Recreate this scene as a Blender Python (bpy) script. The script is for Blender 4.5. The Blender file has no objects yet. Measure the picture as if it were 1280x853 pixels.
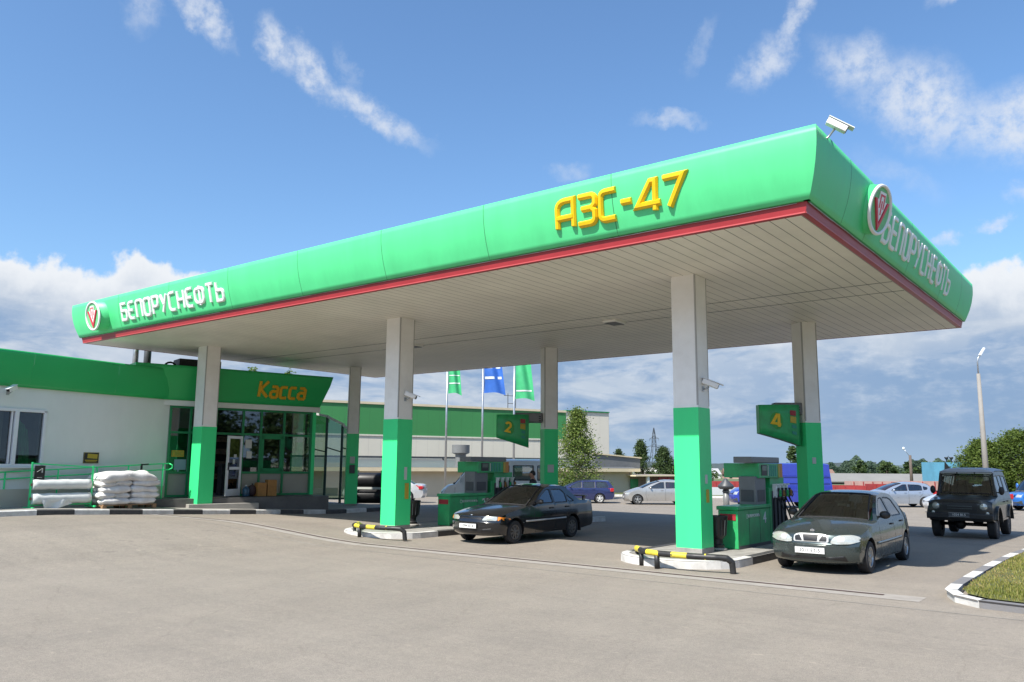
import bpy, bmesh, math, random
from mathutils import Vector, Matrix, geometry
from mathutils.bvhtree import BVHTree
random.seed(7)
R = math.radians
scene = bpy.context.scene
COL = scene.collection

# ------------------------------------------------------------------ materials
def new_mat(name):
    m = bpy.data.materials.new(name)
    m.use_nodes = True
    nt = m.node_tree
    b = nt.nodes['Principled BSDF']
    return m, nt, b

def mat(name, col, rough=.5, metal=0., var=.0, scale=3., bump=0., bscale=40., coat=0., spec=.5, dirt=None, stretch=(1, 1, 1)):
    """plain surface with a little tonal variation, optional dirt colour and bump"""
    m, nt, b = new_mat(name)
    N, L = nt.nodes, nt.links
    b.inputs['Roughness'].default_value = rough
    b.inputs['Metallic'].default_value = metal
    b.inputs['Specular IOR Level'].default_value = spec
    if coat:
        b.inputs['Coat Weight'].default_value = coat
        b.inputs['Coat Roughness'].default_value = .06
    c = (*col, 1)
    b.inputs['Base Color'].default_value = c
    if var or bump or dirt:
        tc = N.new('ShaderNodeTexCoord')
        mp = N.new('ShaderNodeMapping'); mp.inputs['Scale'].default_value = stretch
        L.new(tc.outputs['Object'], mp.inputs[0])
    if var or dirt:
        n = N.new('ShaderNodeTexNoise'); n.inputs['Scale'].default_value = scale; n.inputs['Detail'].default_value = 6
        n.inputs['Roughness'].default_value = .65
        L.new(mp.outputs[0], n.inputs[0])
        r = N.new('ShaderNodeValToRGB')
        r.color_ramp.elements[0].position = .3; r.color_ramp.elements[1].position = .7
        lo = [x * (1 - var) for x in col]; hi = [min(1, x * (1 + var)) for x in col]
        if dirt: lo = [a * .55 + d * .45 for a, d in zip(lo, dirt)]
        r.color_ramp.elements[0].color = (*lo, 1); r.color_ramp.elements[1].color = (*hi, 1)
        L.new(n.outputs[0], r.inputs[0]); L.new(r.outputs[0], b.inputs['Base Color'])
        mr = N.new('ShaderNodeMapRange'); mr.inputs[3].default_value = max(0.02, rough - .08); mr.inputs[4].default_value = min(1, rough + .08)
        L.new(n.outputs[0], mr.inputs[0]); L.new(mr.outputs[0], b.inputs['Roughness'])
    if bump:
        n2 = N.new('ShaderNodeTexNoise'); n2.inputs['Scale'].default_value = bscale; n2.inputs['Detail'].default_value = 4
        L.new(mp.outputs[0], n2.inputs[0])
        bp = N.new('ShaderNodeBump'); bp.inputs['Strength'].default_value = bump; bp.inputs['Distance'].default_value = .02
        L.new(n2.outputs[0], bp.inputs['Height']); L.new(bp.outputs[0], b.inputs['Normal'])
    return m

def ribbed(name, col, axis, pitch, gap=.06, dark=.35, rough=.45, var=.05, scale=.6, bump=.4, metal=0., dirt=None):
    """surface with straight joints every `pitch` metres along a local axis"""
    m = mat(name, col, rough, metal, var, scale, dirt=dirt)
    nt = m.node_tree; N, L = nt.nodes, nt.links; b = N['Principled BSDF']
    tc = N.new('ShaderNodeTexCoord'); sp = N.new('ShaderNodeSeparateXYZ'); L.new(tc.outputs['Object'], sp.inputs[0])
    d = N.new('ShaderNodeMath'); d.operation = 'DIVIDE'; d.inputs[1].default_value = pitch
    L.new(sp.outputs['XYZ'.index(axis)], d.inputs[0])
    f = N.new('ShaderNodeMath'); f.operation = 'FRACT'; L.new(d.outputs[0], f.inputs[0])
    s = N.new('ShaderNodeMath'); s.operation = 'SUBTRACT'; s.inputs[1].default_value = .5; L.new(f.outputs[0], s.inputs[0])
    a = N.new('ShaderNodeMath'); a.operation = 'ABSOLUTE'; L.new(s.outputs[0], a.inputs[0])
    g = N.new('ShaderNodeMapRange'); g.inputs[1].default_value = .5 - gap; g.inputs[2].default_value = .5 - gap * .4
    L.new(a.outputs[0], g.inputs[0])
    mx = N.new('ShaderNodeMix'); mx.data_type = 'RGBA'; mx.blend_type = 'MULTIPLY'
    L.new(g.outputs[0], mx.inputs[0])
    src = b.inputs['Base Color'].links[0].from_socket
    L.new(src, mx.inputs[6]); mx.inputs[7].default_value = (dark, dark, dark, 1)
    L.new(mx.outputs[2], b.inputs['Base Color'])
    bp = N.new('ShaderNodeBump'); bp.inputs['Strength'].default_value = bump; bp.inputs['Distance'].default_value = .02; bp.invert = True
    L.new(g.outputs[0], bp.inputs['Height']); L.new(bp.outputs[0], b.inputs['Normal'])
    return m

def glass_mat(name, tint=(.35, .4, .38), refl=.0, rough=.02):
    m = bpy.data.materials.new(name); m.use_nodes = True
    nt = m.node_tree; N, L = nt.nodes, nt.links
    N.remove(N['Principled BSDF'])
    out = N['Material Output']
    t = N.new('ShaderNodeBsdfTransparent'); t.inputs[0].default_value = (*tint, 1)
    g = N.new('ShaderNodeBsdfGlossy'); g.inputs[0].default_value = (.95, .97, 1, 1); g.inputs['Roughness'].default_value = rough
    fr = N.new('ShaderNodeFresnel'); fr.inputs[0].default_value = 1.6
    ad = N.new('ShaderNodeMath'); ad.operation = 'ADD'; ad.use_clamp = True; ad.inputs[1].default_value = refl
    L.new(fr.outputs[0], ad.inputs[0])
    mx = N.new('ShaderNodeMixShader'); L.new(ad.outputs[0], mx.inputs[0]); L.new(t.outputs[0], mx.inputs[1]); L.new(g.outputs[0], mx.inputs[2])
    L.new(mx.outputs[0], out.inputs[0])
    return m

def leaf_mat(name, cols):
    m, nt, b = new_mat(name)
    N, L = nt.nodes, nt.links
    b.inputs['Roughness'].default_value = .6; b.inputs['Specular IOR Level'].default_value = .25
    a = N.new('ShaderNodeAttribute'); a.attribute_name = 'shade'
    r = N.new('ShaderNodeValToRGB'); e = r.color_ramp.elements
    e[0].color = (*cols[0], 1); e[1].color = (*cols[-1], 1)
    for i, c in enumerate(cols[1:-1]):
        x = e.new((i + 1) / (len(cols) - 1)); x.color = (*c, 1)
    L.new(a.outputs['Fac'], r.inputs[0]); L.new(r.outputs[0], b.inputs['Base Color'])
    tr = N.new('ShaderNodeBsdfTranslucent'); L.new(r.outputs[0], tr.inputs[0])
    mx = N.new('ShaderNodeMixShader'); mx.inputs[0].default_value = .3
    L.new(b.outputs[0], mx.inputs[1]); L.new(tr.outputs[0], mx.inputs[2]); L.new(mx.outputs[0], N['Material Output'].inputs[0])
    return m

def asphalt_mat():
    m, nt, b = new_mat('worn_asphalt'); N, L = nt.nodes, nt.links
    tc = N.new('ShaderNodeTexCoord')
    def noise(scale, detail=5, rough=.6, stretch=None, dist=0):
        n = N.new('ShaderNodeTexNoise'); n.inputs['Scale'].default_value = scale; n.inputs['Detail'].default_value = detail
        n.inputs['Roughness'].default_value = rough; n.inputs['Distortion'].default_value = dist
        if stretch:
            mp = N.new('ShaderNodeMapping'); mp.inputs['Scale'].default_value = stretch; L.new(tc.outputs['Object'], mp.inputs[0]); L.new(mp.outputs[0], n.inputs[0])
        else: L.new(tc.outputs['Object'], n.inputs[0])
        return n.outputs[0]
    def ramp(src, p0, c0, p1, c1):
        r = N.new('ShaderNodeValToRGB'); r.color_ramp.elements[0].position = p0; r.color_ramp.elements[0].color = (*c0, 1)
        r.color_ramp.elements[1].position = p1; r.color_ramp.elements[1].color = (*c1, 1); L.new(src, r.inputs[0]); return r.outputs[0]
    def mul(a, bb, f=1.):
        x = N.new('ShaderNodeMix'); x.data_type = 'RGBA'; x.blend_type = 'MULTIPLY'; x.inputs[0].default_value = f
        L.new(a, x.inputs[6]); L.new(bb, x.inputs[7]); return x.outputs[2]
    c = ramp(noise(.18, 6, .6), .3, (.232, .203, .170), .7, (.274, .241, .203))
    c = mul(c, ramp(noise(1.3, 6, .7, (1, .45, 1)), .25, (.88, .88, .89), .75, (1.07, 1.06, 1.05)))
    c = mul(c, ramp(noise(95, 3, .6), .28, (.62, .62, .62), .72, (1.3, 1.3, 1.29)))
    c = mul(c, ramp(noise(9, 5, .7), .3, (.90, .90, .90), .7, (1.08, 1.08, 1.07)))
    # long driving streaks and dark oil spots
    c = mul(c, ramp(noise(.7, 4, .55, (.16, 1.6, 1), 1.), .35, (.93, .932, .94), .62, (1.02, 1.02, 1.02)))
    c = mul(c, ramp(noise(26, 4, .75), .32, (.86, .86, .86), .68, (1.12, 1.12, 1.11)))
    c = mul(c, ramp(noise(1.1, 5, .8, (1, 1, 1), .4), .64, (1, 1, 1), .70, (.80, .79, .78)), .6)
    c = mul(c, ramp(noise(2.1, 3, .5), .2, (.6, .6, .62), .30, (1, 1, 1)), .7)
    # light worn specks
    c = mul(c, ramp(noise(5.5, 2, .5, (.5, 1.3, 1)), .70, (1, 1, 1), .76, (1.28, 1.27, 1.24)))
    # fine cracks
    v = N.new('ShaderNodeTexVoronoi'); v.feature = 'DISTANCE_TO_EDGE'; v.inputs['Scale'].default_value = .33
    nd = N.new('ShaderNodeTexNoise'); nd.inputs['Scale'].default_value = 2.5; nd.inputs['Detail'].default_value = 5; L.new(tc.outputs['Object'], nd.inputs[0])
    va = N.new('ShaderNodeMix'); va.data_type = 'VECTOR'; va.inputs[0].default_value = .22
    L.new(tc.outputs['Object'], va.inputs[4]); L.new(nd.outputs['Color'], va.inputs[5]); L.new(va.outputs[1], v.inputs[0])
    c = mul(c, ramp(v.outputs['Distance'], .0008, (.72, .7, .68), .004, (1, 1, 1)), .35)
    L.new(c, b.inputs['Base Color'])
    b.inputs['Roughness'].default_value = .85; b.inputs['Specular IOR Level'].default_value = .3
    bp = N.new('ShaderNodeBump'); bp.inputs['Strength'].default_value = .35; bp.inputs['Distance'].default_value = .01
    L.new(noise(90, 3), bp.inputs['Height']); L.new(bp.outputs[0], b.inputs['Normal'])
    return m

M = {}
M['asphalt'] = asphalt_mat()
M['grass_soil'] = mat('grass_soil', (.09, .10, .035), .95, var=.4, scale=1.5, bump=.5, bscale=30)
M['field'] = mat('field', (.10, .12, .05), .95, var=.35, scale=.05, bump=.2, bscale=2)
M['hill'] = mat('hazed_hill_woodland', (.045, .062, .06), .95, var=.3, scale=.01)  # blue-grey of distance haze mixed into the woodland colour
M['hill2'] = mat('hazed_far_woodland', (.075, .105, .105), .95, var=.2, scale=.008)  # farther ridge: more haze in the colour, paler and bluer
M['conc'] = mat('concrete', (.30, .285, .26), .85, var=.18, scale=2.5, bump=.25, bscale=60, dirt=(.1, .09, .08))
M['conc_l'] = mat('light_concrete_strip', (.285, .258, .228), .85, var=.16, scale=3, bump=.25, bscale=60)
M['pave'] = mat('pavement_slabs', (.27, .255, .23), .85, var=.16, scale=2.0, bump=.25, bscale=50)
M['rust'] = mat('rusty_grating', (.055, .028, .022), .8, var=.4, scale=9)
M['kwhite'] = mat('kerb_white_paint', (.62, .61, .585), .7, var=.08, scale=4, bump=.15, bscale=40, dirt=(.25, .23, .2))
M['kblack'] = mat('kerb_black_paint', (.028, .028, .03), .65, var=.4, scale=6, bump=.2, bscale=40, dirt=(.14, .13, .12))
M['kgrey'] = mat('kerb_faded_grey', (.13, .13, .14), .75, var=.3, scale=5, bump=.2, bscale=40, dirt=(.25, .23, .2))
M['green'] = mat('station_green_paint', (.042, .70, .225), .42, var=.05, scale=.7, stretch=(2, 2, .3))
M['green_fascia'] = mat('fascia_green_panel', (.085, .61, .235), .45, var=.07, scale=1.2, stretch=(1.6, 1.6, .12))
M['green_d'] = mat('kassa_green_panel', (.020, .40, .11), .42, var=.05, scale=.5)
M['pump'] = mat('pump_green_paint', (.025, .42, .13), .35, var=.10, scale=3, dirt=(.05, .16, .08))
M['red'] = mat('red_edge_band', (.33, .028, .035), .4, var=.1, scale=1.5)
M['redlite'] = mat('red_trim_light', (.45, .07, .07), .4)
M['soffit'] = None
M['white'] = mat('white_panel', (.86, .85, .82), .35, var=.04, scale=1.0, dirt=(.62, .59, .54))
M['white_pl'] = mat('white_plastic', (.72, .73, .74), .35, var=.03, scale=4)
M['letter'] = mat('white_letter', (.80, .80, .78), .35, var=.05, scale=6)
M['yellow'] = mat('yellow_letter', (.80, .50, .004), .4, var=.06, scale=5)
M['orange'] = mat('orange_letter', (.66, .36, .015), .45, var=.06, scale=5)
M['emred'] = mat('emblem_red', (.62, .04, .07), .4)
M['emgreen'] = mat('emblem_green', (.16, .52, .22), .45)
M['grey'] = mat('grey_enamel', (.16, .165, .165), .4, var=.1, scale=4)
M['dgrey'] = mat('dark_grey_enamel', (.055, .06, .065), .45, var=.15, scale=4)
M['black'] = mat('black_plastic', (.012, .012, .013), .45, var=.2, scale=8)
M['rubber'] = mat('rubber', (.018, .018, .02), .8, var=.3, scale=10)
M['steel'] = mat('galvanised_steel', (.42, .43, .44), .35, .8, var=.12, scale=8)
M['chrome'] = mat('chrome', (.75, .76, .78), .12, 1.)
M['lens'] = mat('headlamp_lens', (.50, .51, .46), .12, .35, var=.12, scale=30, coat=1.)
M['lens_o'] = mat('indicator_lens', (.75, .22, .01), .15, coat=1.)
M['lens_r'] = mat('tail_lens', (.42, .01, .015), .15, coat=1.)
M['yel_p'] = mat('yellow_paint', (.72, .58, .03), .5, var=.1, scale=8, dirt=(.3, .25, .1))
M['blk_p'] = mat('black_paint', (.02, .02, .02), .5, var=.3, scale=8)
M['wallgrey'] = mat('render_grey_wall', (.69, .72, .685), .85, var=.045, scale=1.2, stretch=(1, 1, .5), bump=.15, bscale=60)
M['wallbase'] = mat('render_plinth', (.50, .46, .37), .85, var=.08, scale=1.0, bump=.2, bscale=60)
M['cream'] = ribbed('cream_sheet', (.66, .62, .52), 'X', 1.0, .02, .85, .6, .05, .2)
M['wgreen'] = ribbed('warehouse_green', (.05, .235, .070), 'X', 1.0, .02, .85, .5, .06, .2)
M['creamtrim'] = mat('cream_trim', (.66, .56, .38), .6, var=.06, scale=1)
M['creamwall'] = mat('cream_wall', (.50, .46, .36), .8, var=.07, scale=.6)
M['brick'] = mat('grey_brick', (.26, .22, .195), .85, var=.2, scale=3, bump=.2, bscale=20)
M['roofgrey'] = mat('roof_grey', (.19, .185, .18), .75, var=.15, scale=.5)
M['glass'] = glass_mat('window_glass', (.30, .34, .32), .12)
M['glass_d'] = glass_mat('dark_window_glass', (.45, .52, .48), .10)
M['carglass'] = glass_mat('car_glass', (.60, .70, .67), .07)
M['carglass_d'] = glass_mat('car_side_glass', (.34, .42, .46), .10)
M['interior'] = mat('dark_interior', (.05, .05, .052), .9, var=.3, scale=2)
M['int_mid'] = mat('grey_interior', (.085, .09, .095), .85, var=.3, scale=5)
M['sack'] = mat('white_woven_sack', (.66, .65, .63), .7, var=.08, scale=6, bump=.35, bscale=25, dirt=(.5, .46, .45))
M['wood'] = mat('pallet_wood', (.28, .17, .09), .8, var=.3, scale=6, stretch=(1, 6, 6))
M['roll'] = mat('plastic_film_roll', (.62, .64, .62), .35, var=.08, scale=3, bump=.3, bscale=12)
M['cyl'] = mat('faded_orange_paint', (.34, .16, .04), .6, var=.2, scale=4)
M['bottle'] = mat('blue_bottle', (.02, .07, .12), .25, var=.1)
M['bark'] = mat('bark', (.11, .09, .07), .9, var=.35, scale=8, bump=.4, bscale=30)
M['pole_c'] = mat('concrete_pole', (.24, .225, .205), .8, var=.1, scale=1.5, bump=.2, bscale=30)
M['pole_w'] = mat('timber_pole', (.11, .085, .07), .9, var=.2, scale=3)
M['leafA'] = leaf_mat('leaf_birch', [(.035, .055, .012), (.10, .16, .03), (.20, .26, .06), (.34, .38, .13)])
M['leafB'] = leaf_mat('leaf_dark', [(.018, .035, .012), (.04, .07, .022), (.08, .125, .04), (.14, .19, .07)])
M['leafC'] = leaf_mat('leaf_green', [(.03, .05, .010), (.065, .105, .018), (.12, .17, .030), (.22, .27, .06)])
M['blade'] = leaf_mat('grass_blades', [(.09, .12, .02), (.18, .20, .04), (.30, .28, .08), (.38, .27, .13)])
M['flag_g'] = mat('flag_green', (.05, .42, .17), .7, var=.15, scale=1.5)
M['flag_b'] = mat('flag_blue', (.03, .13, .48), .7, var=.15, scale=1.5)
M['flag_w'] = mat('flag_print_white', (.65, .7, .68), .7)
M['tred'] = mat('trailer_red', (.30, .035, .035), .6, var=.25, scale=1.0)
M['tpink'] = mat('faded_pink_board', (.42, .26, .23), .7, var=.2, scale=1.0)
M['lblue'] = mat('light_blue_paint', (.10, .29, .42), .6, var=.1, scale=1)
M['palewall'] = mat('pale_wall', (.48, .50, .52), .8, var=.1, scale=.5)
M['skin'] = mat('skin', (.42, .22, .15), .55, var=.08, scale=8)
M['hair'] = mat('dark_hair', (.012, .01, .009), .6, var=.3, scale=20)
M['cloth_d'] = mat('dark_cloth', (.03, .03, .04), .9, var=.2, scale=10, bump=.2, bscale=60)
M['cloth_j'] = mat('denim', (.04, .06, .11), .9, var=.2, scale=10, bump=.2, bscale=60)
M['sticker_w'] = mat('paper_white', (.50, .52, .48), .6)
M['sticker_y'] = mat('paper_yellow', (.45, .33, .03), .6)
M['plate'] = mat('plate_white', (.68, .68, .66), .4)
M['plate_txt'] = mat('plate_black', (.02, .02, .02), .5)
M['amber'] = mat('amber_panel', (.55, .22, .03), .45)
M['ylab'] = mat('yellow_panel', (.50, .36, .04), .45)
M['teal'] = mat('teal_lettering', (.03, .28, .20), .45)
M['lcd'] = mat('grey_display', (.10, .13, .11), .15)

# ------------------------------------------------------------------ mesh helpers
def tag(o, label=None, cat=None, group=None, kind=None):
    if label: o['label'] = label
    if cat: o['category'] = cat
    if group: o['group'] = group
    if kind: o['kind'] = kind
    return o

def thing(name, label, cat, loc=(0, 0, 0), rz=0., group=None):
    o = bpy.data.objects.new(name, None); COL.objects.link(o)
    o.empty_display_size = .2
    o.location = loc; o.rotation_euler = (0, 0, rz)
    return tag(o, label, cat, group)

def ortho(d):
    d = Vector(d).normalized()
    a = Vector((0, 0, 1)) if abs(d.z) < .9 else Vector((1, 0, 0))
    u = d.cross(a).normalized(); return u, u.cross(d).normalized()

class MB:
    def __init__(s): s.bm = bmesh.new(); s.mi = 0; s.lay = None
    def v(s, p): return s.bm.verts.new(p)
    def f(s, vs, smooth=False):
        try:
            f = s.bm.faces.new(vs); f.material_index = s.mi; f.smooth = smooth; return f
        except ValueError: return None
    def poly(s, pts, smooth=False): return s.f([s.v(p) for p in pts], smooth)
    def box(s, c, d, rz=0., rot=None, bev=0.):
        x, y, z = d[0] / 2, d[1] / 2, d[2] / 2
        m = rot if rot else Matrix.Rotation(rz, 3, 'Z')
        c = Vector(c)
        vs = [s.v(c + m @ Vector((i * x, j * y, k * z))) for i in (-1, 1) for j in (-1, 1) for k in (-1, 1)]
        fs = [s.f([vs[a] for a in q]) for q in ((0, 1, 3, 2), (4, 6, 7, 5), (0, 4, 5, 1), (2, 3, 7, 6), (0, 2, 6, 4), (1, 5, 7, 3))]
        if bev:
            es = {e for f in fs for e in f.edges}
            r = bmesh.ops.bevel(s.bm, geom=list(es), offset=bev, segments=2, affect='EDGES', profile=.6)
            for f in r['faces']: f.material_index = s.mi; f.smooth = True
        return s
    def bar(s, a, b, w, h=None):
        """square bar from a to b"""
        a, b = Vector(a), Vector(b); u, v = ortho(b - a); h = h or w
        q = [u * w / 2 + v * h / 2, -u * w / 2 + v * h / 2, -u * w / 2 - v * h / 2, u * w / 2 - v * h / 2]
        A = [s.v(a + x) for x in q]; B = [s.v(b + x) for x in q]
        for i in range(4): s.f([A[i], A[(i + 1) % 4], B[(i + 1) % 4], B[i]])
        s.f(A[::-1]); s.f(B); return s
    def tube(s, path, r, n=10, cap=True, r2=None):
        path = [Vector(p) for p in path]; K = len(path); rings = []
        u = None
        for i, p in enumerate(path):
            d = (path[min(i + 1, K - 1)] - path[max(i - 1, 0)]).normalized()
            if u is None: u, v = ortho(d)
            else:
                u = (u - d * u.dot(d)).normalized(); v = u.cross(d).normalized()
            rr = r if not callable(r) else r(i / (K - 1))
            if r2 is not None: rr = r + (r2 - r) * i / (K - 1)
            rings.append([s.v(p + u * math.cos(t) * rr + v * math.sin(t) * rr) for t in [2 * math.pi * k / n for k in range(n)]])
        for a, b in zip(rings, rings[1:]):
            for k in range(n): s.f([a[k], a[(k + 1) % n], b[(k + 1) % n], b[k]], True)
        if cap: s.f(rings[0][::-1]); s.f(rings[-1])
        return s
    def lathe(s, prof, c=(0, 0, 0), axis=(0, 0, 1), n=24, a0=0., a1=2 * math.pi):
        """prof: (radius, height along axis)"""
        ax = Vector(axis).normalized(); u, v = ortho(ax); c = Vector(c)
        full = abs(a1 - a0 - 2 * math.pi) < 1e-6; m = n if full else n + 1
        rings = []
        for (r, h) in prof:
            if r < 1e-6: rings.append([s.v(c + ax * h)]); continue
            rings.append([s.v(c + ax * h + (u * math.cos(t) + v * math.sin(t)) * r) for t in [a0 + (a1 - a0) * k / n for k in range(m)]])
        for a, b in zip(rings, rings[1:]):
            for k in range(n):
                k2 = (k + 1) % m
                if len(a) == 1 and len(b) == 1: continue
                if len(a) == 1: s.f([a[0], b[k2], b[k]], True)
                elif len(b) == 1: s.f([a[k], a[k2], b[0]], True)
                else: s.f([a[k], a[k2], b[k2], b[k]], True)
        return s
    def prism(s, poly, fn, d0, d1):
        """2D polygon mapped by fn(a, b, depth); closed solid between depths"""
        A = [s.v(fn(a, b, d0)) for a, b in poly]; B = [s.v(fn(a, b, d1)) for a, b in poly]
        n = len(poly)
        s.f(A[::-1]); s.f(B)
        for i in range(n): s.f([A[i], A[(i + 1) % n], B[(i + 1) % n], B[i]])
        return s
    def grid(s, fn, nu, nv, smooth=True):
        g = [[s.v(fn(i / nu, j / nv)) for j in range(nv + 1)] for i in range(nu + 1)]
        for i in range(nu):
            for j in range(nv): s.f([g[i][j], g[i + 1][j], g[i + 1][j + 1], g[i][j + 1]], smooth)
        return g
    def ellipsoid(s, c, r, n=16, m=10, rot=None, fn=None):
        c = Vector(c); rot = rot or Matrix.Identity(3); rings = []
        for i in range(m + 1):
            t = math.pi * i / m
            if i in (0, m): rings.append([s.v(c + rot @ Vector((0, 0, r[2] * math.cos(t))))]); continue
            row = []
            for k in range(n):
                p = 2 * math.pi * k / n
                q = Vector((r[0] * math.sin(t) * math.cos(p), r[1] * math.sin(t) * math.sin(p), r[2] * math.cos(t)))
                if fn: q = fn(q)
                row.append(s.v(c + rot @ q))
            rings.append(row)
        for a, b in zip(rings, rings[1:]):
            for k in range(n):
                k2 = (k + 1) % n
                if len(a) == 1: s.f([a[0], b[k], b[k2]], True)
                elif len(b) == 1: s.f([a[k2], a[k], b[0]], True)
                else: s.f([a[k], b[k], b[k2], a[k2]], True)
        return s
    def build(s, name, mats, parent=None, sharp=None, merge=0., recalc=True):
        if merge: bmesh.ops.remove_doubles(s.bm, verts=s.bm.verts, dist=merge)
        if recalc: bmesh.ops.recalc_face_normals(s.bm, faces=s.bm.faces)
        me = bpy.data.meshes.new(name); s.bm.to_mesh(me); s.bm.free()
        if sharp is not None:
            for p in me.polygons: p.use_smooth = True
            me.set_sharp_from_angle(angle=R(sharp))
        if not isinstance(mats, (list, tuple)): mats = [mats]
        for m in mats: me.materials.append(m)
        o = bpy.data.objects.new(name, me); COL.objects.link(o)
        if parent: o.parent = parent
        return o

def part(name, m, parent, fn, sharp=None, label=None, **k):
    b = MB(); fn(b); o = b.build(name, m, parent, sharp, **k)
    if label: o['label'] = label
    return o

def copy_tree(o, parent=None):
    c = o.copy(); COL.objects.link(c)
    if parent: c.parent = parent
    for ch in list(o.children): copy_tree(ch, c)
    return c

def lerp(a, b, t): return a + (b - a) * t
def smooth01(t): t = max(0., min(1., t)); return t * t * (3 - 2 * t)
def interp(tab, x):
    if x <= tab[0][0]: return tab[0][1]
    for (a, b), (c, d) in zip(tab, tab[1:]):
        if x <= c: return b + (d - b) * smooth01((x - a) / (c - a)) if c > a else d
    return tab[-1][1]
def interpl(tab, x):
    if x <= tab[0][0]: return tab[0][1]
    for (a, b), (c, d) in zip(tab, tab[1:]):
        if x <= c: return b + (d - b) * (x - a) / (c - a)
    return tab[-1][1]

# ------------------------------------------------------------------ lettering
def arc(cx, cy, r, a0, a1, n=4): return [(cx + r * math.cos(R(a0 + (a1 - a0) * i / n)), cy + r * math.sin(R(a0 + (a1 - a0) * i / n))) for i in range(n + 1)]
def ring(w, h, r=.16, x0=0, y0=0):
    p = arc(x0 + w - r, y0 + h - r, r, 0, 90) + arc(x0 + r, y0 + h - r, r, 90, 180) + arc(x0 + r, y0 + r, r, 180, 270) + arc(x0 + w - r, y0 + r, r, 270, 360)
    return p + [p[0]]
GL = {
 'Б': (.56, [[(.52, 1), (0, 1), (0, 0)] + arc(.40, .16, .16, 270, 360) + arc(.40, .40, .16, 0, 90) + [(0, .56)]]),
 'Е': (.52, [[(.52, 1)] + arc(.16, .84, .16, 90, 180) + arc(.16, .16, .16, 180, 270) + [(.52, 0)], [(0, .5), (.46, .5)]]),
 'Л': (.56, [[(0, 0)] + arc(.16, .84, .16, 180, 90) + arc(.40, .84, .16, 90, 0) + [(.56, 0)]]),
 'О': (.56, [ring(.56, 1)]),
 'Р': (.54, [[(0, 0), (0, 1)] + arc(.38, .84, .16, 90, 0) + arc(.38, .58, .16, 0, -90) + [(0, .42)]]),
 'У': (.56, [[(0, 1), (.30, .42)], [(.56, 1), (.14, 0)]]),
 'С': (.52, [[(.52, 1)] + arc(.16, .84, .16, 90, 180) + arc(.16, .16, .16, 180, 270) + [(.52, 0)]]),
 'Н': (.54, [[(0, 0), (0, 1)], [(.54, 0), (.54, 1)], [(0, .5), (.54, .5)]]),
 'Ф': (.72, [ring(.72, .78, .2, 0, .11), [(.36, 1.04), (.36, -.04)]]),
 'Т': (.56, [[(0, 1), (.56, 1)], [(.28, 1), (.28, 0)]]),
 'Ь': (.54, [[(0, 1), (0, 0)] + arc(.38, .16, .16, 270, 360) + arc(.38, .40, .16, 0, 90) + [(0, .56)]]),
 'А': (.60, [[(0, 0), (0, .70)] + arc(.26, .74, .26, 180, 90) + [(.60, 1), (.60, 0)], [(0, .36), (.60, .36)]]),
 'З': (.58, [[(0, 1)] + arc(.42, .84, .16, 90, 0) + [(.58, .66), (.46, .53), (.12, .53)], [(.46, .53), (.58, .40)] + arc(.42, .16, .16, 0, -90) + [(0, 0)]]),
 '-': (.34, [[(0, .48), (.34, .48)]]),
 '4': (.62, [[(.74, .22), (.0, .22), (.40, 1), (.56, 1), (.56, -.02)]]),
 '7': (.62, [[(0, 1), (.62, 1), (.20, 0)]]),
 'К': (.56, [[(0, 0), (0, 1)], [(.52, 1), (.06, .5), (.56, 0)]]),
 'а': (.46, [[(.04, .70), (.34, .70), (.46, .58), (.46, 0)], [(.46, .40), (.12, .40), (0, .30), (0, .10), (.12, 0), (.46, 0)]]),
 'с': (.42, [[(.42, .70)] + arc(.14, .56, .14, 90, 180) + arc(.14, .14, .14, 180, 270) + [(.42, 0)]]),
 '2': (.54, [arc(.27, .73, .27, 160, 0, 6) + [(.50, .56), (0, 0), (.54, 0)]]),
}
def stroke_poly(p, w):
    """mitred band around a polyline; returns left & right point lists"""
    closed = (abs(p[0][0] - p[-1][0]) < 1e-6 and abs(p[0][1] - p[-1][1]) < 1e-6)
    n = len(p); Lf, Rt = [], []
    for i in range(n):
        a = p[i - 1] if i > 0 else (p[-2] if closed else None)
        c = p[i + 1] if i < n - 1 else (p[1] if closed else None)
        b = p[i]; d1 = d2 = None
        if a: d1 = Vector((b[0] - a[0], b[1] - a[1])).normalized()
        if c: d2 = Vector((c[0] - b[0], c[1] - b[1])).normalized()
        if d1 is None: d1 = d2
        if d2 is None: d2 = d1
        t = d1 + d2
        t = t.normalized() if t.length > 1e-6 else d1
        nn = Vector((-t.y, t.x)); m = nn.dot(Vector((-d1.y, d1.x))); m = max(.45, m)
        off = nn * (w / 2 / m)
        ext = Vector((0, 0))
        Lf.append((b[0] + off.x, b[1] + off.y)); Rt.append((b[0] - off.x, b[1] - off.y))
    return Lf, Rt
def write(b, text, fn, h, w=.17, gap=.2, italic=0., ridge=.35, depth=.06, zstep=.0012, condense=1.):
    """solid letters with chamfered faces; fn(a, b, depth) places them. returns length"""
    x = 0.; k = 0
    for ch in text:
        if ch == ' ': x += .5 * h; continue
        wd, strokes = GL[ch]
        for st in strokes:
            p = [((a * condense + italic * bb) * h, bb * h) for a, bb in st]
            Lf, Rt = stroke_poly(p, w * h); Li, Ri = stroke_poly(p, w * h * (1 - ridge))
            zz = depth + k * zstep; k = (k + 1) % 5
            rows = [(Lf, 0.), (Lf, zz * .45), (Li, zz), (Ri, zz), (Rt, zz * .45), (Rt, 0.)]
            g = [[b.v(fn(x + q[0], q[1], d)) for q in pts] for pts, d in rows]
            m = len(p)
            for a_, c_ in zip(g, g[1:]):
                for i in range(m - 1): b.f([a_[i], a_[i + 1], c_[i + 1], c_[i]])
            for e in (0, m - 1): b.f([r_[e] for r_ in g])
        x += (wd * condense + gap) * h
    return x - gap * h

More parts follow.
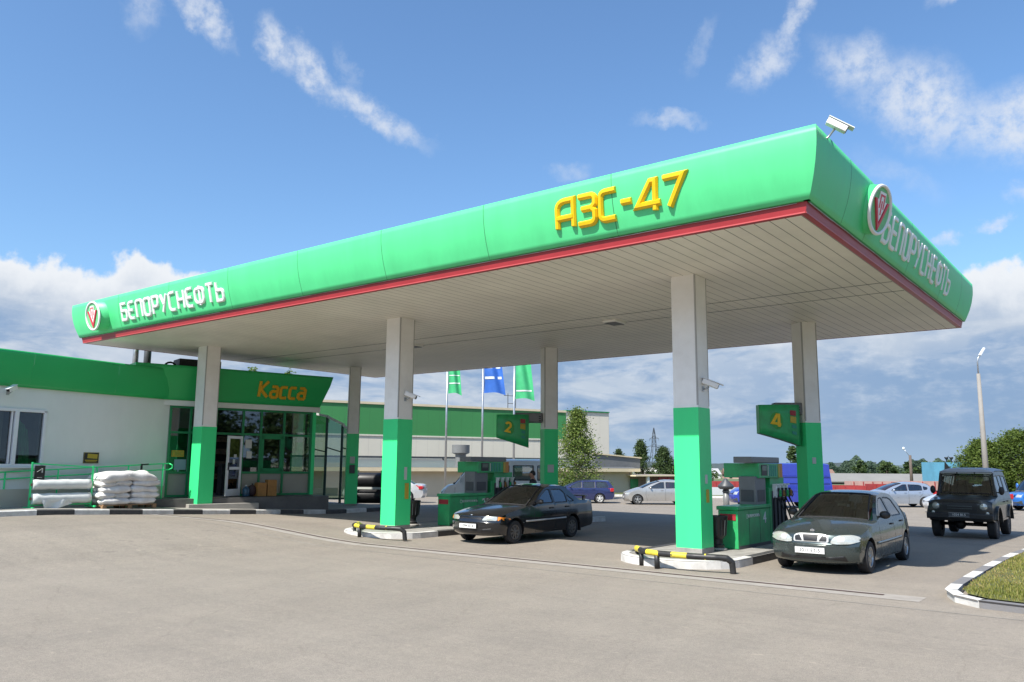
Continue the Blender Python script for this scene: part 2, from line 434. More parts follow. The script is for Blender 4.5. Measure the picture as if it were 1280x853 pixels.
def text_mesh(name, txt, size, m, parent, loc, rot, ext=.002, align='CENTER', sx=1.):
    cu = bpy.data.curves.new(name, 'FONT'); cu.body = txt; cu.size = size; cu.extrude = ext; cu.align_x = align; cu.align_y = 'CENTER'
    t = bpy.data.objects.new(name, cu); COL.objects.link(t)
    dg = bpy.context.evaluated_depsgraph_get(); me = bpy.data.meshes.new_from_object(t.evaluated_get(dg))
    bpy.data.objects.remove(t); bpy.data.curves.remove(cu)
    me.name = name; me.materials.clear(); me.materials.append(m)
    o = bpy.data.objects.new(name, me); COL.objects.link(o); o.parent = parent; o.location = loc; o.rotation_euler = rot; o.scale = (sx, 1, 1)
    return o

# ------------------------------------------------------------------ camera, light, sky
cam = bpy.data.cameras.new('camera'); co = bpy.data.objects.new('camera', cam); COL.objects.link(co)
cam.sensor_width = 36; cam.lens = 1013.58 / 1280 * 36; cam.clip_end = 12000; cam.clip_start = .1
_y, _p, _r = R(-38.026), R(8.608), R(.46)
F0 = Vector((math.sin(_y), math.cos(_y), 0)); R0 = Vector((math.cos(_y), -math.sin(_y), 0)); U0 = Vector((0, 0, 1))
Fw = F0 * math.cos(_p) + U0 * math.sin(_p); Up = -F0 * math.sin(_p) + U0 * math.cos(_p)
Rt_ = R0 * math.cos(_r) + Up * math.sin(_r); U2 = -R0 * math.sin(_r) + Up * math.cos(_r)
mw = Matrix((Rt_, U2, -Fw)).transposed().to_4x4(); mw.translation = Vector((7.226, -15.438, 1.9))
co.matrix_world = mw
scene.camera = co

SUN = Vector((-.06, -1.0, 1.20)).normalized()
sl = bpy.data.lights.new('sun', 'SUN'); sl.energy = 4.4; sl.angle = R(.53); sl.color = (1, .955, .88)
so = bpy.data.objects.new('sun', sl); COL.objects.link(so); so.rotation_euler = SUN.to_track_quat('Z', 'Y').to_euler(); so.location = (0, -20, 30)

def build_world():
    w = bpy.data.worlds.new('World'); scene.world = w; w.use_nodes = True
    nt = w.node_tree; N, L = nt.nodes, nt.links; N.clear()
    out = N.new('ShaderNodeOutputWorld'); bg = N.new('ShaderNodeBackground'); bg.inputs[1].default_value = .088
    L.new(bg.outputs[0], out.inputs[0])
    sky = N.new('ShaderNodeTexSky'); sky.sky_type = 'NISHITA'; sky.sun_disc = False
    sky.sun_elevation = math.asin(SUN.z); sky.sun_rotation = math.atan2(SUN.x, SUN.y)
    sky.altitude = 200; sky.air_density = 1.1; sky.dust_density = 1.4; sky.ozone_density = 1.6
    def mth(op, a, b=None, c=None, clamp=False):
        n = N.new('ShaderNodeMath'); n.operation = op; n.use_clamp = clamp
        for i, x in enumerate((a, b, c)):
            if x is None: continue
            if isinstance(x, (int, float)): n.inputs[i].default_value = x
            else: L.new(x, n.inputs[i])
        return n.outputs[0]
    def ss(x, lo, hi):
        n = N.new('ShaderNodeMapRange'); n.interpolation_type = 'SMOOTHSTEP'; n.inputs[1].default_value = lo; n.inputs[2].default_value = hi
        L.new(x, n.inputs[0]); return n.outputs[0]
    def comb(x, y, z=0.):
        n = N.new('ShaderNodeCombineXYZ')
        for i, q in enumerate((x, y, z)):
            if isinstance(q, (int, float)): n.inputs[i].default_value = q
            else: L.new(q, n.inputs[i])
        return n.outputs[0]
    def noise(v, sc, det=8, ro=.6, dist=0.):
        n = N.new('ShaderNodeTexNoise'); n.inputs['Scale'].default_value = sc; n.inputs['Detail'].default_value = det
        n.inputs['Roughness'].default_value = ro; n.inputs['Distortion'].default_value = dist; L.new(v, n.inputs[0]); return n
    tc = N.new('ShaderNodeTexCoord'); nrm = N.new('ShaderNodeVectorMath'); nrm.operation = 'NORMALIZE'; L.new(tc.outputs['Generated'], nrm.inputs[0])
    sp = N.new('ShaderNodeSeparateXYZ'); L.new(nrm.outputs[0], sp.inputs[0])
    az = mth('MULTIPLY', mth('ARCTAN2', sp.outputs[0], sp.outputs[1]), 180 / math.pi)
    el = mth('MULTIPLY', mth('ARCSINE', sp.outputs[2]), 180 / math.pi)
    P = comb(az, el)
    # ragged displacement of the cloud coordinates
    nz = noise(P, .28, 9, .66); nd = N.new('ShaderNodeVectorMath'); nd.operation = 'SUBTRACT'; L.new(nz.outputs['Color'], nd.inputs[0]); nd.inputs[1].default_value = (.5, .5, .5)
    sc_ = N.new('ShaderNodeVectorMath'); sc_.operation = 'MULTIPLY'; L.new(nd.outputs[0], sc_.inputs[0]); sc_.inputs[1].default_value = (4.5, 3.2, 0)
    Pw = N.new('ShaderNodeVectorMath'); Pw.operation = 'ADD'; L.new(P, Pw.inputs[0]); L.new(sc_.outputs[0], Pw.inputs[1])
    fine = noise(P, .9, 9, .65).outputs[0]
    blobs = [  # az, el, half-length, half-height, tilt, density : wisps and puffs of the upper sky
        (-60.2, 28.2, 2.3, .8, -35, .9), (-64.3, 28.6, 1.2, 1.6, 0, .5), (-55.4, 27.6, 1.7, 1.0, -55, .95), (-53.1, 26.2, 2.6, .95, -38, .95),
        (-48.4, 23.8, 4.2, .80, -24, .9), (-50.2, 26.3, 1.6, .5, -60, .25), (-19.8, 26.4, 1.9, 1.3, 40, .85), (-17.6, 28.8, 2.8, .9, 55, .8),
        (-13.6, 25.4, 2.9, 1.5, -25, .85), (-9.8, 22.4, 4.2, 2.3, -35, 1.), (-5.0, 20.4, 4.2, 1.9, -8, 1.), (-26.3, 23.5, 2.2, .45, -5, .6),
        (-33.9, 20.6, 1.3, .6, 10, .4), (-9.3, 14.1, .9, .5, 5, .9), (-6.4, 14.8, .9, .35, 20, .8), (-7.6, 28.6, 1.7, .5, 5, .6), (-4.6, 16.4, 1.4, .6, -10, .6),
        (-19.5, 20.0, 2.6, .6, 20, .2), (-12, 18.5, 3.0, .8, -30, .25), (-24, 28, 2, .6, 60, .25), (4, 23, 6, 2, 10, .8), (-84, 22, 7, 2, -15, .7), (18, 30, 7, 2, 25, .7), (60, 35, 16, 4, 10, .6), (140, 40, 25, 6, 0, .6), (-150, 45, 22, 6, 30, .6)]
    total = None
    for a, e, rl, rh, tilt, dens in blobs:
        mp = N.new('ShaderNodeMapping'); mp.vector_type = 'TEXTURE'
        mp.inputs['Location'].default_value = (a, e, 0); mp.inputs['Rotation'].default_value = (0, 0, R(tilt)); mp.inputs['Scale'].default_value = (rl, rh, 1)
        L.new(Pw.outputs[0], mp.inputs[0])
        ln = N.new('ShaderNodeVectorMath'); ln.operation = 'LENGTH'; L.new(mp.outputs[0], ln.inputs[0])
        m = mth('MULTIPLY', ss(ln.outputs['Value'], 1.45, .25), dens)
        total = m if total is None else mth('MAXIMUM', total, m)
    wisp = mth('MULTIPLY', total, ss(fine, .16, .68))
    # the low bank: cumulus tops, grey streaks beneath
    edge = noise(comb(az, mth('MULTIPLY', el, .8)), .20, 9, .58).outputs[0]
    top = mth('ADD', mth('MULTIPLY', edge, 7.0), 8.9)
    hole = mth('MULTIPLY', ss(az, -26, -18), mth('MULTIPLY', ss(az, -9, -14), 1.6))
    top = mth('SUBTRACT', top, hole)
    bank = ss(mth('SUBTRACT', top, el), -.12, .55)
    rel = mth('SUBTRACT', top, el)
    st = noise(comb(mth('MULTIPLY', az, .35), mth('MULTIPLY', el, 1.5)), .35, 8, .6, .6).outputs[0]
    st2 = noise(comb(mth('MULTIPLY', az, .5), mth('MULTIPLY', el, 1.1)), .9, 7, .6).outputs[0]
    def rgb(c): n = N.new('ShaderNodeRGB'); n.outputs[0].default_value = (*c, 1); return n.outputs[0]
    def mix(f, a, b):
        n = N.new('ShaderNodeMix'); n.data_type = 'RGBA'; L.new(f, n.inputs[0]); L.new(a, n.inputs[6]); L.new(b, n.inputs[7]); return n.outputs[2]
    K = 1 / .088
    white = rgb((.49 * K, .505 * K, .525 * K)); lgrey = rgb((.31 * K, .35 * K, .41 * K)); dblue = rgb((.150 * K, .222 * K, .34 * K)); haze = rgb((.20 * K, .28 * K, .385 * K))
    body = mix(ss(rel, .4, 3.2), white, lgrey)
    body = mix(mth('MULTIPLY', mth('MAXIMUM', ss(st, .36, .62), mth('MULTIPLY', ss(az, -36, -12), ss(el, 9.5, 5.5))), ss(rel, 1.6, 5.0)), body, dblue)
    body = mix(mth('MULTIPLY', mth('MULTIPLY', ss(st2, .42, .86), .5), ss(el, 0., 5.0)), body, white)
    body = mix(ss(el, 3.0, 0.), body, haze)
    blue = N.new('ShaderNodeMix'); blue.data_type = 'RGBA'; blue.blend_type = 'MULTIPLY'; blue.inputs[0].default_value = 1.
    L.new(sky.outputs[0], blue.inputs[6]); blue.inputs[7].default_value = (.86, 1.10, 1.30, 1)
    c = mix(mth('MULTIPLY', wisp, .88), blue.outputs[2], rgb((.42 * K, .45 * K, .50 * K)))
    c = mix(mth('MULTIPLY', bank, .97), c, body)
    L.new(c, bg.inputs[0])
build_world()
vs = scene.view_settings
scene.display_settings.display_device = 'sRGB'
vs.view_transform = 'Standard'; vs.look = 'None'; vs.exposure = .85; vs.gamma = 1; vs.use_curve_mapping = False
scene.cycles.max_bounces = 8; scene.cycles.transparent_max_bounces = 12; scene.cycles.caustics_reflective = False; scene.cycles.caustics_refractive = False
# ------------------------------------------------------------------ ground and paving
def sstep(a, b, x): return smooth01((x - a) / (b - a))
def gz(x, y):
    A = sstep(-7.2, -13.5, x) if x < -7.2 else 0.
    A = smooth01((-7.2 - x) / 6.3)
    B = max(0., min(.40, .19 - .04 * y))
    if y < -8: B *= max(0., 1 - (-8 - y) / 14)
    if x < -30: A *= max(0., 1 - (-30 - x) / 20)
    back = -.024 * max(0., min(20., y - 8))
    return A * B + back

def sheet(name, m, xs, ys, dz, kind='structure', zf=gz):
    b = MB(); g = [[b.v((x, y, zf(x, y) + dz)) for y in ys] for x in xs]
    for i in range(len(xs) - 1):
        for j in range(len(ys) - 1): b.f([g[i][j], g[i + 1][j], g[i + 1][j + 1], g[i][j + 1]], True)
    o = b.build(name, m); tag(o, kind=kind); return o
def frange(a, b, s):
    n = max(1, round((b - a) / s)); return [a + (b - a) * i / n for i in range(n + 1)]
xs = [-4000, -1500, -600, -250, -120, -80] + frange(-60, 20, 1.0) + [30, 45, 70, 120, 300, 900, 4000]
ys = [-4000, -1000, -300, -100, -60] + frange(-40, 60, 1.0) + [75, 100, 160, 300, 700, 1600, 5000]
sheet('ground', M['asphalt'], xs, ys, 0)
# open land beyond the yard
sheet('grass_field', M['field'], [-3500, -1000, -300, -120, -60, 0, 40, 120, 400, 3500], [62, 80, 120, 200, 500, 1500, 4500], .03)
sheet('concrete_strip', M['conc_l'], frange(-16.9, 4.45, .6), [-2.46, -2.2, -1.94], .004)
sheet('drain_grating', M['rust'], frange(-16.9, 3.9, .6), [-2.15, -2.06], .009)
sheet('road_joint', M['conc'], frange(-16.9, 20, .8), [-3.12, -3.10], .004)

def curb_run(name, pts, mats_, w=.18, h=.13, z=gz, bev=.025, parent=None):
    """kerb of blocks along points [(x, y)], alternating materials"""
    b = MB()
    for i, (p, q) in enumerate(zip(pts, pts[1:])):
        b.mi = i % len(mats_)
        a, c = Vector((*p, 0)), Vector((*q, 0)); d = (c - a).normalized(); n = Vector((-d.y, d.x, 0))
        a2, c2 = a + d * .004, c - d * .004
        prof = [(0, -.1), (0, h - bev), (bev, h), (w, h), (w, -.1)]
        A = [b.v(a2 + n * s + Vector((0, 0, z(p[0], p[1]) + t))) for s, t in prof]
        C = [b.v(c2 + n * s + Vector((0, 0, z(q[0], q[1]) + t))) for s, t in prof]
        for k in range(4): b.f([A[k], A[k + 1], C[k + 1], C[k]])
        b.f(A[::-1]); b.f(C)
    o = b.build(name, mats_, parent); return o
# kerb before the shop, one-metre blocks
kp = [(-17.0, -.55 + k) for k in range(-14, 10)]
o = curb_run('kerb', kp, [M['kwhite'], M['kblack']], h=.15); tag(o, kind='structure')
o = sheet('pavement', M['pave'], [-24, -21, -19, -18.1, -17.17], frange(-14.5, 9, .75), .148, zf=lambda x, y: gz(-17, y))
# far kerb and verge
kp = [(-40 + k * 1.5, 31.0 + k * .75) for k in range(0, 34)]
o = curb_run('kerb', kp, [M['kwhite'], M['kgrey']], h=.14); tag(o, kind='structure')
b = MB(); n = 34
for i in range(33):
    x0, y0 = -40 + i * 1.5, 31.2 + i * .75
    b.poly([(x0, y0, gz(x0, y0) + .12), (x0 + 1.5, y0 + .75, gz(x0, y0) + .12), (x0 - 1.5, y0 + 8, gz(0, 40) + .16), (x0 - 3, y0 + 7.2, gz(0, 40) + .16)])
o = b.build('grass_verge', M['grass_soil']); tag(o, kind='structure')

# grass island bottom right
gi = [(20, -2.75), (12, -2.7), (7.6, -2.62), (6.4, -2.60), (5.75, -2.56), (5.2, -2.45), (4.85, -2.12), (4.66, -1.62), (4.62, -.9), (4.62, .1), (4.62, 1.1), (4.63, 2.1), (4.65, 3.1), (4.68, 4.1), (4.72, 5.1), (4.8, 6.1), (4.9, 7.1), (5.1, 8.1)]
o = curb_run('kerb', gi, [M['kgrey'], M['kgrey'], M['kgrey'], M['kgrey'], M['kgrey'], M['kwhite'], M['kwhite'], M['kwhite'], M['kgrey'], M['kwhite'], M['kgrey'], M['kwhite'], M['kgrey'], M['kwhite'], M['kgrey'], M['kwhite'], M['kgrey']], w=-.14, h=.11)
tag(o, kind='structure')
inner = [(20, -2.56), (7.6, -2.43), (6.0, -2.38), (5.3, -2.25), (5.0, -1.95), (4.86, -1.5), (4.82, 0), (4.83, 3), (4.9, 5.5), (5.3, 8.1), (20, 8.6)]
b = MB(); b.poly([(x, y, .115) for x, y in inner]); o = b.build('grass_bed', M['grass_soil']); tag(o, kind='structure')
def inside(p, poly):
    x, y = p; c = False; j = len(poly) - 1
    for i in range(len(poly)):
        if (poly[i][1] > y) != (poly[j][1] > y) and x < (poly[j][0] - poly[i][0]) * (y - poly[i][1]) / (poly[j][1] - poly[i][1]) + poly[i][0]: c = not c
        j = i
    return c
def blades(name, poly, n, h, z0=.11, box=None, dens=None):
    rnd = random.Random(5); me_v, me_f, sh = [], [], []
    x0 = min(p[0] for p in poly); x1 = max(p[0] for p in poly); y0 = min(p[1] for p in poly); y1 = max(p[1] for p in poly)
    if box: x1 = min(x1, box)
    k = 0
    while k < n:
        x, y = rnd.uniform(x0, x1), rnd.uniform(y0, y1)
        if not inside((x, y), poly): continue
        cl = .5 + .5 * math.sin(x * 2.1 + 1.3 * math.sin(y * 1.7)) * math.cos(y * 1.5 + x)
        if rnd.random() > .45 + .55 * cl: continue
        hh = h * rnd.uniform(.45, 1.2) * (.7 + .5 * cl); a = rnd.uniform(0, 6.28); w = rnd.uniform(.006, .013); ln = rnd.uniform(0, .5) * hh
        dx, dy = math.cos(a), math.sin(a); i = len(me_v)
        me_v += [(x - dy * w, y + dx * w, z0), (x + dy * w, y - dx * w, z0), (x + dx * ln, y + dy * ln, z0 + hh)]
        me_f.append((i, i + 1, i + 2)); sh.append(max(0, min(1, rnd.gauss(.35 + .4 * (1 - cl), .2)))); k += 1
    me = bpy.data.meshes.new(name); me.from_pydata(me_v, [], me_f); me.materials.append(M['blade'])
    at = me.attributes.new('shade', 'FLOAT', 'FACE'); at.data.foreach_set('value', sh)
    o = bpy.data.objects.new(name, me); COL.objects.link(o); tag(o, 'short patchy green and yellowed grass inside the kerbed bed', 'grass', kind='stuff'); return o
blades('grass', inner, 60000, .045, box=9.5)

# ------------------------------------------------------------------ canopy
CX0, CX1, CY0, CY1, CZ = -21.33, 3.228, -2.794, 10.622, 5.87
M['soffit'] = ribbed('soffit_lamella', (.86, .82, .73), 'X', .262, .04, .26, .5, .05, .5, .6, dirt=(.66, .63, .56))
canopy = thing('canopy', 'long green and red filling station canopy on six square columns', 'canopy', (0, 0, 0))
def fprof(t):   # t 0..1 -> (outset, z)
    return (interpl([(0, .105), (.15, .17), (.32, .235), (.5, .285), (.7, .322), (.85, .335), (1, .33)], t), 6.055 + 1.11 * t)
def d_at(z): return fprof(max(0, min(1, (z - 6.055) / 1.11)))[0]
part('soffit', M['soffit'], canopy, lambda b: b.box(((CX0 + CX1) / 2, (CY0 + CY1) / 2, CZ + .06), (CX1 - CX0 - .14, CY1 - CY0 - .14, .12)))
def joints(b):
    for y in (3.15, 4.25): b.box(((CX0 + CX1) / 2, y, CZ - .002), (CX1 - CX0 - .2, .022, .008))
part('soffit_joint', M['dgrey'], canopy, joints)
def red(b):
    for (a, c) in (((CX0, CY0), (CX1, CY0)), ((CX1, CY0), (CX1, CY1)), ((CX1, CY1), (CX0, CY1)), ((CX0, CY1), (CX0, CY0))):
        d = Vector((c[0] - a[0], c[1] - a[1], 0)).normalized(); nrm = Vector((d.y, -d.x, 0))
        def P(q, s, z, e): return (q[0] + nrm.x * s + d.x * e * 0, q[1] + nrm.y * s, z)
        sx = [(-.07, 0.), (.012, 0.), (.05, .17), (.05, .185)]
        cs = []
        for q, sg in ((a, -1), (c, 1)):
            cs.append([b.v((q[0] + nrm.x * s + d.x * s * sg, q[1] + nrm.y * s + d.y * s * sg, CZ - .004 + z)) for s, z in sx])
        for k in range(3): b.f([cs[0][k], cs[1][k], cs[1][k + 1], cs[0][k + 1]])
part('red_band', M['red'], canopy, red)
def redtrim(b):
    for y in (CY0 - .016,): b.box(((CX0 + CX1) / 2, y, CZ + .012), (CX1 - CX0 + .02, .02, .022))
    b.box((CX1 + .016, (CY0 + CY1) / 2, CZ + .012), (.02, CY1 - CY0 + .02, .022))
part('red_trim', M['redlite'], canopy, redtrim)
def gapb(b):
    b.box(((CX0 + CX1) / 2, (CY0 + CY1) / 2, CZ + .195), (CX1 - CX0 + .06, CY1 - CY0 + .06, .05))
part('shadow_gap', M['black'], canopy, gapb)
def wires(b):
    for k in range(12):
        x0 = lerp(CX0 + .3, CX1 - .1, k / 12); x1 = lerp(CX0 + .3, CX1 - .1, (k + 1) / 12)
        b.tube([(x0, CY0 - .075, CZ + .165), ((x0 + x1) / 2, CY0 - .075, CZ + .161), (x1, CY0 - .075, CZ + .165)], .006, 5)
    for k in range(7):
        y0 = lerp(CY0, CY1, k / 7); y1 = lerp(CY0, CY1, (k + 1) / 7)
        b.tube([(CX1 + .075, y0, CZ + .165), (CX1 + .075, (y0 + y1) / 2, CZ + .155), (CX1 + .075, y1, CZ + .165)], .008, 5)
part('cable', M['steel'], canopy, wires)
M['joint'] = mat('joint_dark_green', (.02, .16, .06), .6)
# green fascia in panels, rounded profile
def fascia_run(a, c, joints_):
    d = Vector((c[0] - a[0], c[1] - a[1], 0)).normalized(); nrm = Vector((d.y, -d.x, 0)); Ln = (Vector(c) - Vector(a)).length
    cuts = [0] + joints_ + [Ln]
    for i, (s0, s1) in enumerate(zip(cuts, cuts[1:])):
        b = MB(); n = 10; rows = []
        for k in range(n + 1):
            o_, z = fprof(k / n)
            e0 = (-o_ if i == 0 else .004); e1 = (o_ if i == len(cuts) - 2 else -.004)
            rows.append([b.v((a[0] + d.x * (s0 + e0) + nrm.x * o_, a[1] + d.y * (s0 + e0) + nrm.y * o_, z)), b.v((a[0] + d.x * (s1 + e1) + nrm.x * o_, a[1] + d.y * (s1 + e1) + nrm.y * o_, z))])
        for p, q in zip(rows, rows[1:]): b.f([p[0], p[1], q[1], q[0]], True)
        # return flange and back
        t = [b.v((p.co.x - nrm.x * .1, p.co.y - nrm.y * .1, p.co.z)) for p in rows[-1]]
        b.f([rows[-1][0], rows[-1][1], t[1], t[0]])
        u = [b.v((p.co.x - nrm.x * .1, p.co.y - nrm.y * .1, p.co.z)) for p in rows[0]]
        b.f([rows[0][1], rows[0][0], u[0], u[1]])
        b.build('fascia_panel', M['green_fascia'], canopy)
        if i:
            b = MB(); rr = [[b.v((a[0] + d.x * (s0 + w_) + nrm.x * (fprof(k / n)[0] + .0012), a[1] + d.y * (s0 + w_) + nrm.y * (fprof(k / n)[0] + .0012), fprof(k / n)[1])) for k in range(n + 1)] for w_ in (-.007, .007)]
            for k in range(n): b.f([rr[0][k], rr[1][k], rr[1][k + 1], rr[0][k + 1]], True)
            b.build('panel_joint', M['joint'], canopy)
W_, H_ = CX1 - CX0, CY1 - CY0
fascia_run((CX0, CY0), (CX1, CY0), [2.9 + 3.05 * k for k in range(7)])
fascia_run((CX1, CY0), (CX1, CY1), [1.55, 2.9, 6.2, 9.6, 12.0])
fascia_run((CX1, CY1), (CX0, CY1), [3.05 * k for k in range(1, 8)])
fascia_run((CX0, CY1), (CX0, CY0), [3.05 * k for k in range(1, 4)])
part('roof_deck', M['roofgrey'], canopy, lambda b: b.box(((CX0 + CX1) / 2, (CY0 + CY1) / 2, 6.75), (W_ + .34, H_ + .34, .1)))
def fas_front(x0, z0):
    return lambda a, c, d: (x0 + a, CY0 - d_at(z0 + c) - d, z0 + c)
def fas_east(y0, z0):
    return lambda a, c, d: (CX1 + d_at(z0 + c) + d, y0 + a, z0 + c)
b = MB(); write(b, 'АЗС-47', fas_front(-1.37, 6.35), .50, w=.225, gap=.25, italic=.10, ridge=.5, depth=.07, condense=1.22)
b.build('lettering', M['yellow'], canopy)['label'] = 'raised yellow characters on the front fascia'
b = MB(); write(b, 'БЕЛОРУСНЕФТЬ', fas_front(-18.22, 6.32), .50, w=.185, gap=.32, ridge=.35, depth=.05, condense=1.16)
b.build('lettering', M['letter'], canopy)['label'] = 'raised white characters on the front fascia'
b = MB(); write(b, 'БЕЛОРУСНЕФТЬ', fas_east(1.12, 6.29), .58, w=.15, gap=.33, ridge=.3, depth=.03, condense=1.12)
b.build('lettering', M['letter'], canopy)['label'] = 'raised white characters on the right fascia'
def emblem(fn, out):
    """fn(a, b, d): disc plane; a right, b up, d outwards"""
    r = .47
    b = MB(); n = 40
    P0 = [b.v(fn(r * math.cos(2 * math.pi * k / n), r * math.sin(2 * math.pi * k / n), -.5)) for k in range(n)]
    P1 = [b.v(fn(r * math.cos(2 * math.pi * k / n), r * math.sin(2 * math.pi * k / n), out)) for k in range(n)]
    for k in range(n): b.f([P0[k], P0[(k + 1) % n], P1[(k + 1) % n], P1[k]], True)
    b.f(P1)
    em = b.build('emblem_drum', M['green_fascia'], canopy)
    b = MB()
    b.f([b.v(fn(.42 * math.cos(2 * math.pi * k / n), .42 * math.sin(2 * math.pi * k / n), out + .012)) for k in range(n)])
    b.build('emblem_disc', M['emgreen'], em)
    b = MB()
    rr = [(.42, 0), (.425, .04), (.47, .04), (.482, 0)]
    g = [[b.v(fn(q * math.cos(2 * math.pi * k / n), q * math.sin(2 * math.pi * k / n), out + .004 + h)) for k in range(n)] for q, h in rr]
    for p, q in zip(g, g[1:]):
        for k in range(n): b.f([p[k], p[(k + 1) % n], q[(k + 1) % n], q[k]], True)
    b.build('emblem_ring', M['letter'], em)
    b = MB(); f2 = lambda a, c, d: fn(a, c, out + .014 + d)
    b.prism([(-.31, .17), (-.235, .17), (0, -.27), (.235, .17), (.31, .17), (.0, -.39)], f2, 0, .03)
    b.build('emblem_mark', M['emred'], em)
    b = MB()
    b.prism([(-.21, .17), (-.13, .17), (-.13, .33), (.13, .33), (.13, .17), (.21, .17), (0, -.22)], f2, 0, .018)
    b.build('emblem_field', M['letter'], em)
    b = MB()
    for x0, x1, y0, y1 in ((-.10, -.065, .02, .24), (-.018, .018, -.10, .16), (.065, .10, .02, .24)): b.prism([(x0, y1), (x1, y1), (x1, y0), (x0, y0)], f2, 0, .024)
    b.prism([(-.10, .28), (.10, .28), (.10, .245), (-.10, .245)], f2, 0, .024)
    b.build('emblem_stripes', M['emred'], em)
def disc_frame(c, nrm, k=1.):
    c, nz = Vector(c), Vector(nrm).normalized(); ax = Vector((0, 0, 1)).cross(nz).normalized(); ay = nz.cross(ax)
    return lambda a, b_, d: tuple(c + ax * a * k + ay * b_ * k + nz * d)
emblem(disc_frame((-19.55, CY0 - .26, 6.60), (0, -1, -.17)), .30)
emblem(disc_frame((CX1 + .26, .14, 6.64), (1, -.14, -.26), .98), .17)
def lamp(b): b.box((-4.31, 3.97, CZ - .03), (.42, .62, .07), bev=.02); b.mi = 1; b.box((-4.31, 3.97, CZ - .068), (.34, .52, .012))
part('soffit_lamp', [M['white'], M['dgrey']], canopy, lamp)
def lamp2(b): b.box((-12.2, 3.97, CZ - .03), (.42, .62, .07), bev=.02); b.mi = 1; b.box((-12.2, 3.97, CZ - .068), (.34, .52, .012))
part('soffit_lamp', [M['white'], M['dgrey']], canopy, lamp2)

CGZ = 3.077
M['steel_t'] = mat('grey_corner_trim', (.38, .37, .35), .5)
def column(x, y, rz, z0, s, label):
    b = MB(); b.box((0, 0, (CZ + CGZ) / 2), (s, s, CZ - CGZ)); 
    c = b.build('column', M['white'], canopy); c.location = (x, y, 0); c.rotation_euler = (0, 0, rz); c['label'] = label
    part('cladding', M['green'], c, lambda b: b.box((0, 0, (CGZ + z0 + .1) / 2), (s + .016, s + .016, CGZ - z0 - .1)))
    part('plinth', M['conc'], c, lambda b: b.box((0, 0, z0 + .045), (s + .03, s + .03, .11), bev=.006))
    part('corner_trim', M['steel_t'], c, lambda b: [b.box((i * (s / 2 - .012), j * (s / 2 - .012), (CZ + CGZ) / 2 + .02), (.03, .03, CZ - CGZ - .05)) for i, j in ((1, -1), (1, 1), (-1, 1))])
    return c
c3 = column(-.273, .273, 0, .15, .545, 'front right column nearest the kerbed grass')
c2 = column(-9.016, .273, 0, .15, .545, 'front middle column')
c1 = column(-18.54, .273, 0, .30, .545, 'front left column before the cash desk')
b3 = column(-.18, 7.35, R(-37), .15, .47, 'rear right column with the sign 4')
b2 = column(-8.95, 7.35, R(-37), .15, .47, 'rear middle column with the sign 2')
b1 = column(-19.0, 7.35, R(-37), .12, .47, 'rear left column beside the glass wing')
part('notice', M['sticker_w'], b3, lambda b: b.box((.25, -.03, 2.05), (.012, .11, .17)))
part('notice', M['sticker_w'], b2, lambda b: b.box((.25, -.02, 1.75), (.012, .22, .26)))
part('notice', M['sticker_w'], c2, lambda b: b.box((.287, .06, 1.62), (.012, .10, .34)))
part('notice', M['sticker_y'], c2, lambda b: b.box((.287, .12, 1.15), (.012, .14, .42)))
part('notice', M['sticker_w'], c3, lambda b: b.box((.287, .0, 1.62), (.012, .10, .18)))
part('notice', M['sticker_y'], c3, lambda b: b.box((.287, .05, 1.28), (.012, .12, .26)))
def phone(b):
    b.box((.26, 0, 2.0), (.05, .20, .28), bev=.01); b.mi = 1; b.box((.27, 0, 1.63), (.08, .22, .34), bev=.01)
part('call_box', [M['sticker_w'], M['dgrey']], b1, phone)

# ------------------------------------------------------------------ pump islands
def island(cx, label, x0, x1, y0, y1, zg):
    pts = [(x0 + .0, y1), (x0, y0 + .95)] + [(lerp(x0, x1, .5) + (x1 - x0) / 2 * math.cos(R(a)), y0 + .95 + .95 * math.sin(R(a))) for a in range(195, 346, 15)] + [(x1, y0 + .95), (x1, y0 + 1.6)] + [(x1, y0 + 1.6 + k) for k in range(1, int(y1 - y0 - 1.6))] + [(x1, y1)]
    t = thing('pump_island', label, 'pump island', (0, 0, 0), group='kerbed islands under the canopy')
    b = MB(); b.poly([(x, y, .142) for x, y in pts]); b.build('slab', M['conc'], t)
    n = len(pts); cols = []
    b = MB()
    mats_ = [M['kwhite'], M['kblack'], M['conc']]
    for i in range(n):
        p, q = pts[i], pts[(i + 1) % n]
        b.mi = 0 if i < 14 else (1 if (i - 14) % 4 < 3 else 0)
        if i == 0: b.mi = 1
        if i == n - 1: b.mi = 2
        zb = -.05
        b.f([b.v((p[0], p[1], zb)), b.v((q[0], q[1], zb)), b.v((q[0], q[1], .125)), b.v((p[0], p[1], .125))])
        # rounded nose
        m = Vector(((x0 + x1) / 2, (y0 + y1) / 2)); 
        def ins(pp, d):
            c = Vector((min(max(pp[0], x0 + .95), x1 - .95), min(max(pp[1], y0 + .95), y1 - .3))); v = (c - Vector(pp)); v = v.normalized() * d if v.length > 0 else v; return (pp[0] + v.x, pp[1] + v.y)
        p1, q1 = ins(p, .03), ins(q, .03); p2, q2 = ins(p, .17), ins(q, .17)
        b.f([b.v((p[0], p[1], .125)), b.v((q[0], q[1], .125)), b.v((*q1, .150)), b.v((*p1, .150))])
        b.f([b.v((*p1, .150)), b.v((*q1, .150)), b.v((*q2, .150)), b.v((*p2, .150))])
    b.build('kerb_edge', mats_, t, merge=.0005)
    return t
island(0, 'raised concrete island of pump 4 with white and black kerb', -1.50, .95, -1.36, 8.8, 0)
island(0, 'raised concrete island of pump 2 with white and black kerb', -10.15, -7.62, -1.12, 8.8, 0)

